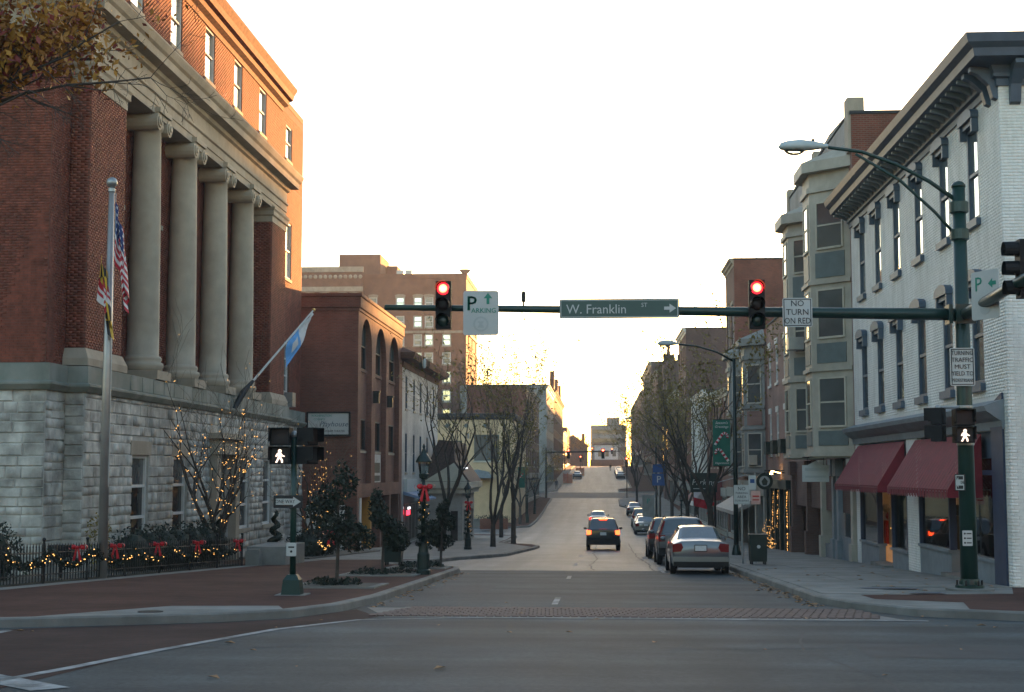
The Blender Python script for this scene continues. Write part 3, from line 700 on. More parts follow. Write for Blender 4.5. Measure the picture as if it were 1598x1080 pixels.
# flagstaff leaning out over the entrance, with its flag
b0 = at(343, 612, 51.6); b0 = Vector((XP + .34, 52.3, 4.25)); tip = Vector((-11.6, 56.6, 8.15))
S = thing('wall_flagstaff', 'white staff leaning out from the civic building ledge', 'flagstaff', b0)
part('staff', MB().tube([b0 + (tip - b0) * .12, tip], [.05, .035], 8), 'white_trim', S)
part('bracket', MB().tube([b0 + Vector((-.1, 0, -.35)), b0 + (tip - b0) * .08, b0 + (tip - b0) * .2], [.1, .13, .06], 8), 'bronze', S)
part('finial', MB().ball(tip, .08), 'gold', S)
FS = thing('city_flag', 'light blue and white flag drooping from the leaning staff', 'flag', tip)
mb = MB(); A = tip; dirs = (b0 - tip).normalized(); n, m = 10, 12; vs = []
for i in range(n + 1):
    for j in range(m + 1):
        u_, v_ = i / n, j / m
        p = A + dirs * (.15 + 2.0 * u_) + Vector((.06 * math.sin(u_ * 9 + v_ * 4), .1 * math.sin(v_ * 7 + u_ * 3), -1.15 * v_ * (.25 + .75 * min(1, u_ * 1.3)))) + Vector((0, -.35 * v_ * u_, 0))
        vs.append(p)
k0 = len(mb.v); mb.v += [tuple(p) for p in vs]
for i in range(n):
    for j in range(m):
        mb.f.append((i * (m + 1) + j, (i + 1) * (m + 1) + j, (i + 1) * (m + 1) + j + 1, i * (m + 1) + j + 1)); mb.mi.append(0 if i < 5 or (6 <= i <= 7 and 4 <= j <= 7) else 1)
part('cloth', mb, ['flag_white', 'flag_sky'], FS, True)

# flagpole with two flags
fp = Vector((-12.45, 35, 0)); fz = zs(35)
Fp = thing('flagpole', 'tall grey metal flagpole with a ball finial beside the civic building', 'flagpole', (fp.x, fp.y, fz))
part('pole', MB().tube([(fp.x, fp.y, fz), (fp.x, fp.y, 4), (fp.x + .0, fp.y, 8.75)], [.125, .11, .07], 14), 'steel_pole', Fp, True)
part('truck', MB().lathe([(.075, 0), (.09, .02), (.09, .1), (.04, .14)], 12, (fp.x, fp.y, 8.72)), 'grey_metal', Fp)
part('ball', MB().ball((fp.x, fp.y, 8.98), .14, 16, 10), 'grey_metal', Fp, True)
part('halyard', MB().tube([(fp.x + .12, fp.y - .05, 1.2), (fp.x + .13, fp.y - .05, 8.7)], .008, 4), 'white_trim', Fp)
def drape(name, label, x0, z_top, w_, h_, colour, mats, ph, spread):
    """a flag hanging limp: the hoist along the pole, the fly gathered in folds below"""
    T_ = thing(name, label, 'flag', (fp.x, fp.y - .05, z_top)); mb = MB(); n, m = 34, 24
    for i in range(n + 1):
        u_ = i / n
        for j in range(m + 1):
            v_ = j / m
            # hoist point on the pole, then fall by gravity along the fly
            z = z_top - h_ * .95 * v_ - w_ * .62 * u_ * (1 - .15 * v_)
            x = x0 + spread * (1 - math.exp(-3.2 * u_)) * (.55 + .45 * v_) + .05 * math.sin(u_ * 17 + ph + v_ * 2)
            y = fp.y - .16 - .10 * math.sin(u_ * 22 + ph) * (.3 + u_) - .05 * v_
            mb.v.append((x, y, z))
    for i in range(n):
        for j in range(m):
            mb.f.append((i * (m + 1) + j, (i + 1) * (m + 1) + j, (i + 1) * (m + 1) + j + 1, i * (m + 1) + j + 1)); mb.mi.append(colour((i + .5) / n, (j + .5) / m, i, j))
    part('cloth', mb, mats, T_, True)
def us(u_, v_, i, j):
    if u_ < .42 and v_ < 7 / 13: return 1 if (i % 3 == 1 and j % 3 == 1) else 2
    return 0 if int(v_ * 13) % 2 == 0 else 1
drape('national_flag', 'red, white and blue striped flag hanging limp from the tall flagpole', fp.x + .14, 8.45, 2.6, 1.6, us, ['flag_red', 'flag_white', 'flag_blue'], .4, .44)
def md(u_, v_, i, j):
    q = (u_ < .5) == (v_ < .5)
    if q:
        st = int(u_ * 12) % 2; sw_ = (u_ * 2 % 1 + v_ * 2 % 1) < 1
        return 0 if (st == 0) == sw_ else 1
    cx, cy = abs((u_ * 2) % 1 - .5), abs((v_ * 2) % 1 - .5)
    qd = ((u_ * 2) % 1 < .5) == ((v_ * 2) % 1 < .5)
    cr = cx < .1 or cy < .14
    return (3 if cr else 2) if qd else (2 if cr else 3)
drape('state_flag', 'yellow, black, red and white quartered flag hanging below the striped flag', fp.x - .2, 7.1, 2.0, 1.25, md, ['flag_yellow', 'flag_black', 'flag_red', 'flag_white'], 1.9, .36)
# ================================================================== STREET BUILDINGS
def shell(T, side, X, y0, y1, zb, zt, depth, mat, holes=(), side_holes=(), roof='roof_tar', sidemat=None):
    fr = Fr(side, X); fs = Fr('S', y0); xb = X - depth if side == 'L' else X + depth
    a, b = min(X, xb), max(X, xb)
    mb = MB(); wall_add(mb, fr, y0, y1, zb, zt, holes)
    mb.quad((a, y1, zb), (b, y1, zb), (b, y1, zt), (a, y1, zt)); mb.quad((xb, y0, zb), (xb, y1, zb), (xb, y1, zt), (xb, y0, zt))
    if not sidemat: wall_add(mb, fs, a, b, zb, zt, side_holes)
    part('wall', mb, mat, T)
    if sidemat: part('side_wall', wall_add(MB(), fs, a, b, zb, zt, side_holes), sidemat, T)
    part('roof', MB().box(a + .15, b - .15, y0 + .15, y1 - .15, zt - .25, zt - .12), roof, T)
    part('parapet', MB().sweep([(xb, y0), (X, y0), (X, y1)] if side == 'L' else [(X, y1), (X, y0), (xb, y0)], [(-.32, zt - .3), (-.002, zt - .001), (.05, zt + .002), (.05, zt + .12), (-.32, zt + .12)], 1) if True else MB(), roof, T)
    return fr, fs
CORN = [(-.05, -.9), (.06, -.9), (.1, -.62), (.3, -.5), (.34, -.3), (.5, -.2), (.58, 0), (-.05, .04)]
def cornice(T, side, X, y0, y1, zt, mat, k=1.0, ret=.0, name='cornice'):
    pr = [(o * k, zt + z * k) for o, z in CORN]
    sgn = -1 if side == 'L' else 1
    path = [(X + sgn * ret, y0), (X, y0), (X, y1), (X + sgn * ret, y1)] if ret else [(X, y0), (X, y1)]
    return part(name, MB().sweep(path, pr, 1 if side == 'L' else -1), mat, T)
def block(name, label, side, X, y0, y1, zt, mat, rows, n, ww, fmat='white_trim', pmat='pane_dark', sill='limestone', lint=('limestone', .25, .05, 'flat'), corn=None, depth=14, shop=True, shopmat='bay_grey', sidemat=None, lab2=None):
    T = thing(name, label, 'building', (X, (y0 + y1) / 2, zs((y0 + y1) / 2)))
    g0 = zs(y0); g1 = zs(y1); zb = min(g0, g1) - .6; gm = max(g0, g1)
    us_ = [y0 + (y1 - y0) * (k + .5) / n for k in range(n)]
    holes = [(u - ww / 2, u + ww / 2, z, z + h) for z, h in rows for u in us_]
    sh = (y0 + .5, y1 - .5, gm + .35, gm + 2.9)
    if shop: holes.append(sh)
    fr, fs = shell(T, side, X, y0, y1, zb, zt, depth, mat, holes, sidemat=sidemat)
    for z, h in rows:
        for i, u in enumerate(us_):
            window(T, fr, u, z, ww, h, fmat, pmat, (sill, .14, .06) if sill else None, lint, blind=random.choice((0, 0, 0, .3, .5)))
    if shop:
        window(T, fr, (sh[0] + sh[1]) / 2, sh[2], sh[1] - sh[0], sh[3] - sh[2], shopmat, 'pane_dark', (shopmat, .3, .08), None, rails=0, mull=max(2, int((y1 - y0) / 2.2)), ft=.14)
        part('shop_fascia', MB().fbox(fr, y0 + .2, y1 - .2, gm + 2.95, gm + 3.6, 0, .16), shopmat, T)
    if corn: cornice(T, side, X, y0, y1, zt + .1, corn[0], corn[1])
    return T, fr

# ---- brick playhouse with three arched bays
T = thing('arcade_building', 'brown brick building with three arched windows and a playhouse sign', 'building', (-12, 77, zs(77)))
X = -12.0; y0, y1, zt = 69.7, 85.6, 10.3; zb = -3.4
ar = [(71.0, 73.6), (75.7, 78.6), (80.6, 83.8)]
bays = [(70.6, 74.0), (75.2, 79.1), (80.1, 84.3)]
fr = Fr('L', X); fs = Fr('S', y0); frb = Fr('L', X - .28)
mb = MB(); wall_add(mb, fr, y0, y1, zb, zt, [(a, b, .95, 9.45) for a, b in bays] + [(70.3, 84.9, -3.4, .25, 2.2)])
mb.quad((X, y1, zb), (-25, y1, zb), (-25, y1, zt), (X, y1, zt)); wall_add(mb, fs, -25, X, zb, zt)
part('wall', mb, 'brick_tan_red', T)
for (a, b), (c, d) in zip(bays, ar):
    part('bay_panel', wall_add(MB(), frb, a, b, .9, 9.5, [(c, d, 2.65, 4.3), (c, d, 6.85, 9.3)]), 'brick_tan_red', T)
    # arched heads: fill between the round arch and the square opening of the wall
    m_ = (a + b) / 2; r_ = (b - a) / 2; sp = 9.45 - r_
    for s in (-1, 1):
        pts = [(m_ + s * r_, 9.45), (m_, 9.45)] + [(m_ + s * r_ * math.sin(t), sp + r_ * math.cos(t)) for t in np.linspace(0, math.pi / 2, 9)]
        part('arch_spandrel', MB().prism([(p[0], p[1]) for p in pts], X - .27, X - .003, 'x'), 'brick_tan_red', T)
    window(T, frb, (c + d) / 2, 6.85, d - c, 2.45, 'bronze', ('pane_dark', 'pane_sky'), ('brick_brown', .14, .1), None, rails=1, mull=1, arch=1, r=.05)
    window(T, frb, (c + d) / 2, 2.65, d - c, 1.65, 'bronze', 'pane_dark', ('limestone', .12, .08), None, rails=0, mull=1, r=.05)
for u in (74.6, 79.6): part('wall_lamp', MB().fbox(fr, u - .12, u + .12, 5.2, 5.75, .002, .3).fbox(fr, u - .17, u + .17, 5.751, 5.85, .002, .36), 'black_metal', T)
part('parapet', MB().sweep([(-25, y0), (X, y0), (X, y1)], [(-.3, 9.62), (.05, 9.62), (.05, 9.75), (.12, 9.8), (.12, 10.3), (.18, 10.34), (.18, 10.5), (-.3, 10.5)], 1), 'brick_brown', T)
part('roof', MB().box(-24.7, X - .35, y0 + .35, y1, 9.9, 10.1), 'roof_tar', T)
part('storefront', MB().box(-14.1, -14.0, 70.3, 84.9, -3.4, .25), 'pane_dark', T)
for u, m_ in ((71.0, 'white_trim'), (74.2, 'sign_orange'), (77.5, 'brick_brown'), (81, 'brick_brown'), (84.5, 'brick_brown')):
    part('post', MB().fbox(fr, u - .25, u + .25, -2.8, .249, -.5, -.02), m_, T)
part('base_panel', MB().box(-14.5, -12.6, 69.58, 69.695, -2.9, -.1), 'white_trim', T)
S = thing('playhouse_sign', 'white framed playhouse sign on the side of the brown brick building', 'sign', (-13.5, 69.6, 3.95))
p0, p1 = at(481, 645, 69.5), at(544, 678, 69.5)
part('panel', MB().box(p0.x, p1.x, 69.5, 69.62, p1.z, p0.z), 'sign_white', S)
part('frame', MB().box(p0.x - .08, p0.x, 69.46, 69.64, p1.z - .08, p0.z + .08).box(p1.x, p1.x + .08, 69.46, 69.64, p1.z - .08, p0.z + .08).box(p0.x, p1.x, 69.46, 69.64, p0.z, p0.z + .08).box(p0.x, p1.x, 69.46, 69.64, p1.z - .08, p1.z), 'black_metal', S)
cx = (p0.x + p1.x) / 2; cz = (p0.z + p1.z) / 2
place('lettering', text_mesh('Playhouse', .36, 'slate_blue', .35), S, (cx + .25, 69.49, cz - .02))
place('lettering', text_mesh('WASHINGTON', .15, 'sign_pgreen'), S, (cx - .35, 69.49, cz + .4)); place('lettering', text_mesh('COUNTY', .14, 'sign_pgreen'), S, (cx - .45, 69.49, cz + .22)); place('lettering', text_mesh('DINNER THEATER', .13, 'sign_black'), S, (cx + .3, 69.49, cz - .36))
S = thing('banner_sign', 'narrow upright white sign between the arched bays', 'sign', (-11.8, 77.4, 1.5))
f2 = Fr('L', X - .28)
part('panel', MB().fbox(f2, 75.9, 78.4, .98, 2.5, .01, .1), 'sign_white', S)
for a, b in ((1.05, 1.35), (1.5, 2.05)): part('print', MB().fbox(f2, 76.2, 78.1, a, b, .1, .112), 'dark_green', S)

# ---- white brick house with a deep eaves
T = thing('white_brick_house', 'white painted brick house with narrow dark windows and deep eaves', 'building', (-12, 95, zs(95)))
uu = [87.4, 91.1, 94.5, 98.2, 102.0]; hs = [(u - .42, u + .42, z, z + h) for u in uu for z, h in ((5.45, 2.1), (1.5, 2.45))]
y0, y1 = 85.6, 104.6
gfl = [(86.4, 94.6, -2.9, -.35), (96, 103.8, -2.9, -.35)]
fr, fs = shell(T, 'L', -12, y0, y1, -4, 8.4, 12, 'white_brick_far', hs + gfl)
for u in uu:
    for z, h in ((5.45, 2.1), (1.5, 2.45)): window(T, fr, u, z, .84, h, 'slate_blue', 'pane_dark', ('limestone', .12, .06), None, ft=.06, r=.04)
for a, b, c, d in gfl: window(T, fr, (a + b) / 2, c, b - a, d - c, 'bay_grey', 'pane_dark', ('bay_grey', .25, .06), None, rails=0, mull=4, ft=.14)
part('eaves', MB().sweep([(-24, y0 + .0), (-12, y0 + .0), (-12, y1)], [(-.1, 7.95), (.05, 7.95), (.1, 8.3), (.75, 8.42), (.85, 8.62), (.9, 8.8), (-.1, 9.2)], 1), 'brick_brown', T, label='brown boxed eaves')
part('shop_sign', MB().fbox(fr, 86.6, 91.5, .3, 1.1, .005, .2), 'sign_white', T)
part('canopy', MB().prism([(-12, .35), (-10.6, -.1), (-10.6, -.2), (-12, .15)], 86.3, 91.8, 'y'), 'canopy_blue', T)
part('open_sign', MB().fbox(fr, 87.6, 89.2, -1.15, -.85, .02, .05), 'red_open', T)
part('open_sign', MB().fbox(fr, 88.2, 89.4, -.8, -.65, .02, .05), 'white_lit', T)

# ---- little shop with a dark mansard roof
T = thing('mansard_shop', 'small cream shop with a dark steep shingled roof beside the bare trees', 'building', (-9.6, 99, zs(99)))
y0, y1 = 95.0, 104.0; X = -9.2; g = zs(99)
fr, fs = Fr('L', X), Fr('S', y0)
hl = [(96, 97.6, g + .0, g + 2.1), (98.6, 100.2, g, g + 2.1), (101, 103.4, g + .6, g + 2.1)]
part('wall', wall_add(wall_add(MB(), fr, y0, y1, -4, .1, hl), fs, -12, X, -4, .1, [(-10.9, -10.3, g + .1, g + 2.1), (-10.0, -9.5, g + .1, g + 2.1)]), 'utility_tan', T)
for a, b, c, d in hl: part('door', MB().fbox(fr, a, b, c, d, -.25, -.2), 'interior_dark', T)
for a, b in ((-10.9, -10.3), (-10.0, -9.5)): part('door', MB().fbox(fs, a, b, g + .1, g + 2.1, -.25, -.2), 'interior_dark', T)
part('fascia', MB().sweep([(-12, y0), (X, y0), (X, y1)], [(-.2, .1), (.35, .1), (.4, .35), (.6, .45), (.62, .85), (-.2, .9)], 1), 'cream_trim', T)
part('roof', MB().prism([(X + .55, .86), (X - .5, 2.3), (X - .6, 3.6), (X - 1.6, 3.7), (X - 2.8, .86)], y0 - .2, y1 + .3, 'y'), 'shingle', T)
part('gable', MB().prism([(X + .35, .9), (X - .55, 2.15), (X - 2.6, .9)], y0 - .28, y0 - .21, 'y'), 'cream_trim', T)
for u in (96.5, 98.2): part('roof_lamp', MB().box(X - .1, X + .05, u, u + .18, 1.75, 1.85), 'white_lit', T)

# ---- tan stucco building beyond the side lane
T = thing('tan_stucco_building', 'tan stucco building with a blank wall towards the side lane', 'building', (-10, 146, zs(146)))
fr, fs = shell(T, 'L', -8.6, 140, 166, -5, 7.1, 18, 'tan_stucco', [(u - .9, u + .9, z, z + 1.9) for u in (143, 148, 153, 158, 163) for z in (1.6, 4.6)], [(-12.4, -9.9, 2.6, 5.2), (-15.2, -13.6, 2.8, 4.6)])
for u in (143, 148, 153, 158, 163):
    for z in (1.6, 4.6): window(T, fr, u, z, 1.8, 1.9, 'cream_trim', 'pane_mid', ('limestone', .15, .08), None)
window(T, fs, -11.15, 2.6, 2.5, 2.6, 'bay_green', 'pane_mid', ('cream_trim', .15, .08), None, rails=0, mull=1); window(T, fs, -14.4, 2.8, 1.6, 1.8, 'bay_green', 'pane_mid', ('cream_trim', .15, .08), None)
part('cornice', MB().sweep([(-26.6, 140), (-8.6, 140), (-8.6, 166)], [(-.1, 6.7), (.1, 6.7), (.25, 6.95), (.3, 7.3), (-.1, 7.35)], 1), 'roof_tar', T)
for k in range(4): part('ornament', MB().prism([(-9.4 - k * 1.9, 5.85), (-9.15 - k * 1.9, 6.1), (-9.4 - k * 1.9, 6.35), (-9.65 - k * 1.9, 6.1)], 139.93, 139.995, 'y'), 'bay_green', T)
part('canopy', MB().prism([(-13.6, .9), (-13.1, 1.5), (-12.0, 1.75), (-10.9, 1.5), (-10.4, .9)], 138.6, 139.99, 'y'), 'slate_blue_light', T)

# ---- tall apartment house behind
T = thing('apartment_tower', 'tall brick apartment house with a sunlit end behind the low shops', 'building', (-36, 246, zs(246)))
fs = Fr('S', 235); fr = Fr('L', -22.2)
cols = [(-38.0, 1.4), (-33.4, 1.5), (-30.4, 1.5), (-28.5, 1.5), (-25.5, 1.5)]; rows = [28.9, 25.7, 22.6, 19.5, 16.3, 13.2, 10]
hs = [(u - a / 2, u + a / 2, z, z + 2.0) for u, a in cols for z in rows]
mb = MB(); wall_add(mb, fs, -39.6, -22.2, -6, 34.4, hs); wall_add(mb, fr, 235, 256.5, -6, 34.4, [(u - .7, u + .7, z, z + 2) for u in (239, 246, 253) for z in rows])
mb.quad((-51, 256.5, -6), (-22.2, 256.5, -6), (-22.2, 256.5, 34.4), (-51, 256.5, 34.4))
fw = Fr('S', 233.5); hs2 = [(u - .9, u + .9, z, z + 2.2) for u in (-48.5, -46, -43, -41) for z in rows]
wall_add(mb, fw, -51.5, -39.6, -6, 35.2, hs2); mb.quad((-39.6, 233.5, -6), (-39.6, 235, -6), (-39.6, 235, 35.2), (-39.6, 233.5, 35.2))
part('wall', mb, 'brick_brown', T)
for u, a in cols:
    for i, z in enumerate(rows):
        window(T, fs, u, z, a, 2.0, 'white_trim', random.choice(('pane_mid', 'pane_mid', 'pane_sky')), ('limestone', .25, .12), ('limestone', .45, .1, 'hood') if i == 0 else None, ft=.2, r=.2)
for u in (239, 246, 253):
    for z in rows: window(T, fr, u, z, 1.4, 2, 'white_trim', 'pane_sky', ('limestone', .25, .12), None, ft=.15, r=.2)
for u in (-48.5, -46, -43, -41):
    for i, z in enumerate(rows): window(T, fw, u, z, 1.8, 2.2, 'white_trim', 'pane_mid', ('limestone', .25, .12), ('limestone', .5, .1, 'hood') if i == 0 else None, ft=.2, r=.2)
part('string_course', MB().sweep([(-39.6, 235), (-22.2, 235), (-22.2, 256.5)], [(-.1, 24.7), (.2, 24.7), (.25, 25.1), (-.1, 25.15)], 1), 'limestone', T)
part('parapet', MB().sweep([(-39.6, 235), (-22.2, 235), (-22.2, 256.5)], [(-.5, 34.0), (.1, 34.0), (.15, 34.8), (-.5, 34.8)], 1), 'brick_brown', T)
part('parapet', MB().box(-51.6, -39.5, 233.3, 234, 35.0, 35.9), 'limestone', T); part('string_course', MB().box(-51.6, -39.5, 233.2, 233.6, 31.7, 32.5), 'limestone', T)
for k in range(14): part('corbel', MB().ball((-51 + k * .85, 233.4, 34.2), .35, 8, 6, (1, .4, 1)), 'limestone', T)
part('roof', MB().box(-51, -22.8, 235.5, 256, 33.6, 33.9), 'roof_tar', T)
part('penthouse', MB().box(-44.8, -37.6, 240, 250, 33.9, 39.0), 'brick_dark', T); part('chimney', MB().box(-37.4, -35.5, 246, 250, 33.9, 37.8), 'brick_red', T)
for x in (-34.5, -33): part('roof_vent', MB().box(x, x + 1.2, 238, 239.5, 33.9, 35.9), 'grey_metal', T)
part('dish', MB().lathe([(.05, 0), (.6, .25), (1.0, .75), (1.02, .8)], 14, (-22.6, 237, 34.9)), 'grey_metal', T)

# ---- remaining left side, receding
block('brick_block', 'dark brick block with a flat roof rising behind the tan building', 'L', -8.6, 166.2, 203, 11.6, 'brick_dark', [(2.2, 2), (5.4, 2), (8.4, 2)], 8, 1.3, corn=('limestone', .6), depth=7, sidemat='brick_red')
block('grey_block', 'grey corner block on the far left past the first cross street', 'L', -8.4, 227, 262, 15.4, 'grey_stucco', [(4.6, 2.2), (8.4, 2.2), (12, 2)], 9, 1.5, corn=('cream_trim', .9))
T, fr = block('gabled_block', 'brown brick block with stepped gables far down the left side', 'L', -8.4, 262.2, 330, 16.5, 'brick_brown', [(5.5, 2.3), (9.4, 2.3), (13, 2.2)], 15, 1.6, corn=('brick_dark', .9))
for u in (266, 290, 312): part('gable', MB().prism([(u - 3, 16.6), (u + 3, 16.6), (u + 3, 17.6), (u + 1.5, 17.6), (u + 1.5, 18.8), (u + .5, 20.4), (u - .5, 20.4), (u - 1.5, 18.8), (u - 1.5, 17.6), (u - 3, 17.6)], -9.2, -8.35, 'x'), 'brick_brown', T)
block('cream_block', 'pale low shop row near the far end of the left side', 'L', -8.4, 330.3, 372, 11, 'grey_stucco', [(6, 2.2)], 9, 1.5, corn=('white_trim', .7))
block('far_brick_block', 'red brick block at the very end of the left side', 'L', -8.4, 372.3, 418, 13, 'brick_red', [(6, 2.2), (9.4, 2)], 9, 1.5)
T, fr = block('office_block', 'long pale office block closing the end of the street', 'L', 9.2, 480, 500, 17.0, 'grey_stucco', [], 1, 1, depth=12, shop=False)
fs = Fr('S', 479.8)
for z in (8.2, 11.2, 14.2): part('window_band', MB().fbox(fs, -2.2, 8.8, z, z + 1.4, 0, .1), 'pane_mid', T)
part('penthouse', MB().box(2.7, 7, 484, 490, 16.9, 19.8), 'grey_stucco', T)
T = thing('white_billboard_house', 'low white house front below the office block at the street end', 'building', (3, 470, 3))
part('wall', MB().box(-1.5, 6.2, 470, 476, 2.4, 10.2), 'white_trim', T); part('roof', MB().prism([(-2, 10.2), (6.7, 10.2), (6.2, 10.7), (-1.5, 10.7)], 469.6, 476.4, 'y'), 'roof_tar', T)
for x in (-.3, 2, 4.4): part('window', MB().box(x, x + 1.2, 469.9, 470.05, 6.4, 8.4), 'pane_mid', T)
part('fence', MB().box(-3, 8, 466, 466.3, 2.4, 5.3), 'brick_dark', T)
T = thing('end_house', 'dark gabled house left of the office block at the street end', 'building', (-7, 450, 3))
part('wall', MB().box(-13, -3.6, 450, 462, 2.4, 9.5), 'brick_dark', T); part('roof', MB().prism([(-13.6, 9.4), (-3, 9.4), (-8.3, 13.2)], 449.5, 462.5, 'y'), 'shingle', T); part('chimney', MB().box(-5.6, -4.6, 455, 456, 10, 13.6), 'brick_red', T)

# ================================================================== RIGHT SIDE
# ---- white painted brick corner shop
XW = 9.3; y0, y1, zt = 32.7, 52.0, 10.95
T = thing('white_corner_building', 'white painted brick corner building with a dark bracketed cornice and red awnings', 'building', (XW, 42, zs(42)))
fr, fs = Fr('R', XW), Fr('S', y0)
u3 = [35.1, 38.05, 41.1, 44.15, 47.1, 49.9]; W_ = 1.05
hs = [(u - W_ / 2, u + W_ / 2, z, z + h) for u in u3 for z, h in ((7.75, 2.35), (3.72, 2.4))]
SH = [(34.0, 42.05, -2.6, 2.55, 3.0), (43.55, 51.35, -2.6, 2.55, 3.0)]
mb = MB(); wall_add(mb, fr, y0, y1, -2.6, zt, hs + SH); wall_add(mb, fs, XW, 24, -2.6, zt); mb.quad((XW, y1, -2.6), (24, y1, -2.6), (24, y1, zt), (XW, y1, zt)); mb.quad((24, y0, -2.6), (24, y1, -2.6), (24, y1, zt), (24, y0, zt))
part('wall', mb, 'white_mortar', T)
part('roof', MB().box(XW, 24, y0 - .5, y1, 11.42, 11.5), 'roof_tar', T)
L = [(fr, q) for q in pieces(T, fr, y0, y1, -1.6, zt, hs + [(33.1, 51.9, 2.2, 3.35)] + [h[:4] for h in SH], None, .215, .075, .012, .006, 0, 'brick', '')]
L += [(fs, q) for q in pieces(T, fs, XW, 14, -1.6, zt, (), None, .215, .075, .012, .006, 0, 'brick', '')]
pieces_build(T, L, 'white_brick', 300, 'brick', 'brickwork', chamfer=.03)
for u in u3:
    window(T, fr, u, 7.75, W_, 2.35, 'slate_blue', ('pane_sky', 'pane_sky'), ('slate_blue', .18, .12), ('slate_blue', .42, .2, 'hood'), ft=.09, r=.05)
    window(T, fr, u, 3.72, W_, 2.4, 'slate_blue', ('pane_mid', 'pane_mid'), ('slate_blue', .2, .13), ('slate_blue', .42, .2, 'hood'), ft=.09, r=.06)
cpr = [(-.05, 10.5), (.06, 10.5), (.06, 10.66), (.14, 10.7), (.14, 10.78), (.2, 10.95), (.72, 11.02), (.76, 11.2), (.9, 11.3), (.96, 11.5), (-.05, 11.56)]
cn = part('cornice', MB().sweep([(24, y0), (XW, y0), (XW, y1 + .1)], [(o, z) for o, z in cpr], -1), 'slate_blue', T)
bm_ = MB(); bm_.prism([(0, 10.98), (-.62, 10.98), (-.62, 10.88), (-.45, 10.8), (-.2, 10.55), (-.12, 10.25), (0, 10.2)], -.11, .11, 'y'); bme = bm_.mesh('bracket'); setmat(bme, 'slate_blue')
for u in (y0 + .15, y0 + .75): place('bracket', bme, cn, (XW, u, .003))
sm_ = MB(); sm_.prism([(0, 11.0), (-.6, 11.0), (-.6, 10.93), (-.3, 10.86), (0, 10.7)], -.07, .07, 'y'); sme = sm_.mesh('dentil'); setmat(sme, 'slate_blue_light')
for k in range(34): place('dentil', sme, cn, (XW - .02, y0 + 1.3 + k * .545, 0))
for x in (XW + .35, XW + 2.0): 
    b2 = MB().prism([(y0, 10.98), (y0 - .62, 10.98), (y0 - .62, 10.88), (y0 - .45, 10.8), (y0 - .2, 10.5), (y0 - .12, 10.1), (y0, 10.05)], x - .12, x + .12, 'x'); part('bracket', b2, 'slate_blue', cn)
# shopfront
sc_ = part('shop_cornice', MB().sweep([(XW, 33.0), (XW, 52.2)], [(0, 2.56), (.05, 2.56), (.08, 2.75), (.2, 2.82), (.42, 2.98), (.46, 3.1), (0, 3.26)], -1), 'slate_blue_light', T)
part('end_panel', MB().prism([(33.05, -1.3), (34.0, -1.3), (34.0, 2.56), (34.6, 3.0), (33.05, 3.4)], XW - .06, XW - .008, 'x'), 'navy', T)
def shopbay(a, b, doors, glow):
    """recessed shop bay: stall riser, glazing with posts, a door set back, and the room behind"""
    gz = zs((a + b) / 2); o = part('shopfront', MB().box(XW + .12, XW + .3, a, b, 1.9, 2.55), 'slate_blue', T)
    da, db = doors
    for s, e in ((a, da), (db, b)):
        if e - s < .3: continue
        part('stall_riser', MB().box(XW + .02, XW + .25, s, e, -2.6, gz + .62).box(XW - .05, XW + .3, s, e, gz + .625, gz + .7), 'slate_blue_light', o)
        part('post', MB().box(XW + .0, XW + .18, s, s + .12, gz + .7, 1.9).box(XW + .0, XW + .18, e - .12, e, gz + .7, 1.9).box(XW + .0, XW + .16, s + .12, e - .12, 1.5, 1.62), 'navy', o)
        part('shop_pane', MB().box(XW + .08, XW + .09, s + .12, e - .12, gz + .7, 1.5), 'shop_glass', o)
        part('shop_pane', MB().box(XW + .08, XW + .09, s + .12, e - .12, 1.62, 1.9), 'shop_glass', o)
    part('door', MB().box(XW + 1.0, XW + 1.06, da + .25, db - .25, gz + .1, gz + .9).box(XW + 1.0, XW + 1.06, da + .25, da + .4, gz + .9, 1.6).box(XW + 1.0, XW + 1.06, db - .4, db - .25, gz + .9, 1.6), 'navy', o)
    part('shop_pane', MB().box(XW + 1.02, XW + 1.03, da + .4, db - .4, gz + .9, 1.6), 'shop_glass', o)
    for s in (da, db): part('shop_pane', MB().box(XW + .2, XW + .95, s - .01, s + .01, gz + .7, 1.9), 'shop_glass', o)
    part('step', MB().box(XW - .25, XW + 1, da - .1, db + .1, -2.6, gz + .12), 'concrete', o)
    part('interior', MB().box(XW + 2.5, XW + 2.6, a, b, -2.4, 2.5).box(XW + .3, XW + 2.5, a, b, -2.6, gz + .6), 'interior', o)
    rg = random.Random(int(a))
    mb = MB()
    for k in range(26): mb.ball((XW + rg.uniform(.5, 2), rg.uniform(a + .3, b - .3), gz + rg.uniform(.9, 2.9)), .018, 5, 3)
    part('string_light', mb, 'bulb_warm', o)
    for k in range(6):
        y_ = rg.uniform(a + .4, b - .4); h_ = rg.uniform(.5, 1.3); part('display', MB().box(XW + .6, XW + 1.0, y_, y_ + .3, gz + .6, gz + .6 + h_).ball((XW + .8, y_ + .15, gz + .75 + h_), .16), rg.choice(('bow_red', 'dark_green', 'sign_white', 'gold')), o)
    part('lamp', MB().ball((XW + 1.6, (a + b) / 2 + .6, gz + 1.5), .1), 'lamp_lit', o)
shopbay(34.0, 42.05, (36.6, 38.4), 1); shopbay(43.55, 51.35, (46.0, 48.2), 1)
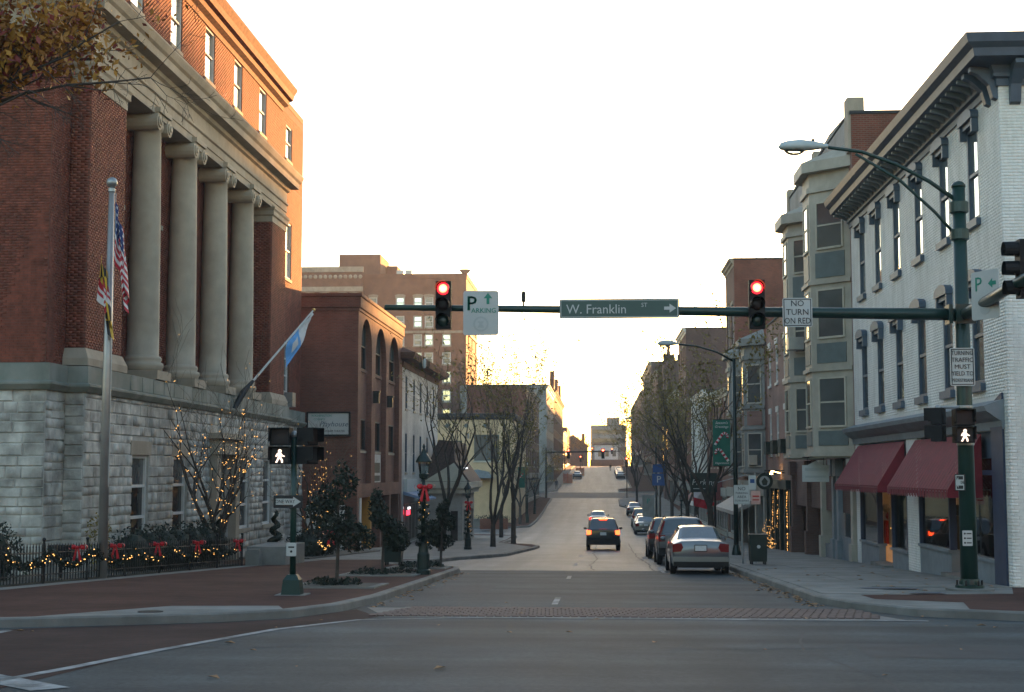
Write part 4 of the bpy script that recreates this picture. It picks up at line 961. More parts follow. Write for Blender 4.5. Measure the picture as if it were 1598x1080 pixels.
# awnings
def awning(a, b, label):
    A = thing('awning', label, 'awning', (XW, (a + b) / 2, 2.45), group='red awnings of the corner shop')
    n = int((b - a) / .16); mb = MB(); st = (b - a) / n
    for k in range(n):
        u = a + k * st; e = .012 * (k % 2)
        mb.add([(XW - .02, u, 2.5), (XW - .02, u + st, 2.5), (XW - .86, u + st, 1.14 + e), (XW - .86, u, 1.14 + e)], [(0, 1, 2, 3)])
    part('canvas', mb, 'awning_red', A)
    mb = MB()
    for k in range(n):
        u = a + k * st; d = .2 + .035 * (k % 2); x = XW - .865 - .012 * (k % 2)
        mb.add([(x, u, 1.15), (x, u + st, 1.15), (x, u + st, 1.15 - d), (x, u, 1.15 - d)], [(0, 1, 2, 3)])
    part('valance', mb, 'awning_red', A)
    for u in (a, b): part('end_flap', MB().prism([(XW - .02, 2.5), (XW - .86, 1.14), (XW - .86, .95), (XW - .02, .95)], u - .006, u + .006, 'y'), 'awning_red', A)
    part('frame', MB().tube([(XW - .02, a + .05, 1.1), (XW - .83, a + .05, 1.1), (XW - .83, b - .05, 1.1), (XW - .02, b - .05, 1.1)], .015, 6), 'grey_metal', A)
awning(35.0, 42.2, 'nearer of the two red awnings, beside the mast arm pole'); awning(43.7, 51.4, 'farther of the two red awnings, next to the bay windowed house')

# ---- bay windowed house
X = 9.4; y0, y1 = 52.05, 69.4
T = thing('bay_window_house', 'tan house with two tall beige and green bay windows', 'building', (X, 60, zs(60)))
fr, fs = shell(T, 'R', X, y0, y1, -3, 14.8, 13, 'brick_pink', [(52.6, 68.9, -3, .1, 2.0)], sidemat='brick_red')
for u, h in ((52.45, 15.45), (60.7, 15.3), (69.0, 15.3)): part('parapet_pier', MB().box(X - .12, X + .5, u - .35, u + .35, 13.4, h), 'limestone', T)
part('parapet_wall', MB().prism([(52.85, 13.7), (60.3, 13.7), (60.3, 14.95), (56.7, 15.15), (52.85, 14.95)], X - .05, X + .3, 'x').prism([(61.1, 13.7), (68.6, 13.7), (68.6, 14.95), (64.7, 15.15), (61.1, 14.95)], X - .05, X + .3, 'x'), 'grey_stucco', T)
def bay(ua, z0, lev, proj, wf, matA, matB, roofmat, ac=None):
    """canted bay running up the wall: three faces, windows and panels in storeys"""
    pts = [(X, ua), (X - proj, ua + proj), (X - proj, ua + proj + wf), (X, ua + 2 * proj + wf)]
    B = part('bay_window', MB().add([(p[0], p[1], z) for z in (z0, lev[-1][1]) for p in pts], [(0, 1, 5, 4), (1, 2, 6, 5), (2, 3, 7, 6), (0, 1, 2, 3), (4, 5, 6, 7)]), matA, T)
    for kind, a, b in [(k[2], k[0], k[1]) for k in lev]:
        for (p, q) in zip(pts[:2], pts[1:3]):
            p, q = Vector(p), Vector(q); d = (q - p); Ln = d.length; d.normalize(); nrm = Vector((-d.y, d.x))
            if nrm.x > 0 and nrm.y > -0: nrm = -nrm
            if nrm.dot(Vector((-1, -.5))) < 0: nrm = -nrm
            def fb(mb, s, e, za, zb_, o0, o1):
                c = [p + d * s + nrm * o0, p + d * e + nrm * o0, p + d * e + nrm * o1, p + d * s + nrm * o1]
                return mb.add([(v.x, v.y, z) for z in (za, zb_) for v in c], [(0, 1, 2, 3), (4, 5, 6, 7), (0, 1, 5, 4), (1, 2, 6, 5), (2, 3, 7, 6), (3, 0, 4, 7)])
            m_ = Ln * .2
            if kind == 'w':
                zm = (a + b) / 2
                f_ = part('window', fb(fb(fb(fb(fb(MB(), m_ - .07, m_, a - .06, b + .06, .004, .05), Ln - m_, Ln - m_ + .07, a - .06, b + .06, .004, .05), m_, Ln - m_, b, b + .07, .004, .05), m_, Ln - m_, a - .08, a, .004, .08), m_, Ln - m_, zm - .03, zm + .03, .004, .035), 'cream_trim', B)
                part('pane', fb(MB(), m_, Ln - m_, zm + .03, b, .004, .02), 'pane_mid', f_); part('pane', fb(MB(), m_, Ln - m_, a, zm - .03, .004, .014), 'pane_mid', f_)
            elif kind == 'p': part('panel', fb(MB(), m_ * .7, Ln - m_ * .7, a, b, .004, .03), matB, B)
            elif kind == 's': part('moulding', fb(MB(), -.03, Ln + .03, a, b, .004, .1), matA, B)
    off = [(X, ua - .35), (X - proj - .3, ua + proj - .25), (X - proj - .3, ua + proj + wf + .25), (X, ua + 2 * proj + wf + .35)]
    zt_ = lev[-1][1]
    part('bay_roof', MB().add([(p[0], p[1], z) for z in (zt_ - .05, zt_ + .35) for p in off] + [(X, ua + .3, zt_ + .9), (X, ua + 2 * proj + wf - .3, zt_ + .9)], [(0, 1, 2, 3), (0, 1, 5, 4), (1, 2, 6, 5), (2, 3, 7, 6), (4, 5, 8), (5, 6, 9, 8), (6, 7, 9)]), roofmat, B)
    return B
LV = [(2.15, 2.3, 's'), (2.55, 3.1, 'p'), (3.3, 5.05, 'w'), (5.35, 5.5, 's'), (5.65, 6.4, 'p'), (6.65, 8.4, 'w'), (8.65, 8.8, 's'), (8.9, 9.85, 'p'), (10.05, 11.75, 'w'), (12.2, 12.4, 's'), (12.4, 13.0, 'x')]
bay(52.75, 2.1, LV, 1.3, 1.7, 'bay_beige', 'bay_green', 'bay_beige')
bay(59.4, 2.1, LV[:-3] + [(10.05, 11.4, 'w'), (11.6, 11.8, 's'), (11.8, 12.2, 'x')], 1.25, 1.7, 'bay_beige', 'bay_green', 'bay_beige')
part('air_conditioner', MB().box(7.95, 8.6, 59.5, 60.15, 6.68, 7.2), 'grey_metal', T)
g = zs(60)
part('shop_base', MB().box(X - .02, X + .25, 52.7, 68.8, -.0, 2.05), 'brick_dark', T)
for u, m_ in ((52.5, 'bay_beige'), (55.6, 'slate_blue_light'), (56.7, 'slate_blue_light'), (59.6, 'bay_beige'), (63.8, 'brick_dark'), (68.6, 'brick_dark')):
    part('pilaster', MB().box(X - .28, X + .3, u - .3, u + .3, -2.6, g + .9).box(X - .2, X + .3, u - .22, u + .22, g + .9, 1.4).box(X - .32, X + .3, u - .34, u + .34, 1.4, 2.05), m_, T)
part('stall_riser', MB().box(X - .1, X + .2, 52.8, 55.3, -2.8, g + 1.05).box(X - .1, X + .2, 57.0, 59.3, -2.8, g + .6), 'slate_blue_light', T)
part('shop_pane', MB().box(X + .02, X + .03, 52.8, 55.3, g + 1.05, 1.4), 'shop_glass', T)
part('interior', MB().box(X + 1.2, X + 1.3, 52.6, 55.6, -2.5, 1.6).box(X + .2, X + 1.2, 52.7, 55.4, -2.8, g + .9), 'interior', T, label='warm shop window display with its own glow')
part('door', MB().box(X + .5, X + .56, 55.6, 56.7, g + .05, 1.4), 'navy', T)
rg = random.Random(5); mb = MB()
for k in range(150):
    y_ = rg.choice((52.95, 53.2, 55.1)) + rg.gauss(0, .1) if k < 80 else rg.uniform(52.9, 55.2); mb.ball((X + .15 + rg.uniform(0, .3), y_, rg.uniform(g + 1.1, 1.4) if k < 80 else rg.uniform(g + 1.1, g + 1.9)), .015, 5, 3)
tag(part('string_lights', mb, 'bulb_warm', kind='stuff'), 'warm string lights in the shop window below the near bay', 'string lights')
S = thing('shop_sign', 'white painted sign above the columned doorway under the bays', 'sign', (X - .9, 56, 1.5))
p0, p1 = at(1252, 726, 55.2), at(1294, 752, 55.2)
part('panel', MB().box(p0.x, p1.x, 55.2, 55.26, p1.z, p0.z).prism([(p0.x + .2, p0.z), (p1.x - .2, p0.z), ((p0.x + p1.x) / 2, p0.z + .16)], 55.2, 55.26), 'sign_white', S)
part('print', MB().box(p0.x + .1, p1.x - .1, 55.18, 55.195, p0.z - .22, p0.z - .1).box(p0.x + .1, p1.x - .1, 55.18, 55.195, p0.z - .48, p0.z - .4), 'sign_grey', S)
part('bracket', MB().tube([(p0.x, 55.23, p0.z + .3), (X, 55.23, p0.z + .3)], .02, 6).tube([(p0.x + .2, 55.23, p0.z), (p0.x + .2, 55.23, p0.z + .3)], .01, 5).tube([(p1.x - .2, 55.23, p0.z), (p1.x - .2, 55.23, p0.z + .3)], .01, 5), 'black_metal', S)

# ---- pink brick house with three windows a floor and a dark green shopfront
X = 9.4; y0, y1 = 69.45, 79.5
T = thing('pink_brick_house', 'pinkish brick house with white window frames over a dark lit shopfront', 'building', (X, 74, zs(74)))
uu = [71.8, 75.0, 78.0]; g = zs(76)
hs = [(u - .45, u + .45, z, z + h) for u in uu for z, h in ((6.25, 2.05), (2.5, 2.2))] + [(69.8, 79.2, -3, .7, 1.2)]
fr, fs = shell(T, 'R', X, y0, y1, -3.4, 9.6, 13, 'brick_pink', hs)
for u in uu:
    for z, h in ((6.25, 2.05), (2.5, 2.2)): window(T, fr, u, z, .9, h, 'white_trim', 'pane_mid', ('white_trim', .14, .08), ('white_trim', .3, .06, 'flat'), ft=.13, r=.06)
for u in uu: part('window_box', MB().fbox(fr, u - .5, u + .5, 2.5, 3.2, .09, .35), 'hedge', T)
sf = part('shopfront', MB().box(X - .35, X - .02, 69.6, 79.4, .7, 1.15).box(X + .9, X + 1, 69.8, 79.2, -3, .69), 'dark_green', T)
for u in (69.7, 71.5, 73.5, 75.5, 77.4, 79.2): part('post', MB().box(X - .18, X, u - .16, u + .16, -3, .69), 'dark_green', sf)
for a, b in ((69.9, 71.3), (71.7, 73.3), (75.7, 77.2), (77.6, 79)): part('shop_pane', MB().box(X + .1, X + .11, a, b, g + .6, .6), 'pane_dark', sf); part('stall_riser', MB().box(X, X + .2, a, b, -3, g + .59), 'dark_green', sf)
for u in (72.5, 74, 75.6): part('sign_lamp', MB().tube([(X - .02, u, 1.5), (X - .5, u, 1.6), (X - .5, u, 1.42)], [.03, .03, .09], 6), 'black_metal' if u != 74 else 'lamp_lit', sf)
rg = random.Random(9); mb = MB()
for u, dens in ((70.1, 60), (73.4, 26), (75.4, 24)):
    for k in range(dens): t = rg.random(); mb.ball((X - .24, u + rg.gauss(0, .12) + (0 if u < 71 else t * .7), .6 - t * (2.9 if u < 71 else 1.9)), .013, 5, 3)
for k in range(90): mb.ball((X - .3 - rg.uniform(0, .3), rg.choice((74.6, 76.2, 77.6)) + rg.gauss(0, .45), g + abs(rg.gauss(.35, .55)) + .1), .013, 5, 3)
tag(part('string_lights', mb, 'bulb_warm', kind='stuff'), 'warm string lights trailing down the dark green shopfront', 'string lights')
for u, z in ((73.9, -.5), (75.8, -.6), (77.8, -.45)):
    pass
S = thing('hanging_plaque', 'round dark green plaque hanging by the lit shopfront', 'sign', (8.2, 72.8, .6))
c = at(1193, 751, 72.8)
part('disc', MB().tube([(c.x, 72.75, c.z), (c.x, 72.85, c.z)], .42, 20), 'dark_green', S); part('emblem', MB().tube([(c.x, 72.73, c.z), (c.x, 72.749, c.z)], .27, 16), 'sign_grey', S); part('emblem', MB().prism([(c.x - .1, c.z - .2), (c.x + .1, c.z - .2), (c.x + .16, c.z), (c.x, c.z + .2), (c.x - .16, c.z)], 72.72, 72.729), 'dark_green', S)
part('arm', MB().tube([(c.x, 72.8, c.z + .42), (c.x, 72.8, c.z + .55), (X, 72.8, c.z + .55)], .02, 6), 'black_metal', S)

# ---- grey Victorian house with canted bays
y0, y1 = 79.55, 97.6
T = thing('grey_victorian_house', 'grey green Victorian house with ornate bay windows', 'building', (X, 88, zs(88)))
fr, fs = shell(T, 'R', X, y0, y1, -4, 8.7, 13, 'brick_brown', [(80, 97.2, -4, .2, 1.0)])
LG = [(1.5, 1.7, 's'), (1.9, 3.7, 'w'), (3.95, 4.1, 's'), (4.2, 5.0, 'p'), (5.15, 5.3, 's'), (5.5, 7.6, 'w'), (7.95, 8.2, 's'), (8.2, 8.8, 'x')]
bay(80.6, 1.3, LG, 1.05, 1.6, 'bay_grey', 'brick_pink', 'bay_grey'); bay(89.6, 1.3, LG, 1.05, 1.6, 'bay_grey', 'brick_pink', 'bay_grey')
part('air_conditioner', MB().box(8.5, 8.95, 80.9, 81.5, 1.95, 2.5), 'grey_metal', T)
part('shop_base', MB().box(X - .25, X + .1, 79.8, 97.4, .2, 1.0), 'bay_grey', T); part('storefront', MB().box(X + .8, X + .9, 80, 97.2, -4, .19), 'pane_dark', T)
for u in (80.2, 84, 88.5, 93, 97): part('pilaster', MB().box(X - .2, X + .3, u - .3, u + .3, -4, .199), 'bay_grey', T)
part('canopy', MB().prism([(X - .02, .2), (X - 1.6, -.75), (X - 1.6, -.95), (X - .02, -.2)], 83.5, 96, 'y'), 'utility_tan', T)

# ---- the rest of the right side
block('tall_brick_house', 'tall narrow brick house with a blank side wall above the Victorian house', 'R', 9.4, 97.65, 104.2, 16.2, 'brick_dark', [(2.2, 2.2), (6.2, 2.4), (10.4, 2.8)], 2, 1.4, corn=('limestone', .6), sidemat='brick_red')
T, fr = block('awning_shop', 'brick shop with a sloping maroon awning by the parking sign', 'R', 9.4, 104.3, 124, 7.6, 'brick_brown', [(1.9, 2.0), (5, 1.8)], 6, 1.2, corn=('cream_trim', .6))
part('awning', MB().prism([(9.35, 1.2), (7.2, -.75), (7.2, -.95), (9.35, -.6)], 109, 121, 'y'), 'awning_maroon', T)
part('awning_trim', MB().box(7.12, 7.19, 108.9, 121.1, -1.05, -.72), 'white_trim', T)
T, fr = block('white_pilaster_shop', 'shop with tall white pilasters among the right hand trees', 'R', 9.4, 124.1, 140, 8.6, 'cream_trim', [(1.6, 2.0), (4.8, 2.0)], 5, 1.3, corn=('white_trim', .7))
for k in range(6): part('pilaster', MB().box(9.1, 9.39, 124.3 + k * 3.05, 124.85 + k * 3.05, -.2, 8.0), 'white_trim', T)
block('red_shop', 'low red brick shop before the tall flat roofed block', 'R', 9.4, 140.1, 152, 8.0, 'brick_red', [(1.4, 2.0), (4.6, 2.0)], 4, 1.2)
block('flat_brick_block', 'large flat roofed brick block with a pale corner strip', 'R', 9.4, 152.1, 166, 16.9, 'brick_brown', [(2, 2.2), (5.8, 2.2), (9.4, 2.2), (13, 2.2)], 4, 1.4, corn=('white_trim', .7), sidemat='brick_dark')
block('mid_brick_shop', 'brown brick shop between the flat roofed block and the church', 'R', 9.4, 166.1, 192, 11, 'brick_tan_red', [(2.4, 2.2), (6.6, 2.2)], 7, 1.5, corn=('cream_trim', .8))
T = thing('church', 'dark church with a battlemented tower and a thin spire', 'church', (11, 199, zs(199)))
part('wall', MB().box(9.4, 30, 192.2, 204, -4, 15), 'brick_dark', T); part('tower', MB().box(9.2, 12.6, 199.5, 203.9, -4, 17.2), 'brick_dark', T)
for k in range(4): part('battlement', MB().box(9.2 + k * .95, 9.75 + k * .95, 199.5, 200, 17.2, 18), 'brick_dark', T)
part('spire', MB().lathe([(.55, 0), (.6, .4), (.35, .5), (.02, 3.2)], 8, (9.9, 200.4, 17.2)), 'brick_dark', T)
for u in (194, 196.2, 201.7): part('window', MB().prism([(u - .5, 3), (u + .5, 3), (u + .5, 7), (u, 8), (u - .5, 7)], 9.1 if u > 199 else 9.34, 9.2 if u > 199 else 9.398, 'x'), 'pane_mid', T)
block('tall_far_block', 'tall brick block just past the right hand cross street', 'R', 9.4, 225, 252, 17.5, 'brick_brown', [(4.4, 2.2), (8, 2.2), (11.6, 2.2)], 7, 1.6, corn=('limestone', .8))
block('turreted_block', 'far brick block with the highest roof on the right side', 'R', 9.4, 252.2, 300, 21, 'brick_dark', [(5, 2.3), (9, 2.3), (13, 2.3), (17, 2)], 11, 1.7, corn=('cream_trim', .9))
block('distant_block', 'distant tan brick block behind the right hand trees', 'R', 9.4, 300.3, 360, 18.5, 'brick_tan_red', [(6, 2.3), (10, 2.3), (14, 2.2)], 13, 1.7, corn=('limestone', .9))
block('last_block', 'last brown block on the right before the crest', 'R', 9.4, 360.3, 418, 19.5, 'brick_brown', [(7, 2.3), (11, 2.3), (15, 2.2)], 13, 1.7)
# unseen blocks added behind the right row to shade the civic building
block('tall_shade_block', 'tallest unseen brick block added behind the right hand row for shade', 'R', 25, 205, 237, 30.8, 'brick_dark', [(19, 2.5)], 5, 1.8, depth=20, shop=False)
block('low_shade_block', 'lowest unseen brick block added behind the right hand row for shade', 'R', 25, 247.7, 264, 22.6, 'brick_brown', [(15, 2.5)], 9, 1.8, depth=20, shop=False)
block('mid_shade_block', 'middle unseen brick block added behind the right hand row for shade', 'R', 25, 237.2, 247.5, 28.2, 'brick_dark', [(19, 2.5)], 3, 1.8, depth=20, shop=False)
# unseen blocks added behind the viewpoint for glass and car paint to mirror
for sd_, x_, lb in (('L', -11, 'unseen brick block added behind the viewpoint on the left for reflections'), ('R', 11, 'unseen brick block added behind the viewpoint on the right for reflections')):
    block('reflection_block', lb, sd_, x_, -58, -7, 12.5, 'brick_brown', [(4.6, 2.1), (8.4, 2.1)], 12, 1.2, depth=26, corn=('limestone', .8))
# ================================================================== TREES AND PLANTS
def leaf_quads(pts, size, rg, flat=0.0):
    pts = np.asarray(pts); n = len(pts)
    a = rg.normal(size=(n, 3)); a /= np.linalg.norm(a, axis=1)[:, None]
    b = rg.normal(size=(n, 3)); b -= a * (a * b).sum(1)[:, None]; b /= np.linalg.norm(b, axis=1)[:, None]
    c = np.cross(a, b); s = (size * rg.uniform(.6, 1.4, n))[:, None]
    V = np.stack([pts - a * s, pts - b * s * .5 + c * s * .12, pts + a * s, pts + b * s * .5 + c * s * .12], 1).reshape(-1, 3)
    return V, np.arange(n * 4).reshape(-1, 4)
def grow(seed, base, height, r0, stems=3, levels=3, spread=.55, droop=0.0, kids=(4, 4, 4), lean=(0, 0), tfrac=.2):
    """a bare tree: stems fork into limbs, branches and twigs, every one tapering; returns wood, twigs and tip points"""
    rg = random.Random(seed); wood = MB(); twig = MB(); tips = []
    def branch(p, d, L, r, lev):
        n = 5 if lev < 2 else 4; pts = [p.copy()]; rad = [r]; q = p.copy(); dd = d.copy()
        for i in range(n):
            dd = (dd + Vector((rg.gauss(0, .13), rg.gauss(0, .13), rg.gauss(.05, .08) - droop * lev))).normalized()
            q = q + dd * (L / n); pts.append(q.copy()); rad.append(max(.004, r * (1 - .62 * (i + 1) / n)))
        (wood if lev < 2 else twig).tube(pts, rad, (8, 6, 4, 3, 3)[min(lev, 4)], cap=False)
        if lev >= levels:
            tips.extend(pts[1:]); return
        for k in range(kids[min(lev, len(kids) - 1)]):
            t = rg.uniform(.35, 1.0) if k else 1.0; i = min(n, max(1, int(round(t * n)))); az = rg.uniform(0, 6.283)
            side = dd.cross(Vector((math.cos(az), math.sin(az), .3))).normalized()
            nd = (dd * rg.uniform(.6, 1.0) + side * rg.uniform(.35, .9) * spread * 1.5 + Vector((0, 0, .18))).normalized()
            branch(pts[i], nd, L * rg.uniform(.5, .78), rad[i] * rg.uniform(.55, .8), lev + 1)
    b = Vector(base); th_ = height * tfrac
    wood.tube([b - Vector((0, 0, .15)), b + Vector((0, 0, .12)), b + Vector((lean[0] * .5, lean[1] * .5, th_))], [r0 * 1.35, r0 * 1.05, r0 * .9], 10, cap=False)
    f = b + Vector((lean[0] * .5, lean[1] * .5, th_ * .97))
    for k in range(stems):
        az = 6.283 * k / stems + rg.uniform(-.4, .4)
        d = Vector((math.cos(az) * spread * .62 + lean[0] * .3, math.sin(az) * spread * .62 + lean[1] * .3, 1)).normalized()
        branch(f, d, height * rg.uniform(.36, .46), r0 * .62, 0)
    return wood, twig, tips
def bare_tree(seed, base, height, r0, label, leaves=700, lm='leaf_olive', name='street_tree', **kw):
    T = thing(name, label, 'tree', base, group='bare street trees')
    wd, tw, tips = grow(seed, base, height, r0, **kw)
    part('trunk', wd, 'bark', T, True); part('twigs', tw, 'bark_grey', T)
    if leaves:
        leaves = int(leaves * 1.9)
        rg = np.random.default_rng(seed); tp = np.array([t[:] for t in tips]); tp = tp[rg.integers(0, len(tp), leaves)] + rg.normal(0, .06, (leaves, 3))
        o = part('crown', np_mesh('crown', *leaf_quads(tp, .075, rg)), lm, T, label='last few yellow green leaves')
    return T, tips
def gp(x, y): return (x, y, zs(y))
bare_tree(11, gp(-6.0, 80), 12.2, .15, 'bare many stemmed street tree nearest the far lamp post, left pavement', 1100, stems=4, spread=.5, tfrac=.1)
bare_tree(12, gp(-5.3, 87.5), 12.6, .15, 'bare tree with a dark thick trunk standing just behind the many stemmed one', 900, stems=3, spread=.45)
bare_tree(13, gp(-7.6, 68), 10, .15, 'bare leaning tree in front of the small mansard shop', 250, stems=4, spread=.6, lean=(.5, 0))
bare_tree(14, gp(-7.2, 104), 8.5, .15, 'bare street tree in front of the white brick house end', 700, stems=3)
bare_tree(15, gp(-7.6, 136), 7.5, .14, 'slim bare street tree beside the tan building corner', 600, stems=3)
bare_tree(16, gp(-7.8, 172), 8, .15, 'bare street tree far along the left pavement', 600, stems=3)
bare_tree(21, gp(5.2, 66), 10.5, .15, 'bare dark street tree nearest the candy cane banner', 900, stems=3, spread=.55, lean=(-.2, 0))
bare_tree(22, gp(5.7, 84), 11, .15, 'bare street tree just past the dark green Parking sign', 1300, stems=4, spread=.55)
bare_tree(23, gp(6.1, 99), 11.5, .15, 'bare street tree behind the two walkers on the right', 1400, stems=4, spread=.55)
bare_tree(24, gp(6.0, 118), 12, .15, 'fourth bare street tree after the candy cane banner, right pavement', 1400, stems=4, spread=.55)
bare_tree(25, gp(6.0, 142), 12.5, .15, 'bare street tree with yellowing twigs midway down the right side', 1400, stems=4, spread=.55)
bare_tree(26, gp(4.7, 178), 11.5, .15, 'bare forked tree at the far right corner', 1500, stems=4, spread=.5)
bare_tree(27, gp(6.2, 246), 12, .15, 'farthest bare tree on the right, past the cross street', 1300, stems=4, spread=.5)
for k, (x, y, h) in enumerate(((-5, 440, 9), (-9.5, 436, 8))):
    bare_tree(40 + k, (x, y, 3), h, .2, 'bushy tree at the crest of the street, %s' % ('right one of the pair' if k == 0 else 'left one of the pair'), 3000, 'leaf_autumn', stems=4, levels=3)
# autumn maple whose branches hang into the picture at top left
T = thing('maple_tree', 'autumn maple with orange and red leaves reaching in from the left', 'tree', gp(-12.6, 24))
wd, tw, tips = MB(), MB(), []
b = Vector(gp(-12.6, 24)); wd.tube([b - Vector((0, 0, .2)), b + Vector((0, 0, .3)), b + Vector((.1, 0, 3)), b + Vector((.3, .1, 5)), b + Vector((.2, 0, 9.6))], [.34, .26, .2, .15, .06], 12, cap=False)
rg = random.Random(3)
def limb(p, d, L, r, lev):
    n = 6; pts = [p.copy()]; rad = [r]; q = p.copy(); dd = d.copy()
    for i in range(n):
        dd = (dd + Vector((rg.gauss(0, .12), rg.gauss(0, .12), rg.gauss(-.015, .1)))).normalized(); q = q + dd * L / n; pts.append(q.copy()); rad.append(max(.0035, r * (1 - .7 * (i + 1) / n)))
    (wd if lev < 1 else tw).tube(pts, rad, (8, 5, 4, 3)[min(lev, 3)], cap=False)
    if lev >= 2: tips.extend(pts[1:])
    if lev >= 3: return
    for k in range((8, 5, 3)[lev]):
        i = rg.randint(2, n); az = rg.uniform(0, 6.28); s = dd.cross(Vector((math.cos(az), math.sin(az), .2))).normalized()
        limb(pts[i], (dd * .8 + s * rg.uniform(.4, .9)).normalized(), L * rg.uniform(.22, .42), rad[i] * .6, lev + 1)
for tgt in ((215, 72), (150, 15), (90, 35), (50, 70), (30, 10), (-20, 40), (110, 55), (45, -30), (170, -60), (20, 85)):
    e = at(tgt[0], tgt[1], 23 + rg.uniform(-1, 1.2)); s = b + Vector((.25, .1, rg.uniform(7.6, 9.0))); d = e - s; limb(s, (d.normalized() + Vector((0, 0, .05))).normalized(), d.length * .9, .045, 0)
for k in range(10):
    az = rg.uniform(1.8, 4.6); limb(b + Vector((.2, 0, rg.uniform(7.2, 9.2))), Vector((math.cos(az), math.sin(az), rg.uniform(.1, .7))).normalized(), rg.uniform(2, 3.2), .06, 0)
part('trunk', wd, 'bark', T, True); part('twigs', tw, 'bark', T)
rgn = np.random.default_rng(4); tp = np.array([t[:] for t in tips])
xs_ = at(150, 50, 23).x
tp = tp[tp[:, 2] > np.where(tp[:, 0] < at(60, 100, 23).x, at(60, 118, 23).z, at(60, 92, 23).z)]
keep = rgn.random(len(tp)) < np.clip(1.2 - (tp[:, 0] - (xs_ - 1.6)) / 2.2, .07, 1); tp = tp[keep]
cl = tp[rgn.integers(0, len(tp), 11500)] + rgn.normal(0, .16, (11500, 3))
part('crown', np_mesh('crown', *leaf_quads(cl[:9800], .072, rgn)), 'leaf_autumn', T); part('crown', np_mesh('crown', *leaf_quads(cl[9800:], .07, rgn)), 'leaf_red', T)

def shrub_cloud(centres, n, rg):
    """points crowded towards the outside of several overlapping rounded masses"""
    out = []
    for (c, r) in centres:
        k = int(n * r[0] * r[1] / sum(q[1][0] * q[1][1] for q in centres)); d = rg.normal(size=(k, 3)); d /= np.linalg.norm(d, axis=1)[:, None]
        out.append(np.array(c) + d * np.array(r) * (rg.uniform(.45, 1.05, k) ** .6)[:, None])
    return np.concatenate(out)
def shrub(name, label, cat, base, centres, n, size, mat='leaf_dark', stem=None, core=True):
    T = thing(name, label, cat, base); rg = np.random.default_rng(int(abs(base[0] * 97 + base[1] * 13)) + 1)
    if stem: part('trunk', MB().tube([Vector(base), Vector(base) + Vector((.03, 0, stem * .5)), Vector(base) + Vector((0, .02, stem))], [.045, .035, .02], 7), 'bark', T)
    part('foliage' if not stem else 'crown', np_mesh('foliage', *leaf_quads(shrub_cloud(centres, n, rg), size, rg)), mat, T)
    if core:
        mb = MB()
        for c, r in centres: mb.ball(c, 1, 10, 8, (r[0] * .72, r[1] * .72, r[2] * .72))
        part('inner_core', mb, 'hedge', T)  # solid dark cores added inside the leaves to block the view through
def small_tree(x, y, h, w_, label, seed):
    z = zs(y); rg = random.Random(seed); cs = []
    for k in range(11):
        t = k / 10; rr = w_ * (.5 - .3 * t) ; az = rg.uniform(0, 6.28)
        cs.append(((x + math.cos(az) * rr * .7, y + math.sin(az) * rr * .7, z + h * (.38 + .55 * t)), (rr * .62, rr * .62, h * .11)))
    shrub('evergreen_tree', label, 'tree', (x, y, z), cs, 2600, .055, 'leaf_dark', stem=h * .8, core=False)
small_tree(-5.86, 31.5, 2.75, 1.5, 'young dark evergreen tree in the nearer pavement bed', 1)
small_tree(-5.9, 38.4, 2.3, 1.2, 'smaller young evergreen tree in the farther pavement bed', 2)
small_tree(-5.0, 44.6, 2.1, 1.1, 'low bushy evergreen just behind the near lamp post', 3)
for (x0, x1, y0, y1, lb) in ((-6.6, -5.1, 30.7, 32.4, 'low green groundcover bed around the nearer evergreen tree'), (-6.7, -5.1, 37.4, 39.6, 'low green groundcover bed around the farther evergreen tree'), (-6.3, -4.9, 43.0, 45.0, 'small groundcover tuft bed by the kerb end')):
    zc = zs((y0 + y1) / 2); cs = [((random.uniform(x0 + .2, x1 - .2), random.uniform(y0 + .2, y1 - .2), zc + .03), (.3, .3, .14)) for k in range(10)]
    T = thing('groundcover', lb, 'plants', ((x0 + x1) / 2, (y0 + y1) / 2, zc)); rg_ = np.random.default_rng(int(y0)); part('foliage', np_mesh('foliage', *leaf_quads(shrub_cloud(cs, 900, rg_), .05, rg_)), 'leaf_dark', T)
    part('bed_edging', sheet([(x0 - .25, y0 - .25), (x1 + .25, y0 - .25), (x1 + .25, y1 + .25), (x0 - .25, y1 + .25)], SW + .03, .05), 'concrete', T); part('soil', sheet([(x0 - .1, y0 - .1), (x1 + .1, y0 - .1), (x1 + .1, y1 + .1), (x0 - .1, y1 + .1)], SW + .036), 'ground_soil', T)
# garden before the civic building
struct('garden_bed', sheet([(-24, 29.4), (-13.0, 29.9), (-11.6, 45.3), (-13.8, 46.3), (-13.85, 37.0), (-14.4, 36), (-24, 35.9)], SW + .05, .08), 'ground_soil')
struct('garden_bed', sheet([(-13.8, 53.3), (-10.9, 53.0), (-10.4, 67), (-14.3, 67.5), (-14.3, 62), (-13.8, 61.6)], SW + .05, .08), 'ground_soil')
zc = zs(40)
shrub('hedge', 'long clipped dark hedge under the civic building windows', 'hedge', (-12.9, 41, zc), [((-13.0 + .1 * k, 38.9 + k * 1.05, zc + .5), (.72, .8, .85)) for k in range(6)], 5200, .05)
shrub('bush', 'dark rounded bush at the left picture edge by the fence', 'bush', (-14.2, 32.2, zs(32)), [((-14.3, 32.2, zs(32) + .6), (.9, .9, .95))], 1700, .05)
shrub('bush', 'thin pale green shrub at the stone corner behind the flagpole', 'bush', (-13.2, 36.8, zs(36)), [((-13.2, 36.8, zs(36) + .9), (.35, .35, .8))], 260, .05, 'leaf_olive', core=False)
shrub('bush', 'dark bush with red bow beside the brick playhouse', 'bush', (-11.4, 57, zs(57)), [((-11.6, 56, zs(57) + .5), (.9, 1.3, .7)), ((-11.5, 58.5, zs(58) + .55), (.9, 1.3, .75))], 1800, .06)
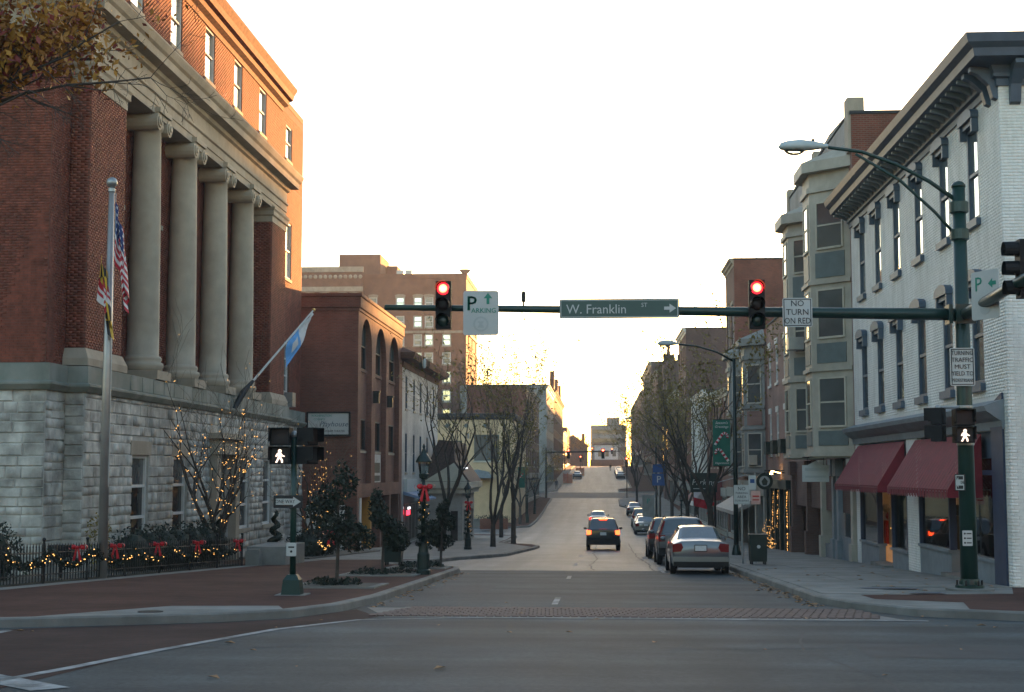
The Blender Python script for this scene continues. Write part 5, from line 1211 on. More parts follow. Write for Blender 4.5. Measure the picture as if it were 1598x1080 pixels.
def topiary(x, y, h, label):
    z = zs(y) + .05; T = thing('spiral_topiary', label, 'topiary', (x, y, z), group='spiral topiaries by the entrance')
    part('pot', MB().lathe([(.16, 0), (.22, .3), (.24, .32), (.2, .33)], 14, (x, y, z)), 'kerb_stone', T); part('trunk', MB().tube([(x, y, z + .3), (x, y, z + h)], .02, 6), 'bark', T)
    pts = []; rad = []
    for k in range(40):
        t = k / 39; an = t * 6.283 * 3.2; rr = .2 * (1 - t * .75); pts.append((x + rr * math.cos(an), y + rr * math.sin(an), z + .35 + (h - .35) * t)); rad.append(.15 * (1 - t * .6))
    part('foliage', MB().tube(pts, rad, 8), 'hedge', T); P = np.array(pts); rg_ = np.random.default_rng(int(y)); i = rg_.integers(0, 40, 900); d = rg_.normal(size=(900, 3)); d /= np.linalg.norm(d, axis=1)[:, None]
    part('foliage', np_mesh('foliage', *leaf_quads(P[i] + d * (np.array(rad)[i])[:, None], .03, rg_)), 'leaf_dark', T)
topiary(-12.6, 46.6, 1.55, 'spiral clipped topiary left of the entrance, against the hedge end'); topiary(-12.5, 54.2, 1.75, 'spiral clipped topiary right of the entrance')
# string lit bare trees
def lit_tree(seed, base, h, label, slabel, n, **kw):
    T, tips = bare_tree(seed, base, h, .11, label, 0, name='lit_tree', levels=3, **kw)
    rg_ = random.Random(seed); mb = MB(); c = Vector(base); allp = [o for o in tips]
    wdv = [v for ch in T.children if ch.name.startswith(('trunk', 'twigs')) for v in [WP[ch.name] @ q.co for q in ch.data.vertices]]
    wdt = [WP[ch.name] @ q.co for ch in T.children if ch.name.startswith('trunk') for q in ch.data.vertices]
    for k in range(n):
        p = rg_.choice(wdv if k % 5 < 1 else wdt) + Vector((rg_.gauss(0, .03), -.04, rg_.gauss(0, .03))); mb.ball(p, .0105, 5, 3)
    tag(part('string_lights', mb, 'bulb_warm', kind='stuff'), slabel, 'string lights')
lit_tree(31, gp(-12.4, 45.4), 7.6, 'bare vase shaped tree wrapped in lights before the civic building', 'warm string lights wound through the vase shaped tree', 320, stems=7, spread=.55, kids=(4, 3, 3), tfrac=.05)
lit_tree(33, gp(-11.2, 56), 6.2, 'smaller bare tree wrapped in lights by the brick playhouse corner', 'warm string lights on the smaller tree by the playhouse', 170, stems=5, spread=.55, kids=(4, 3, 3), tfrac=.05)
# garden fence with garland and bows
fa, fb_ = Vector((-12.95, 29.75)), Vector((-11.5, 45.2)); LN = (fb_ - fa).length; T = thing('garden_fence', 'low black iron garden fence with pickets', 'fence', (fa.x, fa.y, zs(fa.y)))
ext = fa + (fa - fb_).normalized() * 1.2
def fpt(t, z): p = fa.lerp(fb_, t); return (p.x, p.y, zs(p.y) + .05 + z)
pk = MB().box(-.011, .011, -.011, .011, 0, .78).add([(-.016, -.016, .78), (.016, -.016, .78), (.016, .016, .78), (-.016, .016, .78), (0, 0, .88)], [(0, 1, 4), (1, 2, 4), (2, 3, 4), (3, 0, 4)]).mesh('picket'); setmat(pk, 'black_metal')
for k in range(-10, 110): place('picket', pk, T, fpt(k / 109, 0))
for z in (.16, .66): part('rail', MB().tube([fpt(t, z) for t in np.linspace(-.09, 1, 9)], .014, 5), 'black_metal', T)
for k in range(8): part('post', MB().tube([fpt(k / 7, -.05), fpt(k / 7, .92)], .03, 8).ball(fpt(k / 7, .96), .045), 'black_metal', T)
G = thing('garland', 'lit evergreen garland swagged along the garden fence', 'garland', fpt(.5, .6)); rg = random.Random(8); mb = MB(); pts = []; bt = [.02, .16, .3, .46, .62, .78, .985]
for a_, b_ in zip(bt, bt[1:]):
    for k in range(40):
        t = k / 40; sag = 4 * t * (1 - t) * .3; p = Vector(fpt(a_ + (b_ - a_) * t, .66 - sag)) + Vector((.05, 0, 0)); pts.append(p)
        if rg.random() < .4: mb.ball(p + Vector((rg.gauss(.05, .03), -.03, rg.gauss(0, .05))), .012, 5, 3)
rg_ = np.random.default_rng(6); P = np.array([p[:] for p in pts])
part('greenery', np_mesh('greenery', *leaf_quads(P[rg_.integers(0, len(P), 3000)] + rg_.normal(0, .055, (3000, 3)), .05, rg_)), 'leaf_dark', G); part('bulbs', mb, 'bulb_warm', G, kind='stuff')
def bow_mesh():
    mb = MB()
    for s in (-1, 1):
        vs = []; n = 8
        for k in range(n + 1):
            t = k / n * 2 * math.pi; x = s * (.09 + .1 * (1 - math.cos(t)) / 1); z = .075 * math.sin(t) + .03
            for y in (-.05, .05): vs.append((x if k not in (0, n) else s * .02, y, z))
        mb.add(vs, [(2 * k, 2 * k + 1, 2 * k + 3, 2 * k + 2) for k in range(n)])
        mb.add([(0, -.03, 0), (s * .05, -.035, 0), (s * .14, -.03, -.36), (s * .06, -.04, -.38)], [(0, 1, 2, 3)])
        mb.ball((s * .13, 0, .03), .085, 8, 6, (1.1, .6, .85))
    mb.ball((0, -.03, .02), .05, 8, 6); me = mb.mesh('bow', True); setmat(me, 'bow_red'); return me
BOW = bow_mesh()
def bow(loc, s, label, group=None):
    o = place('ribbon_bow', BOW, None, loc, 0, (s, s, s)); tag(o, label, 'bow', group)
names = ['leftmost red ribbon bow on the garden fence', 'red ribbon bow just right of the flagpole', 'third red ribbon bow along the garden fence', 'fourth red ribbon bow along the garden fence, before the hedge', 'fifth red ribbon bow, near the entrance end of the fence']
for k, (px, py, d) in enumerate(((140, 893, 33.5), (196, 890, 35.6), (260, 882, 38.3), (317, 876, 41.2), (370, 871, 44.6))): 
    p = at(px, py, d); t = (d - fa.y) / (fb_.y - fa.y); q = fpt(t, .72); bow((q[0] + .1, q[1] - .08, q[2] + .02), .82, names[k], 'bows on the garden fence')
bow((-10.5, 55.2, zs(55) + .95), 1.2, 'red ribbon bow on the dark bush beside the playhouse', None)
mb = MB()
for k in range(60): t = k / 60; mb.ball((-10.6 + random.gauss(0, .05), 53.2 + 8 * t, zs(55) + .75 - .3 * abs(math.sin(t * 9)) + random.gauss(0, .05)), .014, 5, 3)
tag(part('string_lights', mb, 'bulb_warm', kind='stuff'), 'short swag of warm lights on the far garden bed by the playhouse', 'string lights')
tag(part('planter_wall', MB().box(-11.6, -10.3, 46.2, 49.2, zs(47) - .2, zs(47) + .62), 'concrete'), 'low pale concrete planter wall at the entrance', 'wall')
tag(part('kerb_block', MB().box(-11.45, -11.0, 45.45, 45.9, zs(45) - .1, zs(45) + .45).box(-11.42, -11.03, 45.48, 45.87, zs(45) + .45, zs(45) + .5), 'concrete'), 'small pale stone block at the end of the garden fence', 'block')
tag(part('floodlight', MB().box(-13.4, -12.85, 33.9, 34.2, zs(34) + .55, zs(34) + .85).box(-13.15, -13.1, 34.0, 34.06, zs(34), zs(34) + .55), 'black_metal'), 'black floodlight on a stake in the garden', 'floodlight')
# ================================================================== STREET FURNITURE
# ---- mast arm pole
PX, PY = 7.9, 31.05; pz = zs(PY)
T = thing('mast_arm_pole', 'dark green traffic mast arm pole on the right corner with a street lamp on top', 'traffic pole', (PX, PY, pz))
po = part('pole', MB().tube([(PX, PY, pz), (PX, PY, 3), (PX, PY, 7.8)], [.185, .165, .14], 18), 'pole_green', T, True)
part('pole_cap', MB().lathe([(.15, 0), (.155, .05), (.1, .12), (.02, .15)], 16, (PX, PY, 7.79)), 'pole_green', po, True)
part('base_flange', MB().lathe([(.3, 0), (.3, .06), (.22, .08), (.2, .2)], 18, (PX, PY, pz + .05)), 'pole_green', po)
for k in range(6): part('anchor_bolt', MB().tube([(PX + .26 * math.cos(k * 1.047), PY + .26 * math.sin(k * 1.047), pz + .1), (PX + .26 * math.cos(k * 1.047), PY + .26 * math.sin(k * 1.047), pz + .22)], .022, 6), 'black_metal', po)
part('footing', MB().lathe([(.5, 0), (.5, .05), (.46, .06)], 24, (PX, PY, pz)), 'concrete', T)
AX = -4.76
def armz(x): return 4.99 + (5.24 - 4.99) * (PX - x) / (PX - AX)
part('mast_arm', MB().tube([(x, PY, armz(x)) for x in np.linspace(PX, AX, 9)], list(np.linspace(.135, .062, 9)), 16), 'pole_green', T, True)
part('side_arm', MB().tube([(PX, PY, 4.95), (PX + .05, 28, 5.12), (PX + .12, 22, 5.35)], [.13, .115, .09], 14), 'pole_green', T, True)
for z in (4.97, 6.75, 7.35): part('collar', MB().lathe([(.17, 0), (.2, .02), (.2, .24), (.17, .26)], 16, (PX, PY, z - .13)), 'pole_green', T)
part('arm_flange', MB().box(PX - .32, PX - .24, PY - .2, PY + .2, 4.78, 5.2).box(PX - .2, PX + .2, PY - .36, PY - .28, 4.76, 5.18), 'pole_green', T)
la = [at(x, y, PY) for x, y in ((1500, 318), (1450, 283), (1400, 257), (1345, 237), (1292, 230))]; lb = [at(x, y, PY) for x, y in ((1496, 372), (1460, 332), (1405, 282), (1335, 240))]
ua = part('lamp_arm', MB().tube(la, [.05, .045, .042, .04, .04], 10), 'pole_green', T, True); part('lamp_brace', MB().tube(lb, .035, 8), 'pole_green', T, True)
def cobra(T, tip, L, mat='lamp_grey'):
    """cobra head: a long flattened shell with a glass bowl below, pointing to -X from its neck"""
    x, y, z = tip
    mb = MB(); st = [(0, .05, .055), (.12, .08, .09), (.3, .13, .13), (.55, .18, .17), (.8, .18, .15), (.95, .12, .1), (1.0, .03, .03)]; vs = []; n = 12
    for t, a, b in st:
        for k in range(n): an = 6.283 * k / n; vs.append((x - L * t, y + a * math.cos(an), z + .02 + b * math.sin(an) * (1 if math.sin(an) > 0 else .6)))
    mb.add(vs, [(i * n + k, i * n + (k + 1) % n, (i + 1) * n + (k + 1) % n, (i + 1) * n + k) for i in range(len(st) - 1) for k in range(n)] + [tuple(range(n)), tuple((len(st) - 1) * n + k for k in range(n))])
    h = part('lamp_head', mb, mat, T, True); part('lens', MB().ball((x - L * .68, y, z - .04), 1, 12, 8, (L * .22, .15, .13)), 'lantern_glass', h, True); part('photocell', MB().tube([(x - L * .3, y, z + .1), (x - L * .3, y, z + .19)], .04, 8), 'black_metal', h)
cobra(T, (la[-1].x, PY, la[-1].z), 1.08)
# ---- signal heads
def signal(name, loc, rotz, label, lit=True, scale=1.0, group='red traffic lights'):
    S = thing(name, label, 'traffic light', loc, rotz, group)
    hs = local('housing', MB().box(-.17, .17, -.02, .18, -.53, .53), 'plastic_black', S)
    lens = MB().ball((0, 0, 0), 1, 14, 8, (.135, .05, .135)).mesh('lens', True)
    for k, z in enumerate((.355, 0, -.355)):
        mb = MB(); n = 12; vs = []
        for y, r_ in ((-.02, .158), (-.27, .15)):
            for i in range(n + 1): an = math.pi * (-.2 + 1.4 * i / n); vs.append((r_ * math.cos(an), y, z + r_ * math.sin(an)))
        mb.add(vs, [(i, i + 1, i + n + 2, i + n + 1) for i in range(n)]); local('visor', mb, 'plastic_black', S)
        me = lens.copy(); me.materials.clear(); me.materials.append(MATS['lens_red' if (k == 0 and lit) else ('lens_dark' if k < 2 else 'lens_dark_green')])
        o = bpy.data.objects.new('lens', me); COL.objects.link(o); o.parent = S; o.location = (0, -.03, z); WP[o.name] = WP[S.name] @ Matrix.Translation((0, -.03, z))
        mb2 = MB().box(-.175, .175, -.025, .0, z - .174, z + .174); 
    local('clamp', MB().box(-.05, .05, .18, .4, -.08, .08), 'black_metal', S)
    if scale != 1: S.scale = (scale,) * 3
    return S
p = at(692, 476, PY - .35); signal('traffic_light', (p.x, PY - .38, p.z), 0, 'red traffic light at the left end of the mast arm')
p = at(1181, 475, PY - .35); signal('traffic_light', (p.x, PY - .38, p.z), 0, 'red traffic light on the mast arm beside the no turn sign')
p = at(1590, 420, 27.2); signal('traffic_light', (p.x, 27.2, p.z), -math.pi / 2, 'dark traffic light seen from the side at the right picture edge', lit=False, scale=1.05)
# ---- signs
PW = {}
def plate(name, label, px0, py0, px1, py1, d, mat, border=None, rot=0, thick=.02):
    a, b = at(px0, py0, d), at(px1, py1, d); c = ((a.x + b.x) / 2, d, (a.z + b.z) / 2); w_, h_ = b.x - a.x, a.z - b.z
    S = thing(name, label, 'sign', c, rot); PW[S.name] = w_; local('panel', rounded(w_, h_, min(w_, h_) * .07, thick), mat, S)
    if border:
        mb = MB(); t = .018; i = .022; x, z = w_ / 2 - i, h_ / 2 - i
        mb.box(-x, x, -.004, -.001, z - t, z).box(-x, x, -.004, -.001, -z, -z + t).box(-x, -x + t, -.004, -.001, -z + t, z - t).box(x - t, x, -.004, -.001, -z + t, z - t); local('border', mb, border, S)
    return S, w_, h_
def rounded(w_, h_, r_, t):
    pts = []
    for cx, cz, a0 in ((1, 1, 0), (-1, 1, 90), (-1, -1, 180), (1, -1, 270)):
        for k in range(4): an = R(a0 + 30 * k); pts.append((cx * (w_ / 2 - r_) + r_ * math.cos(an), cz * (h_ / 2 - r_) + r_ * math.sin(an)))
    return MB().prism(pts, 0, t)
def letter(S, s, size, x, z, mat, shear=0, spacing=1.0, y=-.006):
    me = text_mesh(s, size, mat, shear, spacing); o = bpy.data.objects.new('lettering', me); COL.objects.link(o); o.parent = S; o.location = (x, y, z)
    xs = [v.co.x for v in me.vertices]; wd_ = max(xs) - min(xs); lim = 2 * (PW.get(S.name, 9) * .44 - abs(x))
    if wd_ > lim > 0: o.scale = (lim / wd_, 1, 1)
    return o
D = PY - .22
S, w_, h_ = plate('street_name_sign', 'long green street name sign hanging on the mast arm', 873, 467, 1060, 496, D, 'sign_green', 'sign_white')
letter(S, 'W. Franklin', .29, -w_ * .19, -.02, 'sign_white'); letter(S, 'ST', .13, w_ * .21, .07, 'sign_white')
local('arrow', MB().prism([(w_ * .375, -.035), (w_ * .42, -.035), (w_ * .42, -.1), (w_ * .475, 0), (w_ * .42, .1), (w_ * .42, .035), (w_ * .375, .035)], -.006, -.001), 'sign_white', S)
S, w_, h_ = plate('parking_sign', 'white parking sign with a green letter P hanging on the mast arm', 723, 454, 778, 523, D, 'sign_white')
letter(S, 'P', .46, -w_ * .27, h_ * .2, 'sign_pgreen', spacing=1); letter(S, 'ARKING', .15, w_ * .08, h_ * .05, 'sign_pgreen'); letter(S, 'P', .45, -w_ * .255, h_ * .2, 'sign_pgreen')
local('arrow', MB().prism([(w_ * .16, h_ * .2), (w_ * .24, h_ * .2), (w_ * .24, h_ * .33), (w_ * .32, h_ * .33), (w_ * .2, h_ * .45), (w_ * .08, h_ * .33), (w_ * .16, h_ * .33)], -.006, -.001), 'sign_pgreen', S)
local('emblem', MB().tube([(0, -.005, -h_ * .25), (0, -.001, -h_ * .25)], .17, 20), 'sign_grey', S); local('emblem', MB().tube([(0, -.008, -h_ * .25), (0, -.0055, -h_ * .25)], .13, 20), 'sign_white', S)
local('emblem', MB().prism([(-.08, -h_ * .25 - .08), (.08, -h_ * .25 - .08), (.03, -h_ * .25), (.07, -h_ * .25 + .06), (-.07, -h_ * .25 + .06), (-.03, -h_ * .25)], -.011, -.0085), 'sign_grey', S)
S, w_, h_ = plate('regulatory_sign', 'white NO TURN ON RED sign on the mast arm', 1221, 465, 1268, 510, D, 'sign_white', 'sign_black')
for i, t in enumerate(('NO', 'TURN', 'ON RED')): letter(S, t, .185, 0, h_ * (.3 - .3 * i), 'sign_black')
S, w_, h_ = plate('regulatory_sign', 'white sign telling turning traffic to yield, on the mast arm pole', 1482, 543, 1522, 602, PY - .25, 'sign_white', 'sign_black')
for i, t in enumerate(('TURNING', 'TRAFFIC', 'MUST', 'YIELD TO', 'PEDESTRIANS')): letter(S, t, .135 if i < 4 else .105, 0, h_ * (.36 - .18 * i), 'sign_black')
c = at(1537, 460, 29.2); S = thing('parking_sign', 'white parking sign on the side arm, seen at an angle', 'sign', (c.x, 29.2, c.z), R(-62)); local('panel', rounded(.78, 1.0, .05, .02), 'sign_white', S); letter(S, 'P', .42, -.18, .22, 'sign_pgreen'); local('arrow', MB().prism([(.1, .22), (.22, .32), (.22, .26), (.32, .26), (.32, .18), (.22, .18), (.22, .12)], -.006, -.001), 'sign_pgreen', S); local('emblem', MB().tube([(0, -.005, -.25), (0, -.001, -.25)], .16, 18), 'sign_grey', S)
S, w_, h_ = plate('one_way_sign', 'small black one way sign with a white arrow on the right pole', 1489, 740, 1507, 766, PY - .26, 'sign_black', 'sign_white', R(-40)); local('arrow', MB().prism([(-w_ * .42, 0), (-w_ * .15, h_ * .32), (-w_ * .15, h_ * .18), (w_ * .4, h_ * .18), (w_ * .4, -h_ * .18), (-w_ * .15, -h_ * .18), (-w_ * .15, -h_ * .32)], -.006, -.001), 'sign_white', S); letter(S, 'ONE', .1, .06, 0, 'sign_black', y=-.008)
S, w_, h_ = plate('button_sign', 'white push button notice on the right pole', 1502, 828, 1518, 852, PY - .24, 'sign_white'); 
for k in range(3): local('print', MB().tube([(-w_ * .28, -.005, h_ * (.3 - .3 * k)), (-w_ * .28, -.001, h_ * (.3 - .3 * k))], .022, 8).box(-w_ * .1, w_ * .4, -.004, -.001, h_ * (.3 - .3 * k) - .012, h_ * (.3 - .3 * k) + .012), 'sign_black', S)
# pedestrian signals
def walker(S, s=1.0, y=-.13, z0=0):
    P_ = [(.0, .115), (.03, .10), (.035, .07), (.02, .05), (.06, .0), (.095, -.01), (.09, -.03), (.045, -.02), (.03, .005), (.03, -.04), (.06, -.09), (.06, -.14), (.03, -.14), (.025, -.1), (-.005, -.06), (-.03, -.1), (-.05, -.14), (-.085, -.135), (-.06, -.09), (-.035, -.03), (-.04, .0), (-.06, -.03), (-.085, -.02), (-.06, .03), (-.025, .055), (-.035, .08), (-.025, .105)]
    local('walking_figure', MB().prism([(a * s, b * s + z0) for a, b in P_], y, y + .006), 'ped_white', S)
def ped(name, label, loc, rot, lit):
    S = thing(name, label, 'pedestrian signal', loc, rot, 'pedestrian signals'); local('housing', MB().box(-.21, .21, -.1, .14, .01, .36).box(-.21, .21, -.1, .14, -.36, -.01), 'plastic_black', S)
    for z in (.185, -.185): local('visor', MB().box(-.21, .21, -.24, -.1, z + .16, z + .175).box(-.21, -.195, -.24, -.1, z - .1, z + .16).box(.195, .21, -.24, -.1, z - .1, z + .16), 'plastic_black', S); local('lens', MB().box(-.16, .16, -.11, -.101, z - .14, z + .14), 'lens_dark' if z > 0 else 'sign_black', S)
    if lit: walker(S, 1.05, -.122, -.185)
    return S
p = at(1503, 665, PY - .3); ped('pedestrian_signal', 'lit walking figure signal on the right mast arm pole', (p.x, PY - .33, p.z), 0, True)
p = at(1463, 663, PY - .1); ped('pedestrian_signal', 'dark sideways pedestrian signal left of the right pole', (p.x, PY - .1, p.z), R(-115), False)
T_ = thing('signal_bracket', 'thin metal bracket holding the pedestrian signals to the right pole', 'bracket', (PX, PY, 2.9)); p = at(1463, 636, PY - .1); part('tube', MB().tube([(p.x, PY - .1, p.z), (PX - .15, PY - .1, p.z)], .025, 8).ball((p.x, PY - .1, p.z), .06).tube([(p.x, PY - .1, p.z), (p.x, PY - .1, p.z - .1)], .025, 8), 'grey_metal', T_)
for z in (2.15, 2.95): part('strap', MB().lathe([(.178, 0), (.185, .01), (.185, .05), (.178, .06)], 16, (PX, PY, z)), 'grey_metal', T_)
# detector on the arm
p = at(817, 470, PY); T_ = thing('traffic_sensor', 'small dark sensor standing on the mast arm', 'sensor', p); part('stem', MB().tube([(p.x, PY, armz(p.x)), (p.x, PY, p.z + .1)], .02, 6), 'black_metal', T_); part('body', MB().lathe([(.04, 0), (.05, .04), (.05, .2), (.03, .24)], 10, (p.x, PY, p.z - .02)), 'black_metal', T_)
# ---- left pedestrian post
lx, ly = -6.05, 27.8; lz = zs(ly)
T = thing('signal_post', 'short green signal post on the left corner with a square base', 'traffic pole', (lx, ly, lz))
part('base', MB().add([(lx + a * .19, ly + b * .19, lz) for a, b in ((-1, -1), (1, -1), (1, 1), (-1, 1))] + [(lx + a * .16, ly + b * .16, lz + .3) for a, b in ((-1, -1), (1, -1), (1, 1), (-1, 1))] + [(lx + a * .09, ly + b * .09, lz + .4) for a, b in ((-1, -1), (1, -1), (1, 1), (-1, 1))], [(0, 1, 5, 4), (1, 2, 6, 5), (2, 3, 7, 6), (3, 0, 4, 7), (4, 5, 9, 8), (5, 6, 10, 9), (6, 7, 11, 10), (7, 4, 8, 11), (8, 9, 10, 11)]), 'pole_green', T)
part('post', MB().tube([(lx, ly, lz + .35), (lx, ly, lz + 3.15)], .062, 12), 'pole_green', T, True); part('top_bracket', MB().tube([(lx - .32, ly, lz + 3.12), (lx + .32, ly, lz + 3.12)], .03, 8).ball((lx, ly, lz + 3.15), .08), 'grey_metal', T); part('pad', MB().box(lx - .3, lx + .3, ly - .3, ly + .3, lz - .02, lz + .015), 'concrete', T)
p = at(438, 696, ly - .1); ped('pedestrian_signal', 'lit walking figure signal on the left corner post', (p.x, ly - .05, p.z), 0, True)
p = at(481, 696, ly); ped('pedestrian_signal', 'dark sideways pedestrian signal on the left corner post', (p.x, ly, p.z), R(70), False)
S, w_, h_ = plate('one_way_sign', 'black one way sign with a white arrow pointing right on the left post', 427, 773, 472, 793, ly - .1, 'sign_black'); local('arrow', MB().prism([(-w_ * .42, -h_ * .24), (w_ * .18, -h_ * .24), (w_ * .18, -h_ * .38), (w_ * .44, 0), (w_ * .18, h_ * .38), (w_ * .18, h_ * .24), (-w_ * .42, h_ * .24)], -.006, -.001), 'sign_white', S); letter(S, 'ONE WAY', .105, -w_ * .1, 0, 'sign_black', y=-.009)
S, w_, h_ = plate('button_sign', 'small white push button notice on the left post', 447, 847, 462, 868, ly - .1, 'sign_white'); local('print', MB().box(-w_ * .3, w_ * .3, -.004, -.001, .03, .06).tube([(0, -.005, -.04), (0, -.001, -.04)], .025, 8), 'sign_black', S)

# ---- Victorian lamp posts
def lamp_post(x, y, label):
    z = zs(y); T = thing('lamp_post', label, 'lamp post', (x, y, z), 0, 'Victorian lamp posts')
    local('base', MB().lathe([(.2, 0), (.2, .12), (.17, .15), (.17, .55), (.14, .6), (.12, .8), (.075, .88)], 12), 'dark_green', T)
    local('post', MB().lathe([(.07, .86), (.06, 2.3), (.09, 2.34), (.09, 2.4), (.05, 2.44), (.05, 2.6)], 12), 'dark_green', T, True)
    local('lantern_cup', MB().lathe([(.05, 2.58), (.12, 2.62), (.14, 2.72), (.12, 2.74)], 12), 'dark_green', T); g = local('lantern_glass', MB().lathe([(.12, 2.74), (.165, 3.02), (.165, 3.06)], 8), 'lantern_glass', T); local('lamp', MB().lathe([(.03, 2.74), (.05, 2.8), (.05, 2.95), (.02, 3.0)], 8), 'sign_white', g)
    for k in range(8): an = k * math.pi / 4; local('glazing_bar', MB().tube([(.125 * math.cos(an), .125 * math.sin(an), 2.74), (.17 * math.cos(an), .17 * math.sin(an), 3.05)], .008, 4), 'dark_green', g)
    local('roof', MB().lathe([(.23, 3.04), (.23, 3.08), (.16, 3.2), (.08, 3.3), (.05, 3.4), (.03, 3.42), (.04, 3.48), (.01, 3.56)], 12), 'dark_green', T)
    return T
def dress(x, y, label1, label2):
    z = zs(y); bow((x + .05, y - .16, z + 2.36), 1.0, label1, 'bows on the lamp posts'); pts = []
    for k in range(120): t = k / 119; an = t * 6.283 * 7; rr = .11 + (.09 if t < .3 else 0) * (1 - t / .3 if t < .3 else 0); pts.append((x + rr * math.cos(an), y + rr * math.sin(an), z + .7 + 1.6 * t))
    P = np.array(pts); rg_ = np.random.default_rng(int(y)); T = thing('lamp_garland', label2, 'garland', (x, y, z + .7)); part('greenery', np_mesh('greenery', *leaf_quads(P[rg_.integers(0, 120, 1200)] + rg_.normal(0, .03, (1200, 3)), .035, rg_)), 'leaf_dark', T)
    mb = MB()
    for i in rg_.integers(0, 120, 16): mb.ball(P[i] + rg_.normal(0, .03, 3), .009, 5, 3)
    o = part('bulbs', mb, 'bulb_warm', T); o['kind'] = 'stuff'
lamp_post(-4.8, 38.6, 'nearest Victorian lamp post, at the kerb by the evergreen trees'); dress(-4.8, 38.6, 'red ribbon bow on the nearest lamp post', 'green garland wound round the nearest lamp post')
lamp_post(-6.7, 72.2, 'second Victorian lamp post, by the many stemmed bare tree'); dress(-6.7, 72.2, 'red ribbon bow on the second lamp post', 'green garland wound round the second lamp post')
lamp_post(-7.1, 140, 'third Victorian lamp post, in front of the tan building'); lamp_post(-7.3, 160, 'fourth Victorian lamp post, past the tan building'); lamp_post(6.0, 78, 'Victorian lamp post on the right, among the walkers'); bow((6.02, 77.8, zs(78) + 2.36), 1.4, 'red ribbon bow on the right hand lamp post', 'bows on the lamp posts'); lamp_post(6.2, 108, 'farther Victorian lamp post on the right pavement')
# ---- cobra lamp on the right
def street_lamp(x, y, label, px=1028, py=540):
    z = zs(y); T = thing('street_lamp', label, 'street lamp', (x, y, z)); top = 6.45
    part('pole', MB().tube([(x, y, z), (x, y, 2), (x, y, top)], [.11, .095, .07], 12), 'dark_green', T, True); part('base', MB().lathe([(.2, 0), (.2, .1), (.14, .4), (.12, .45)], 12, (x, y, z)), 'dark_green', T)
    part('arm', MB().tube([(x, y, top - .1), (x - .7, y, top + .3), (x - 1.6, y, top + .58), (x - 2.4, y, top + .66)], [.05, .045, .04, .04], 8), 'dark_green', T, True); cobra(T, (x - 2.4, y, top + .66), .9); return T
street_lamp(5.87, 61.6, 'tall curved street lamp holding the candy cane banner')
p0, p1 = at(1112, 655, 61.6), at(1140, 727, 61.6)
T = thing('street_banner', 'green holiday banner with two striped candy canes', 'banner', (5.3, 61.6, p0.z)); part('cloth', MB().box(p0.x, p1.x, 61.59, 61.61, p1.z, p0.z), 'sign_pgreen', T, label='dark green cloth'); T.children[0].data.materials[0] = M('banner_green', (.012, .11, .075), .7, .1, 3)
for z in (p0.z, p1.z): part('rod', MB().tube([(p0.x, 61.6, z), (5.87, 61.6, z)], .02, 6), 'black_metal', T)
def cane(cx, cz, s, flip):
    pts = [(cx + flip * s * .42, cz - s * .62), (cx - flip * s * .12, cz + s * .18)]; pts = [(cx - flip * s * .45, cz - s * .6), (cx + flip * s * .05, cz + s * .12)]
    a = math.atan2(pts[1][1] - pts[0][1], pts[1][0] - pts[0][0]); c = (pts[1][0] + math.cos(a - flip * math.pi / 2) * s * .2, pts[1][1] + math.sin(a - flip * math.pi / 2) * s * .2)
    for k in range(1, 9): an = a + flip * math.pi / 2 - flip * math.pi * k / 8; pts.append((c[0] + math.cos(an) * s * .2, c[1] + math.sin(an) * s * .2))
    full = [];
    for q, w_ in zip(pts, pts[1:]):
        n = 6 if q is pts[0] else 1
        for k in range(n): full.append((q[0] + (w_[0] - q[0]) * k / n, q[1] + (w_[1] - q[1]) * k / n))
    full.append(pts[-1])
    for k, (q, w_) in enumerate(zip(full, full[1:])): part('candy_stripe', MB().tube([(q[0], 61.575, q[1]), (w_[0], 61.575, w_[1])], .058, 6), 'flag_red' if k % 2 else 'flag_white', T)
mx, mz = (p0.x + p1.x) / 2, (p0.z + p1.z) / 2; cane(mx, mz + .28, .62, 1); cane(mx, mz - .42, .62, -1)
place('lettering', text_mesh('Season\'s', .16, 'flag_white', .3), T, (mx, 61.57, p0.z - .14)); place('lettering', text_mesh('Greetings', .15, 'flag_white', .3), T, (mx, 61.57, p0.z - .31)); place('lettering', text_mesh('Hagerstown', .12, 'flag_white', .3), T, (mx, 61.57, p1.z + .12))
street_lamp(6.0, 150, 'far street lamp with a warm lamp among the right hand trees')
# ---- posts with notices, bins
def notice_post(x, y, h, label): 
    z = zs(y); o = part('sign_post', MB().tube([(x, y, z), (x, y, z + h)], .03, 8), 'grey_metal'); tag(o, label, 'sign post')
D2 = 49.4; pa = at(1158, 772, D2); notice_post(pa.x, D2 + .05, pa.z - zs(D2) + .4, 'thin post carrying the white NO AREA notice')
S, w_, h_ = plate('parking_notice', 'white notice board with black lines by the litter bin', 1145, 757, 1170, 787, D2, 'sign_white', 'sign_grey')
letter(S, 'NO', .17, 0, h_ * .3, 'sign_black'); letter(S, 'PARKING', .1, 0, h_ * .08, 'sign_black'); letter(S, 'AREA', .13, 0, -h_ * .12, 'sign_black'); letter(S, 'TOW-AWAY', .09, 0, -h_ * .32, 'sign_black')
pa = at(1179, 770, D2 + 1); notice_post(pa.x, D2 + 1.05, pa.z - zs(D2) + .75, 'thin post carrying the pink and blue notices')
S, w_, h_ = plate('notice_plate', 'small pinkish notice with red print beside the white one', 1172, 766, 1187, 787, D2 + 1, 'sign_pink'); local('print', MB().box(-w_ * .35, w_ * .35, -.005, -.001, .02, .07).box(-w_ * .35, w_ * .35, -.005, -.001, -.1, -.06), 'sign_red', S)
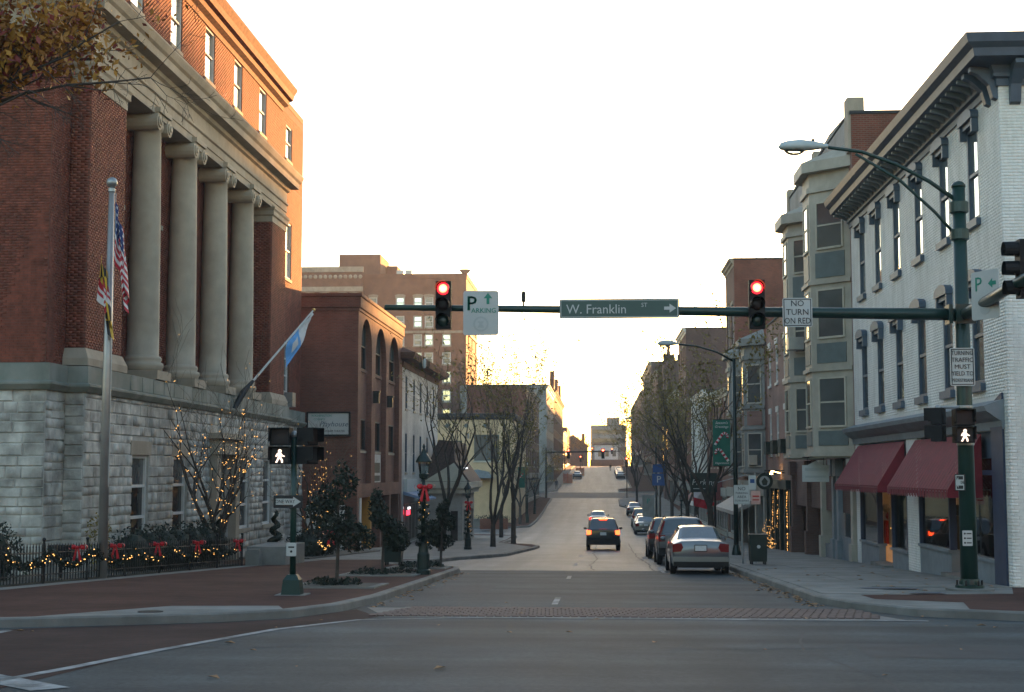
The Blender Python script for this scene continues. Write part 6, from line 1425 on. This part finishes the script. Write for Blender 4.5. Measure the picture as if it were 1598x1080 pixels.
S, w_, h_ = plate('notice_plate', 'small white and blue notice above the pink one', 1168, 742, 1180, 764, D2 + 1, 'sign_white'); local('print', MB().box(-w_ * .3, w_ * .3, -.005, -.001, -.02, .12), 'sign_blue', S)
def bin_(x, y, label, rot=0):
    z = zs(y); T = thing('litter_bin', label, 'litter bin', (x, y, z), rot, 'dark green litter bins')
    local('body', MB().add([(a * .27, b * .27, .12) for a, b in ((-1, -1), (1, -1), (1, 1), (-1, 1))] + [(a * .3, b * .3, .98) for a, b in ((-1, -1), (1, -1), (1, 1), (-1, 1))], [(0, 1, 5, 4), (1, 2, 6, 5), (2, 3, 7, 6), (3, 0, 4, 7), (0, 1, 2, 3), (4, 5, 6, 7)]), 'dark_green', T)
    local('rim', MB().box(-.32, .32, -.32, .32, .981, 1.03), 'dark_green', T); local('emblem', MB().tube([(0, -.305, .62), (0, -.285, .62)], .06, 14), 'sign_white', T)
    for a in (-1, 1):
        for b in (-1, 1): local('leg', MB().box(a * .22 - .03, a * .22 + .03, b * .22 - .03, b * .22 + .03, 0, .119), 'black_metal', T)
bin_(5.35, 48.6, 'dark green litter bin by the right kerb under the notices'); bin_(-6.75, 46.4, 'dark green litter bin behind the evergreen trees on the left')
S = thing('parking_garage_sign', 'dark green sign lettered Parking among the right hand trees', 'sign', at(1098, 753, 74)); p0, p1 = at(1077, 738, 74), at(1119, 768, 74)
part('panel', MB().box(p0.x, p1.x, 73.95, 74.05, p1.z, p0.z), 'dark_green', S); place('lettering', text_mesh('Parking', .42, 'sign_grey', .2), S, ((p0.x + p1.x) / 2, 73.94, (p0.z + p1.z) / 2)); part('post', MB().tube([(p1.x - .1, 74.1, zs(74)), (p1.x - .1, 74.1, p0.z)], .05, 8), 'black_metal', S)
part('underline', MB().box(p0.x + .15, p1.x - .5, 73.935, 73.949, p1.z + .16, p1.z + .2), 'sign_grey', S)
p0 = at(1096, 776, 76); T = thing('shop_flag', 'small red, white and black shop flag under the parking sign', 'flag', p0); part('staff', MB().tube([p0 + Vector((-.3, 0, .5)), p0 + Vector((2.4, 0, 1.2))], .02, 6), 'grey_metal', T)
mb = MB(); 
for i in range(8):
    for j in range(6):
        f = lambda a, b: (p0.x - .45 + .11 * a, 76 + .06 * math.sin(a * 1.2 + b), p0.z + .45 - .15 * b - .03 * a); mb.add([f(i, j), f(i + 1, j), f(i + 1, j + 1), f(i, j + 1)], [(0, 1, 2, 3)]); mb.mi[-1] = 0 if j > 2 else (1 if i < 5 else 2)
part('cloth', mb, ['flag_red', 'flag_white', 'flag_black'], T, True)
p = at(1028, 742, 120); S = thing('parking_sign', 'tall blue parking sign standing far down the right pavement', 'sign', (p.x, 120, zs(120))); part('panel', MB().box(p.x - .55, p.x + .55, 119.95, 120.05, p.z - .85, p.z + .15).box(p.x - .5, p.x + .5, 119.95, 120.05, p.z + .25, p.z + .95), 'sign_blue', S); part('post', MB().tube([(p.x, 120.1, zs(120)), (p.x, 120.1, p.z + .9)], .06, 8), 'grey_metal', S); place('lettering', text_mesh('P', .8, 'sign_white'), S, (p.x, 119.93, p.z - .35))
p = at(1012, 790, 118); S = thing('pavement_board', 'pale green notice board standing on the right pavement', 'sign', (p.x, 118, zs(118))); part('panel', MB().box(p.x - .5, p.x + .5, 117.95, 118.05, p.z - .9, p.z + .9), 'bay_grey', S); part('post', MB().box(p.x - .45, p.x - .38, 118.06, 118.12, zs(118), p.z + .8).box(p.x + .38, p.x + .45, 118.06, 118.12, zs(118), p.z + .8), 'black_metal', S); place('lettering', text_mesh('P', .6, 'sign_pgreen'), S, (p.x, 117.93, p.z + .4))
p = at(812, 745, 150); S = thing('left_banner', 'green holiday banner on the far left pavement', 'banner', (p.x, 150, zs(150))); part('cloth', MB().box(p.x - .5, p.x + .5, 149.97, 150.03, p.z - 1.1, p.z + 1.1), 'banner_green', S); part('pole', MB().tube([(p.x + .6, 150, zs(150)), (p.x + .6, 150, p.z + 1.6)], .07, 8), 'black_metal', S)
for k in range(6): part('candy_stripe', MB().tube([(p.x - .3 + .1 * k, 149.95, p.z - .3 + .12 * k), (p.x - .2 + .1 * k, 149.95, p.z - .18 + .12 * k)], .07, 6), 'flag_red' if k % 2 else 'flag_white', S)
# hydrant, newspaper boxes, traffic cones substitute small things seen on the left pavement
T = thing('planter', 'low red brown planter box in front of the tan building', 'planter', gp(-9.2, 124)); z = zs(124); part('box', MB().box(-10.4, -8, 123.4, 124.6, z, z + .9), 'brick_red', T); rg_ = np.random.default_rng(2); part('foliage', np_mesh('foliage', *leaf_quads(np.array([-9.2, 124, z + 1.0]) + rg_.normal(0, 1, (400, 3)) * [.7, .3, .12], .08, rg_)), 'leaf_dark', T)
tag(part('retaining_wall', MB().box(-30, -8.8, 129.6, 130, -4.4, -2.9).box(-30, -8.7, 129.5, 130.1, -2.9, -2.75), 'concrete'), 'low pale wall along the side lane by the tan building', 'wall')
# ---- far signals
def far_signal(x, y, z, label): signal('traffic_light', (x, y, z), 0, label, True, 1.35, 'red traffic lights')
MATS['lens_red'].name = 'lens_red'
for (px, py, d, lb) in ((887, 708, 203, 'red traffic light on the left post at the next crossing'), (941, 708, 203, 'red traffic light over the middle of the next crossing'), (978, 721, 203, 'red traffic light on the right post at the next crossing'), (906, 716, 330, 'low red traffic light on the left at the far crossing'), (924, 703, 330, 'high red traffic light left of centre at the far crossing'), (955, 704, 330, 'high red traffic light right of centre at the far crossing')):
    p = at(px, py, d); far_signal(p.x, d - .3, p.z, lb)
for d, x0, x1 in ((203, -7.6, 1.2), (330, -8.0, 5.0)):
    p = at(941, 706, d); T = thing('mast_arm_pole', 'dark traffic mast arm pole at the %s crossing' % ('next' if d < 300 else 'far'), 'traffic pole', (x0, d, zs(d))); part('pole', MB().tube([(x0, d, zs(d)), (x0, d, p.z + .6)], [.16, .11], 10), 'black_metal', T); part('mast_arm', MB().tube([(x0, d, p.z), (x1, d, p.z + .2)], [.11, .06], 8), 'black_metal', T)
for (px, d) in ((978, 203), (906, 330)):
    p = at(px, 716, d); o = part('signal_post', MB().tube([(p.x, d, zr(d)), (p.x, d, p.z + .6)], .07, 8), 'black_metal'); tag(o, 'thin dark signal post at the %s' % ('next crossing, right side' if d < 300 else 'far crossing, left side'), 'traffic pole')
# construction netting
for k, (xa, xb, ya, yb, lb) in enumerate(((-6.6, -5.0, 262, 262.4, 'nearer panel of orange construction netting'), (-4.9, -3.2, 300, 300.4, 'farther panel of orange construction netting'))):
    T = thing('construction_fence', lb, 'fence', (xa, ya, zr(ya)), group='orange construction netting'); mb = MB(); z = zr(ya)
    for i in range(12): zz = z + .1 + i * .13; mb.box(xa, xb, ya, ya + .03, zz, zz + .075)
    for i in range(10): xx = xa + (xb - xa) * i / 9; mb.box(xx - .05, xx + .05, ya - .02, ya, z, z + 1.75)
    part('net', mb, 'orange_net', T)
    for i in range(3): part('post', MB().box(xa + (xb - xa) * i / 2 - .05, xa + (xb - xa) * i / 2 + .05, ya + .05, ya + .12, z - .02, z + 1.9), 'orange_net', T)
# ================================================================== VEHICLES
WH = {}
def wheel_meshes(r_):
    if r_ not in WH:
        t = MB(); prof = [(r_ * .62, -.1), (r_ * .93, -.1), (r_, -.06), (r_, .06), (r_ * .93, .1), (r_ * .62, .1)]; t.lathe(prof, 22); tm = t.mesh('wheel', True); tm.transform(Matrix.Rotation(math.pi / 2, 4, 'Y')); setmat(tm, 'tyre')
        m_ = MB(); m_.lathe([(.05, -.112), (r_ * .6, -.106), (r_ * .63, -.09), (r_ * .63, .09), (r_ * .6, .106), (.05, .112)], 22)
        for k in range(5):
            an = 6.283 * k / 5; m_.tube([(.04 * math.cos(an), .04 * math.sin(an), s * .113) for s in (1,)] + [(r_ * .58 * math.cos(an), r_ * .58 * math.sin(an), .113)], .03, 5)
        rm = m_.mesh('rim'); rm.transform(Matrix.Rotation(math.pi / 2, 4, 'Y')); setmat(rm, 'rim'); WH[r_] = (tm, rm)
    return WH[r_]
SED = dict(L=4.62, r=.32, st=[(0, .42, .80, .80, .86, .66), (.05, .30, .85, .90, .985, .70), (.3, .24, .875, .94, 1.04, .71), (.52, .22, .88, .95, 1.06, .70), (.62, .22, .88, .95, 1.07, .68), (1.22, .22, .885, .96, 1.41, .56), (1.5, .22, .885, .96, 1.455, .565), (2.2, .22, .885, .96, 1.465, .57), (2.3, .22, .885, .96, 1.462, .57), (2.98, .22, .88, .95, 1.40, .55), (3.66, .22, .87, .93, 1.02, .66), (4.3, .25, .82, .84, .86, .64), (4.55, .32, .72, .68, .72, .55), (4.62, .4, .62, .6, .62, .5)], rear=4, wind=9, side=(6, 8, 5), ax=(.88, 3.72))
SUV = dict(L=4.75, r=.36, st=[(0, .5, .86, 1.02, 1.06, .78), (.05, .4, .9, 1.08, 1.12, .80), (.1, .32, .91, 1.1, 1.15, .79), (.36, .3, .915, 1.1, 1.66, .64), (.46, .3, .915, 1.1, 1.72, .65), (.6, .3, .915, 1.1, 1.735, .655), (1.35, .3, .915, 1.1, 1.75, .66), (1.46, .3, .915, 1.1, 1.75, .66), (2.3, .3, .915, 1.1, 1.735, .65), (2.4, .3, .915, 1.1, 1.73, .65), (3.15, .3, .91, 1.08, 1.66, .62), (3.72, .3, .9, 1.05, 1.16, .72), (4.4, .32, .86, .98, 1.02, .7), (4.68, .4, .78, .85, .88, .62), (4.75, .48, .68, .7, .74, .55)], rear=2, wind=10, side=(5, 7, 9), ax=(.9, 3.75))
VAN = dict(SUV, L=4.9)
def car(model, label, loc, paint, tail='tail_red', rot=0, lit=False, name='parked_car', group='cars parked along the right kerb', plate_=True, scale=1.0, dark_low=True):
    m = dict(SED=SED, SUV=SUV, VAN=VAN)[model]; T = thing(name, label, 'car', loc, rot, group)
    rows = []
    for y, zb, wm, zbelt, zt_, wt in m['st']:
        zmid = zb + (zbelt - zb) * .6
        rows.append([(0, y, zb), (wm * .84, y, zb), (wm * .97, y, zb + .1), (wm, y, zmid), (wm * .955, y, zbelt), (wt, y, zt_ - .045), (wt * .82, y, zt_), (0, y, zt_ + .02)])
    body, side, rearg, windg = MB(), [MB(), MB(), MB()], MB(), MB()
    for k in range(len(rows) - 1):
        for j in range(7):
            for s in (1, -1):
                q = [rows[k][j], rows[k][j + 1], rows[k + 1][j + 1], rows[k + 1][j]]; q = [(s * p[0], p[1], p[2]) for p in q]
                if s < 0: q = q[::-1]
                # a pane sits in its frame: shrink the quad and keep the body around it
                tgt = None
                if j == 4 and k in m['side']: tgt = side[m['side'].index(k)]
                if j in (5, 6) and k == m['rear']: tgt = rearg
                if j in (5, 6) and k == m['wind']: tgt = windg
                if tgt is None: body.quad(*q)
                else:
                    tgt.quad(*q)
    for e, rv in ((0, 1), (len(rows) - 1, 0)):
        lp = [(x, y, z) for x, y, z in rows[e]] + [(-x, y, z) for x, y, z in rows[e][-2:0:-1]]
        body.add(lp, [tuple(range(len(lp)))])
    bm = bmesh.new(); me = body.mesh('body'); bm.from_mesh(me); bmesh.ops.remove_doubles(bm, verts=bm.verts, dist=1e-4); bmesh.ops.recalc_face_normals(bm, faces=bm.faces); bm.to_mesh(me); bm.free()
    me.polygons.foreach_set('use_smooth', [True] * len(me.polygons)); me.set_sharp_from_angle(angle=R(32))
    B = local('body', me, paint, T)
    def glass(mb, nm):
        if mb.f: local(nm, mb, 'car_glass', T)
    for s_ in side: glass(s_, 'side_window')
    glass(rearg, 'rear_window'); glass(windg, 'windscreen')
    st = m['st']; wm = st[2][2]; zb = st[2][1]; L_ = m['L']; r_ = m['r']; tm, rm = wheel_meshes(r_)
    for y in m['ax']:
        for s in (-1, 1):
            local('wheel_arch', MB().tube([(s * (wm - .14), y, r_ + .02), (s * (wm + .006), y, r_ + .02)], r_ + .07, 20), 'plastic_black', T)
            o = bpy.data.objects.new('wheel', tm); COL.objects.link(o); o.parent = T; o.location = (s * (wm - .085), y, r_); WP[o.name] = WP[T.name]
            q = bpy.data.objects.new('rim', rm); COL.objects.link(q); q.parent = o
    zbelt = st[1][3]; wr_ = st[1][2]
    low = .46 if model == 'SED' else .56
    local('rear_bumper', MB().prism([(-wr_ * .98, low - .2), (wr_ * .98, low - .2), (wr_ * .99, low + .06), (-wr_ * .99, low + .06)], -.07, .25), paint if not dark_low else 'plastic_black', T); local('bumper_skirt', MB().box(-wr_ * .97, wr_ * .97, -.075, .2, low - .21, low - .08), 'plastic_black', T); local('rear_valance', MB().box(-wr_ * .8, wr_ * .8, -.04, .3, low - .26, low - .2), 'plastic_black', T)
    if model == 'SED':
        for s in (-1, 1): local('tail_light', MB().prism([(s * wr_ * .99, .66), (s * wr_ * 1.0, .9), (s * wr_ * .68, .93), (s * wr_ * .62, .8), (s * wr_ * .7, .68)], -.012, .16), tail, T)
    else:
        hi = 1.5 if paint != 'paint_black' else 1.22
        for s in (-1, 1):
            local('tail_light', MB().prism([(s * wr_ * .995, .84), (s * wr_ * .995, 1.1), (s * wr_ * .72, 1.08), (s * wr_ * .74, .86)], -.02, .1), tail, T)
            if hi > 1.3: local('tail_light', MB().add([(s * wr_ * .9, .02, 1.1), (s * wr_ * 1.0, .1, 1.1), (s * wr_ * .77, .4, 1.6), (s * wr_ * .7, .33, 1.6)], [(0, 1, 2, 3)]), 'tail_red', T)
    if lit: local('brake_light', MB().box(-.22, .22, m['st'][m['rear'] + 1][0] - .06, m['st'][m['rear'] + 1][0] + .0, m['st'][m['rear'] + 1][4] - .01, m['st'][m['rear'] + 1][4] + .05), 'brake_lit', T)
    pz_ = .78 if model == 'SED' else .9
    if plate_: local('licence_plate', MB().box(-.17, .17, -.03, -.001, pz_ - .08, pz_ + .08), 'plate_white', T); local('plate_frame', MB().box(-.19, .19, -.022, -.0005, pz_ - .1, pz_ + .1), 'plastic_black', T)
    for s in (-1, 1): local('mirror', MB().ball((s * (wm + .1), m['st'][m['wind']][0] + .42, st[3][3] + .08), 1, 8, 6, (.1, .06, .075)), paint, T, True)
    for s in (-1, 1): local('door_seam', MB().box(s * (wm * .985), s * (wm * .985 + .012), m['st'][m['side'][0] + 1][0] + .04, m['st'][m['side'][0] + 1][0] + .055, zb + .2, st[4][3] - .03), 'plastic_black', T); local('door_handle', MB().box(s * wm * .99, s * (wm * .99 + .03), m['st'][m['side'][0] + 1][0] - .25, m['st'][m['side'][0] + 1][0] - .08, .84, .87), paint, T)
    for s in (-1, 1): local('headlight', MB().box(s * .38, s * .64, L_ - .16, L_ - .04, .58, .7), 'sign_white', T)
    if model != 'SED':
        for s in (-1, 1): local('roof_rail', MB().tube([(s * .6, .6, 1.74), (s * .6, 1.2, 1.79), (s * .6, 2.6, 1.77), (s * .58, 3, 1.7)], .02, 6), 'plastic_black', T)
    sl = (zr(loc[1] + 3) - zr(loc[1])) / 3; T.rotation_euler = (math.atan(sl), 0, rot)
    if scale != 1: T.scale = (scale,) * 3
    return T
def rp(x, y): return (x, y, zr(y) + .006)
car('SED', 'silver parked sedan nearest the camera at the right kerb', rp(3.05, 43.2), 'paint_silver', dark_low=False)
car('SUV', 'grey parked wagon with tall tail lights just ahead of the silver sedan', rp(3.05, 52.2), 'paint_grey', tail='tail_red')
car('VAN', 'dark parked van ahead of the grey wagon', rp(3.0, 60.6), 'paint_dark')
car('SED', 'pale beige parked sedan at the near end of the farther group', rp(3.75, 115), 'paint_beige', dark_low=False)
car('SED', 'white roofed parked sedan, second in the farther group', rp(3.85, 122.5), 'paint_white', dark_low=False)
car('SUV', 'grey parked utility car, third in the farther group', rp(3.9, 131), 'paint_beige')
car('SED', 'blue and silver parked sedan by the far right bulb of pavement', rp(3.95, 158), 'paint_silver')
car('SUV', 'black sport utility car driving away with brake lights on', rp(.2, 77.5), 'paint_black', 'brake_lit', lit=True, name='moving_car', group='cars driving away')
car('SED', 'silver hatchback driving ahead of the black utility car', rp(-.12, 132), 'paint_silver', 'brake_dim', name='moving_car', group='cars driving away', dark_low=False)
car('SED', 'white car standing beside the orange netting', rp(-4.4, 284), 'paint_white', group='far cars')
for k, (x, y, pt) in enumerate(((4.3, 284, 'paint_white'), (4.3, 292, 'paint_grey'), (4.3, 301, 'paint_silver'), (4.3, 312, 'paint_white'))):
    car('SED', ('white', 'grey', 'silver', 'pale')[k] + ' car parked far away on the right, %s of four' % ('first', 'second', 'third', 'last')[k], rp(x, y), pt, group='far cars')
# dark van reflected / standing by the playhouse is left as shop glass
# ================================================================== PEOPLE
def body_mesh():
    V = [(0, 0, .95), (0, .0, 1.15), (0, 0, 1.36), (0, .02, 1.47), (0, .03, 1.55), (0, .03, 1.64), (0, .02, 1.72)]; E = [(0, 1), (1, 2), (2, 3), (3, 4), (4, 5), (5, 6)]; Rr = [.16, .155, .17, .062, .07, .1, .075]
    def chain(root, pts, rr):
        p = root
        for q, r_ in zip(pts, rr): V.append(q); Rr.append(r_); E.append((p, len(V) - 1)); p = len(V) - 1
    for s, ph in ((1, .22), (-1, -.2)):
        chain(0, [(s * .1, 0, .88), (s * .1, ph * .5, .5), (s * .1, ph * .5 - .14 * (1 if ph < 0 else .2), .1), (s * .1, ph * .5 + .08, .04)], [.105, .072, .048, .045])
        chain(2, [(s * .19, 0, 1.36), (s * .26, -ph * .4, 1.08), (s * .25, -ph * .8 + .04, .84), (s * .245, -ph * .85 + .06, .76)], [.075, .052, .04, .032])
    me = bpy.data.meshes.new('body'); me.from_pydata(V, E, []); o = bpy.data.objects.new('body', me); COL.objects.link(o)
    md_ = o.modifiers.new('skin', 'SKIN'); o.modifiers.new('sub', 'SUBSURF').levels = 2
    for i, r_ in enumerate(Rr): me.skin_vertices[0].data[i].radius = (r_, r_ * .8)
    me.skin_vertices[0].data[0].use_root = True
    dg = bpy.context.evaluated_depsgraph_get(); out = bpy.data.meshes.new_from_object(o.evaluated_get(dg)); bpy.data.objects.remove(o); return out
BODY = body_mesh(); BODY.materials.clear()
def person(loc, rot, label, coat, legs, hair='bark'):
    T = thing('person', label, 'person', loc, rot); me = BODY.copy()
    for n_ in ('skin', coat, legs, 'cloth_black'): me.materials.append(MATS[n_])
    for p in me.polygons:
        z = p.center.z; x = abs(p.center.x); p.use_smooth = True
        p.material_index = 3 if z < .12 and x < .2 else (2 if (z < .9 and x < .19) else (1 if z < 1.49 and not (z < .8 and x > .19) else 0))
    o = bpy.data.objects.new('body', me); COL.objects.link(o); o.parent = T; WP[o.name] = WP[T.name]
    local('hair', MB().ball((0, .0, 1.68), 1, 12, 8, (.098, .105, .085)), hair, T, True); local('coat_hem', MB().lathe([(.17, .78), (.185, .8), (.165, 1.0), (.15, 1.1)], 14), coat, T, True)
person(gp(5.2, 92), 0, 'person in a black coat walking away on the right pavement', 'cloth_black', 'cloth_black')
person(gp(6.1, 91), 0, 'person in a blue jacket walking beside the one in black', 'cloth_blue', 'cloth_jeans')
person((2.6, 330, zr(330)), 0, 'person in dark clothes crossing far up the street', 'cloth_black', 'cloth_black')
person(gp(-7.0, 232), 0, 'person in a grey blue coat on the far left pavement', 'cloth_jeans', 'cloth_black')
# ================================================================== AIR
hm = bpy.data.materials.new('haze'); hm.use_nodes = True; MATS['haze'] = hm
n = hm.node_tree.nodes; n.remove(n['Principled BSDF']); pv = n.new('ShaderNodeVolumePrincipled'); pv.inputs['Density'].default_value = .0004; pv.inputs['Color'].default_value = (.95, .95, .95, 1); pv.inputs['Anisotropy'].default_value = .1
hm.node_tree.links.new(pv.outputs[0], n['Material Output'].inputs['Volume'])
o = part('haze', MB().box(-330, 330, -70, 770, -6, 41.5), 'haze'); o['kind'] = 'stuff'; o['label'] = 'thin pale evening haze filling the whole street'
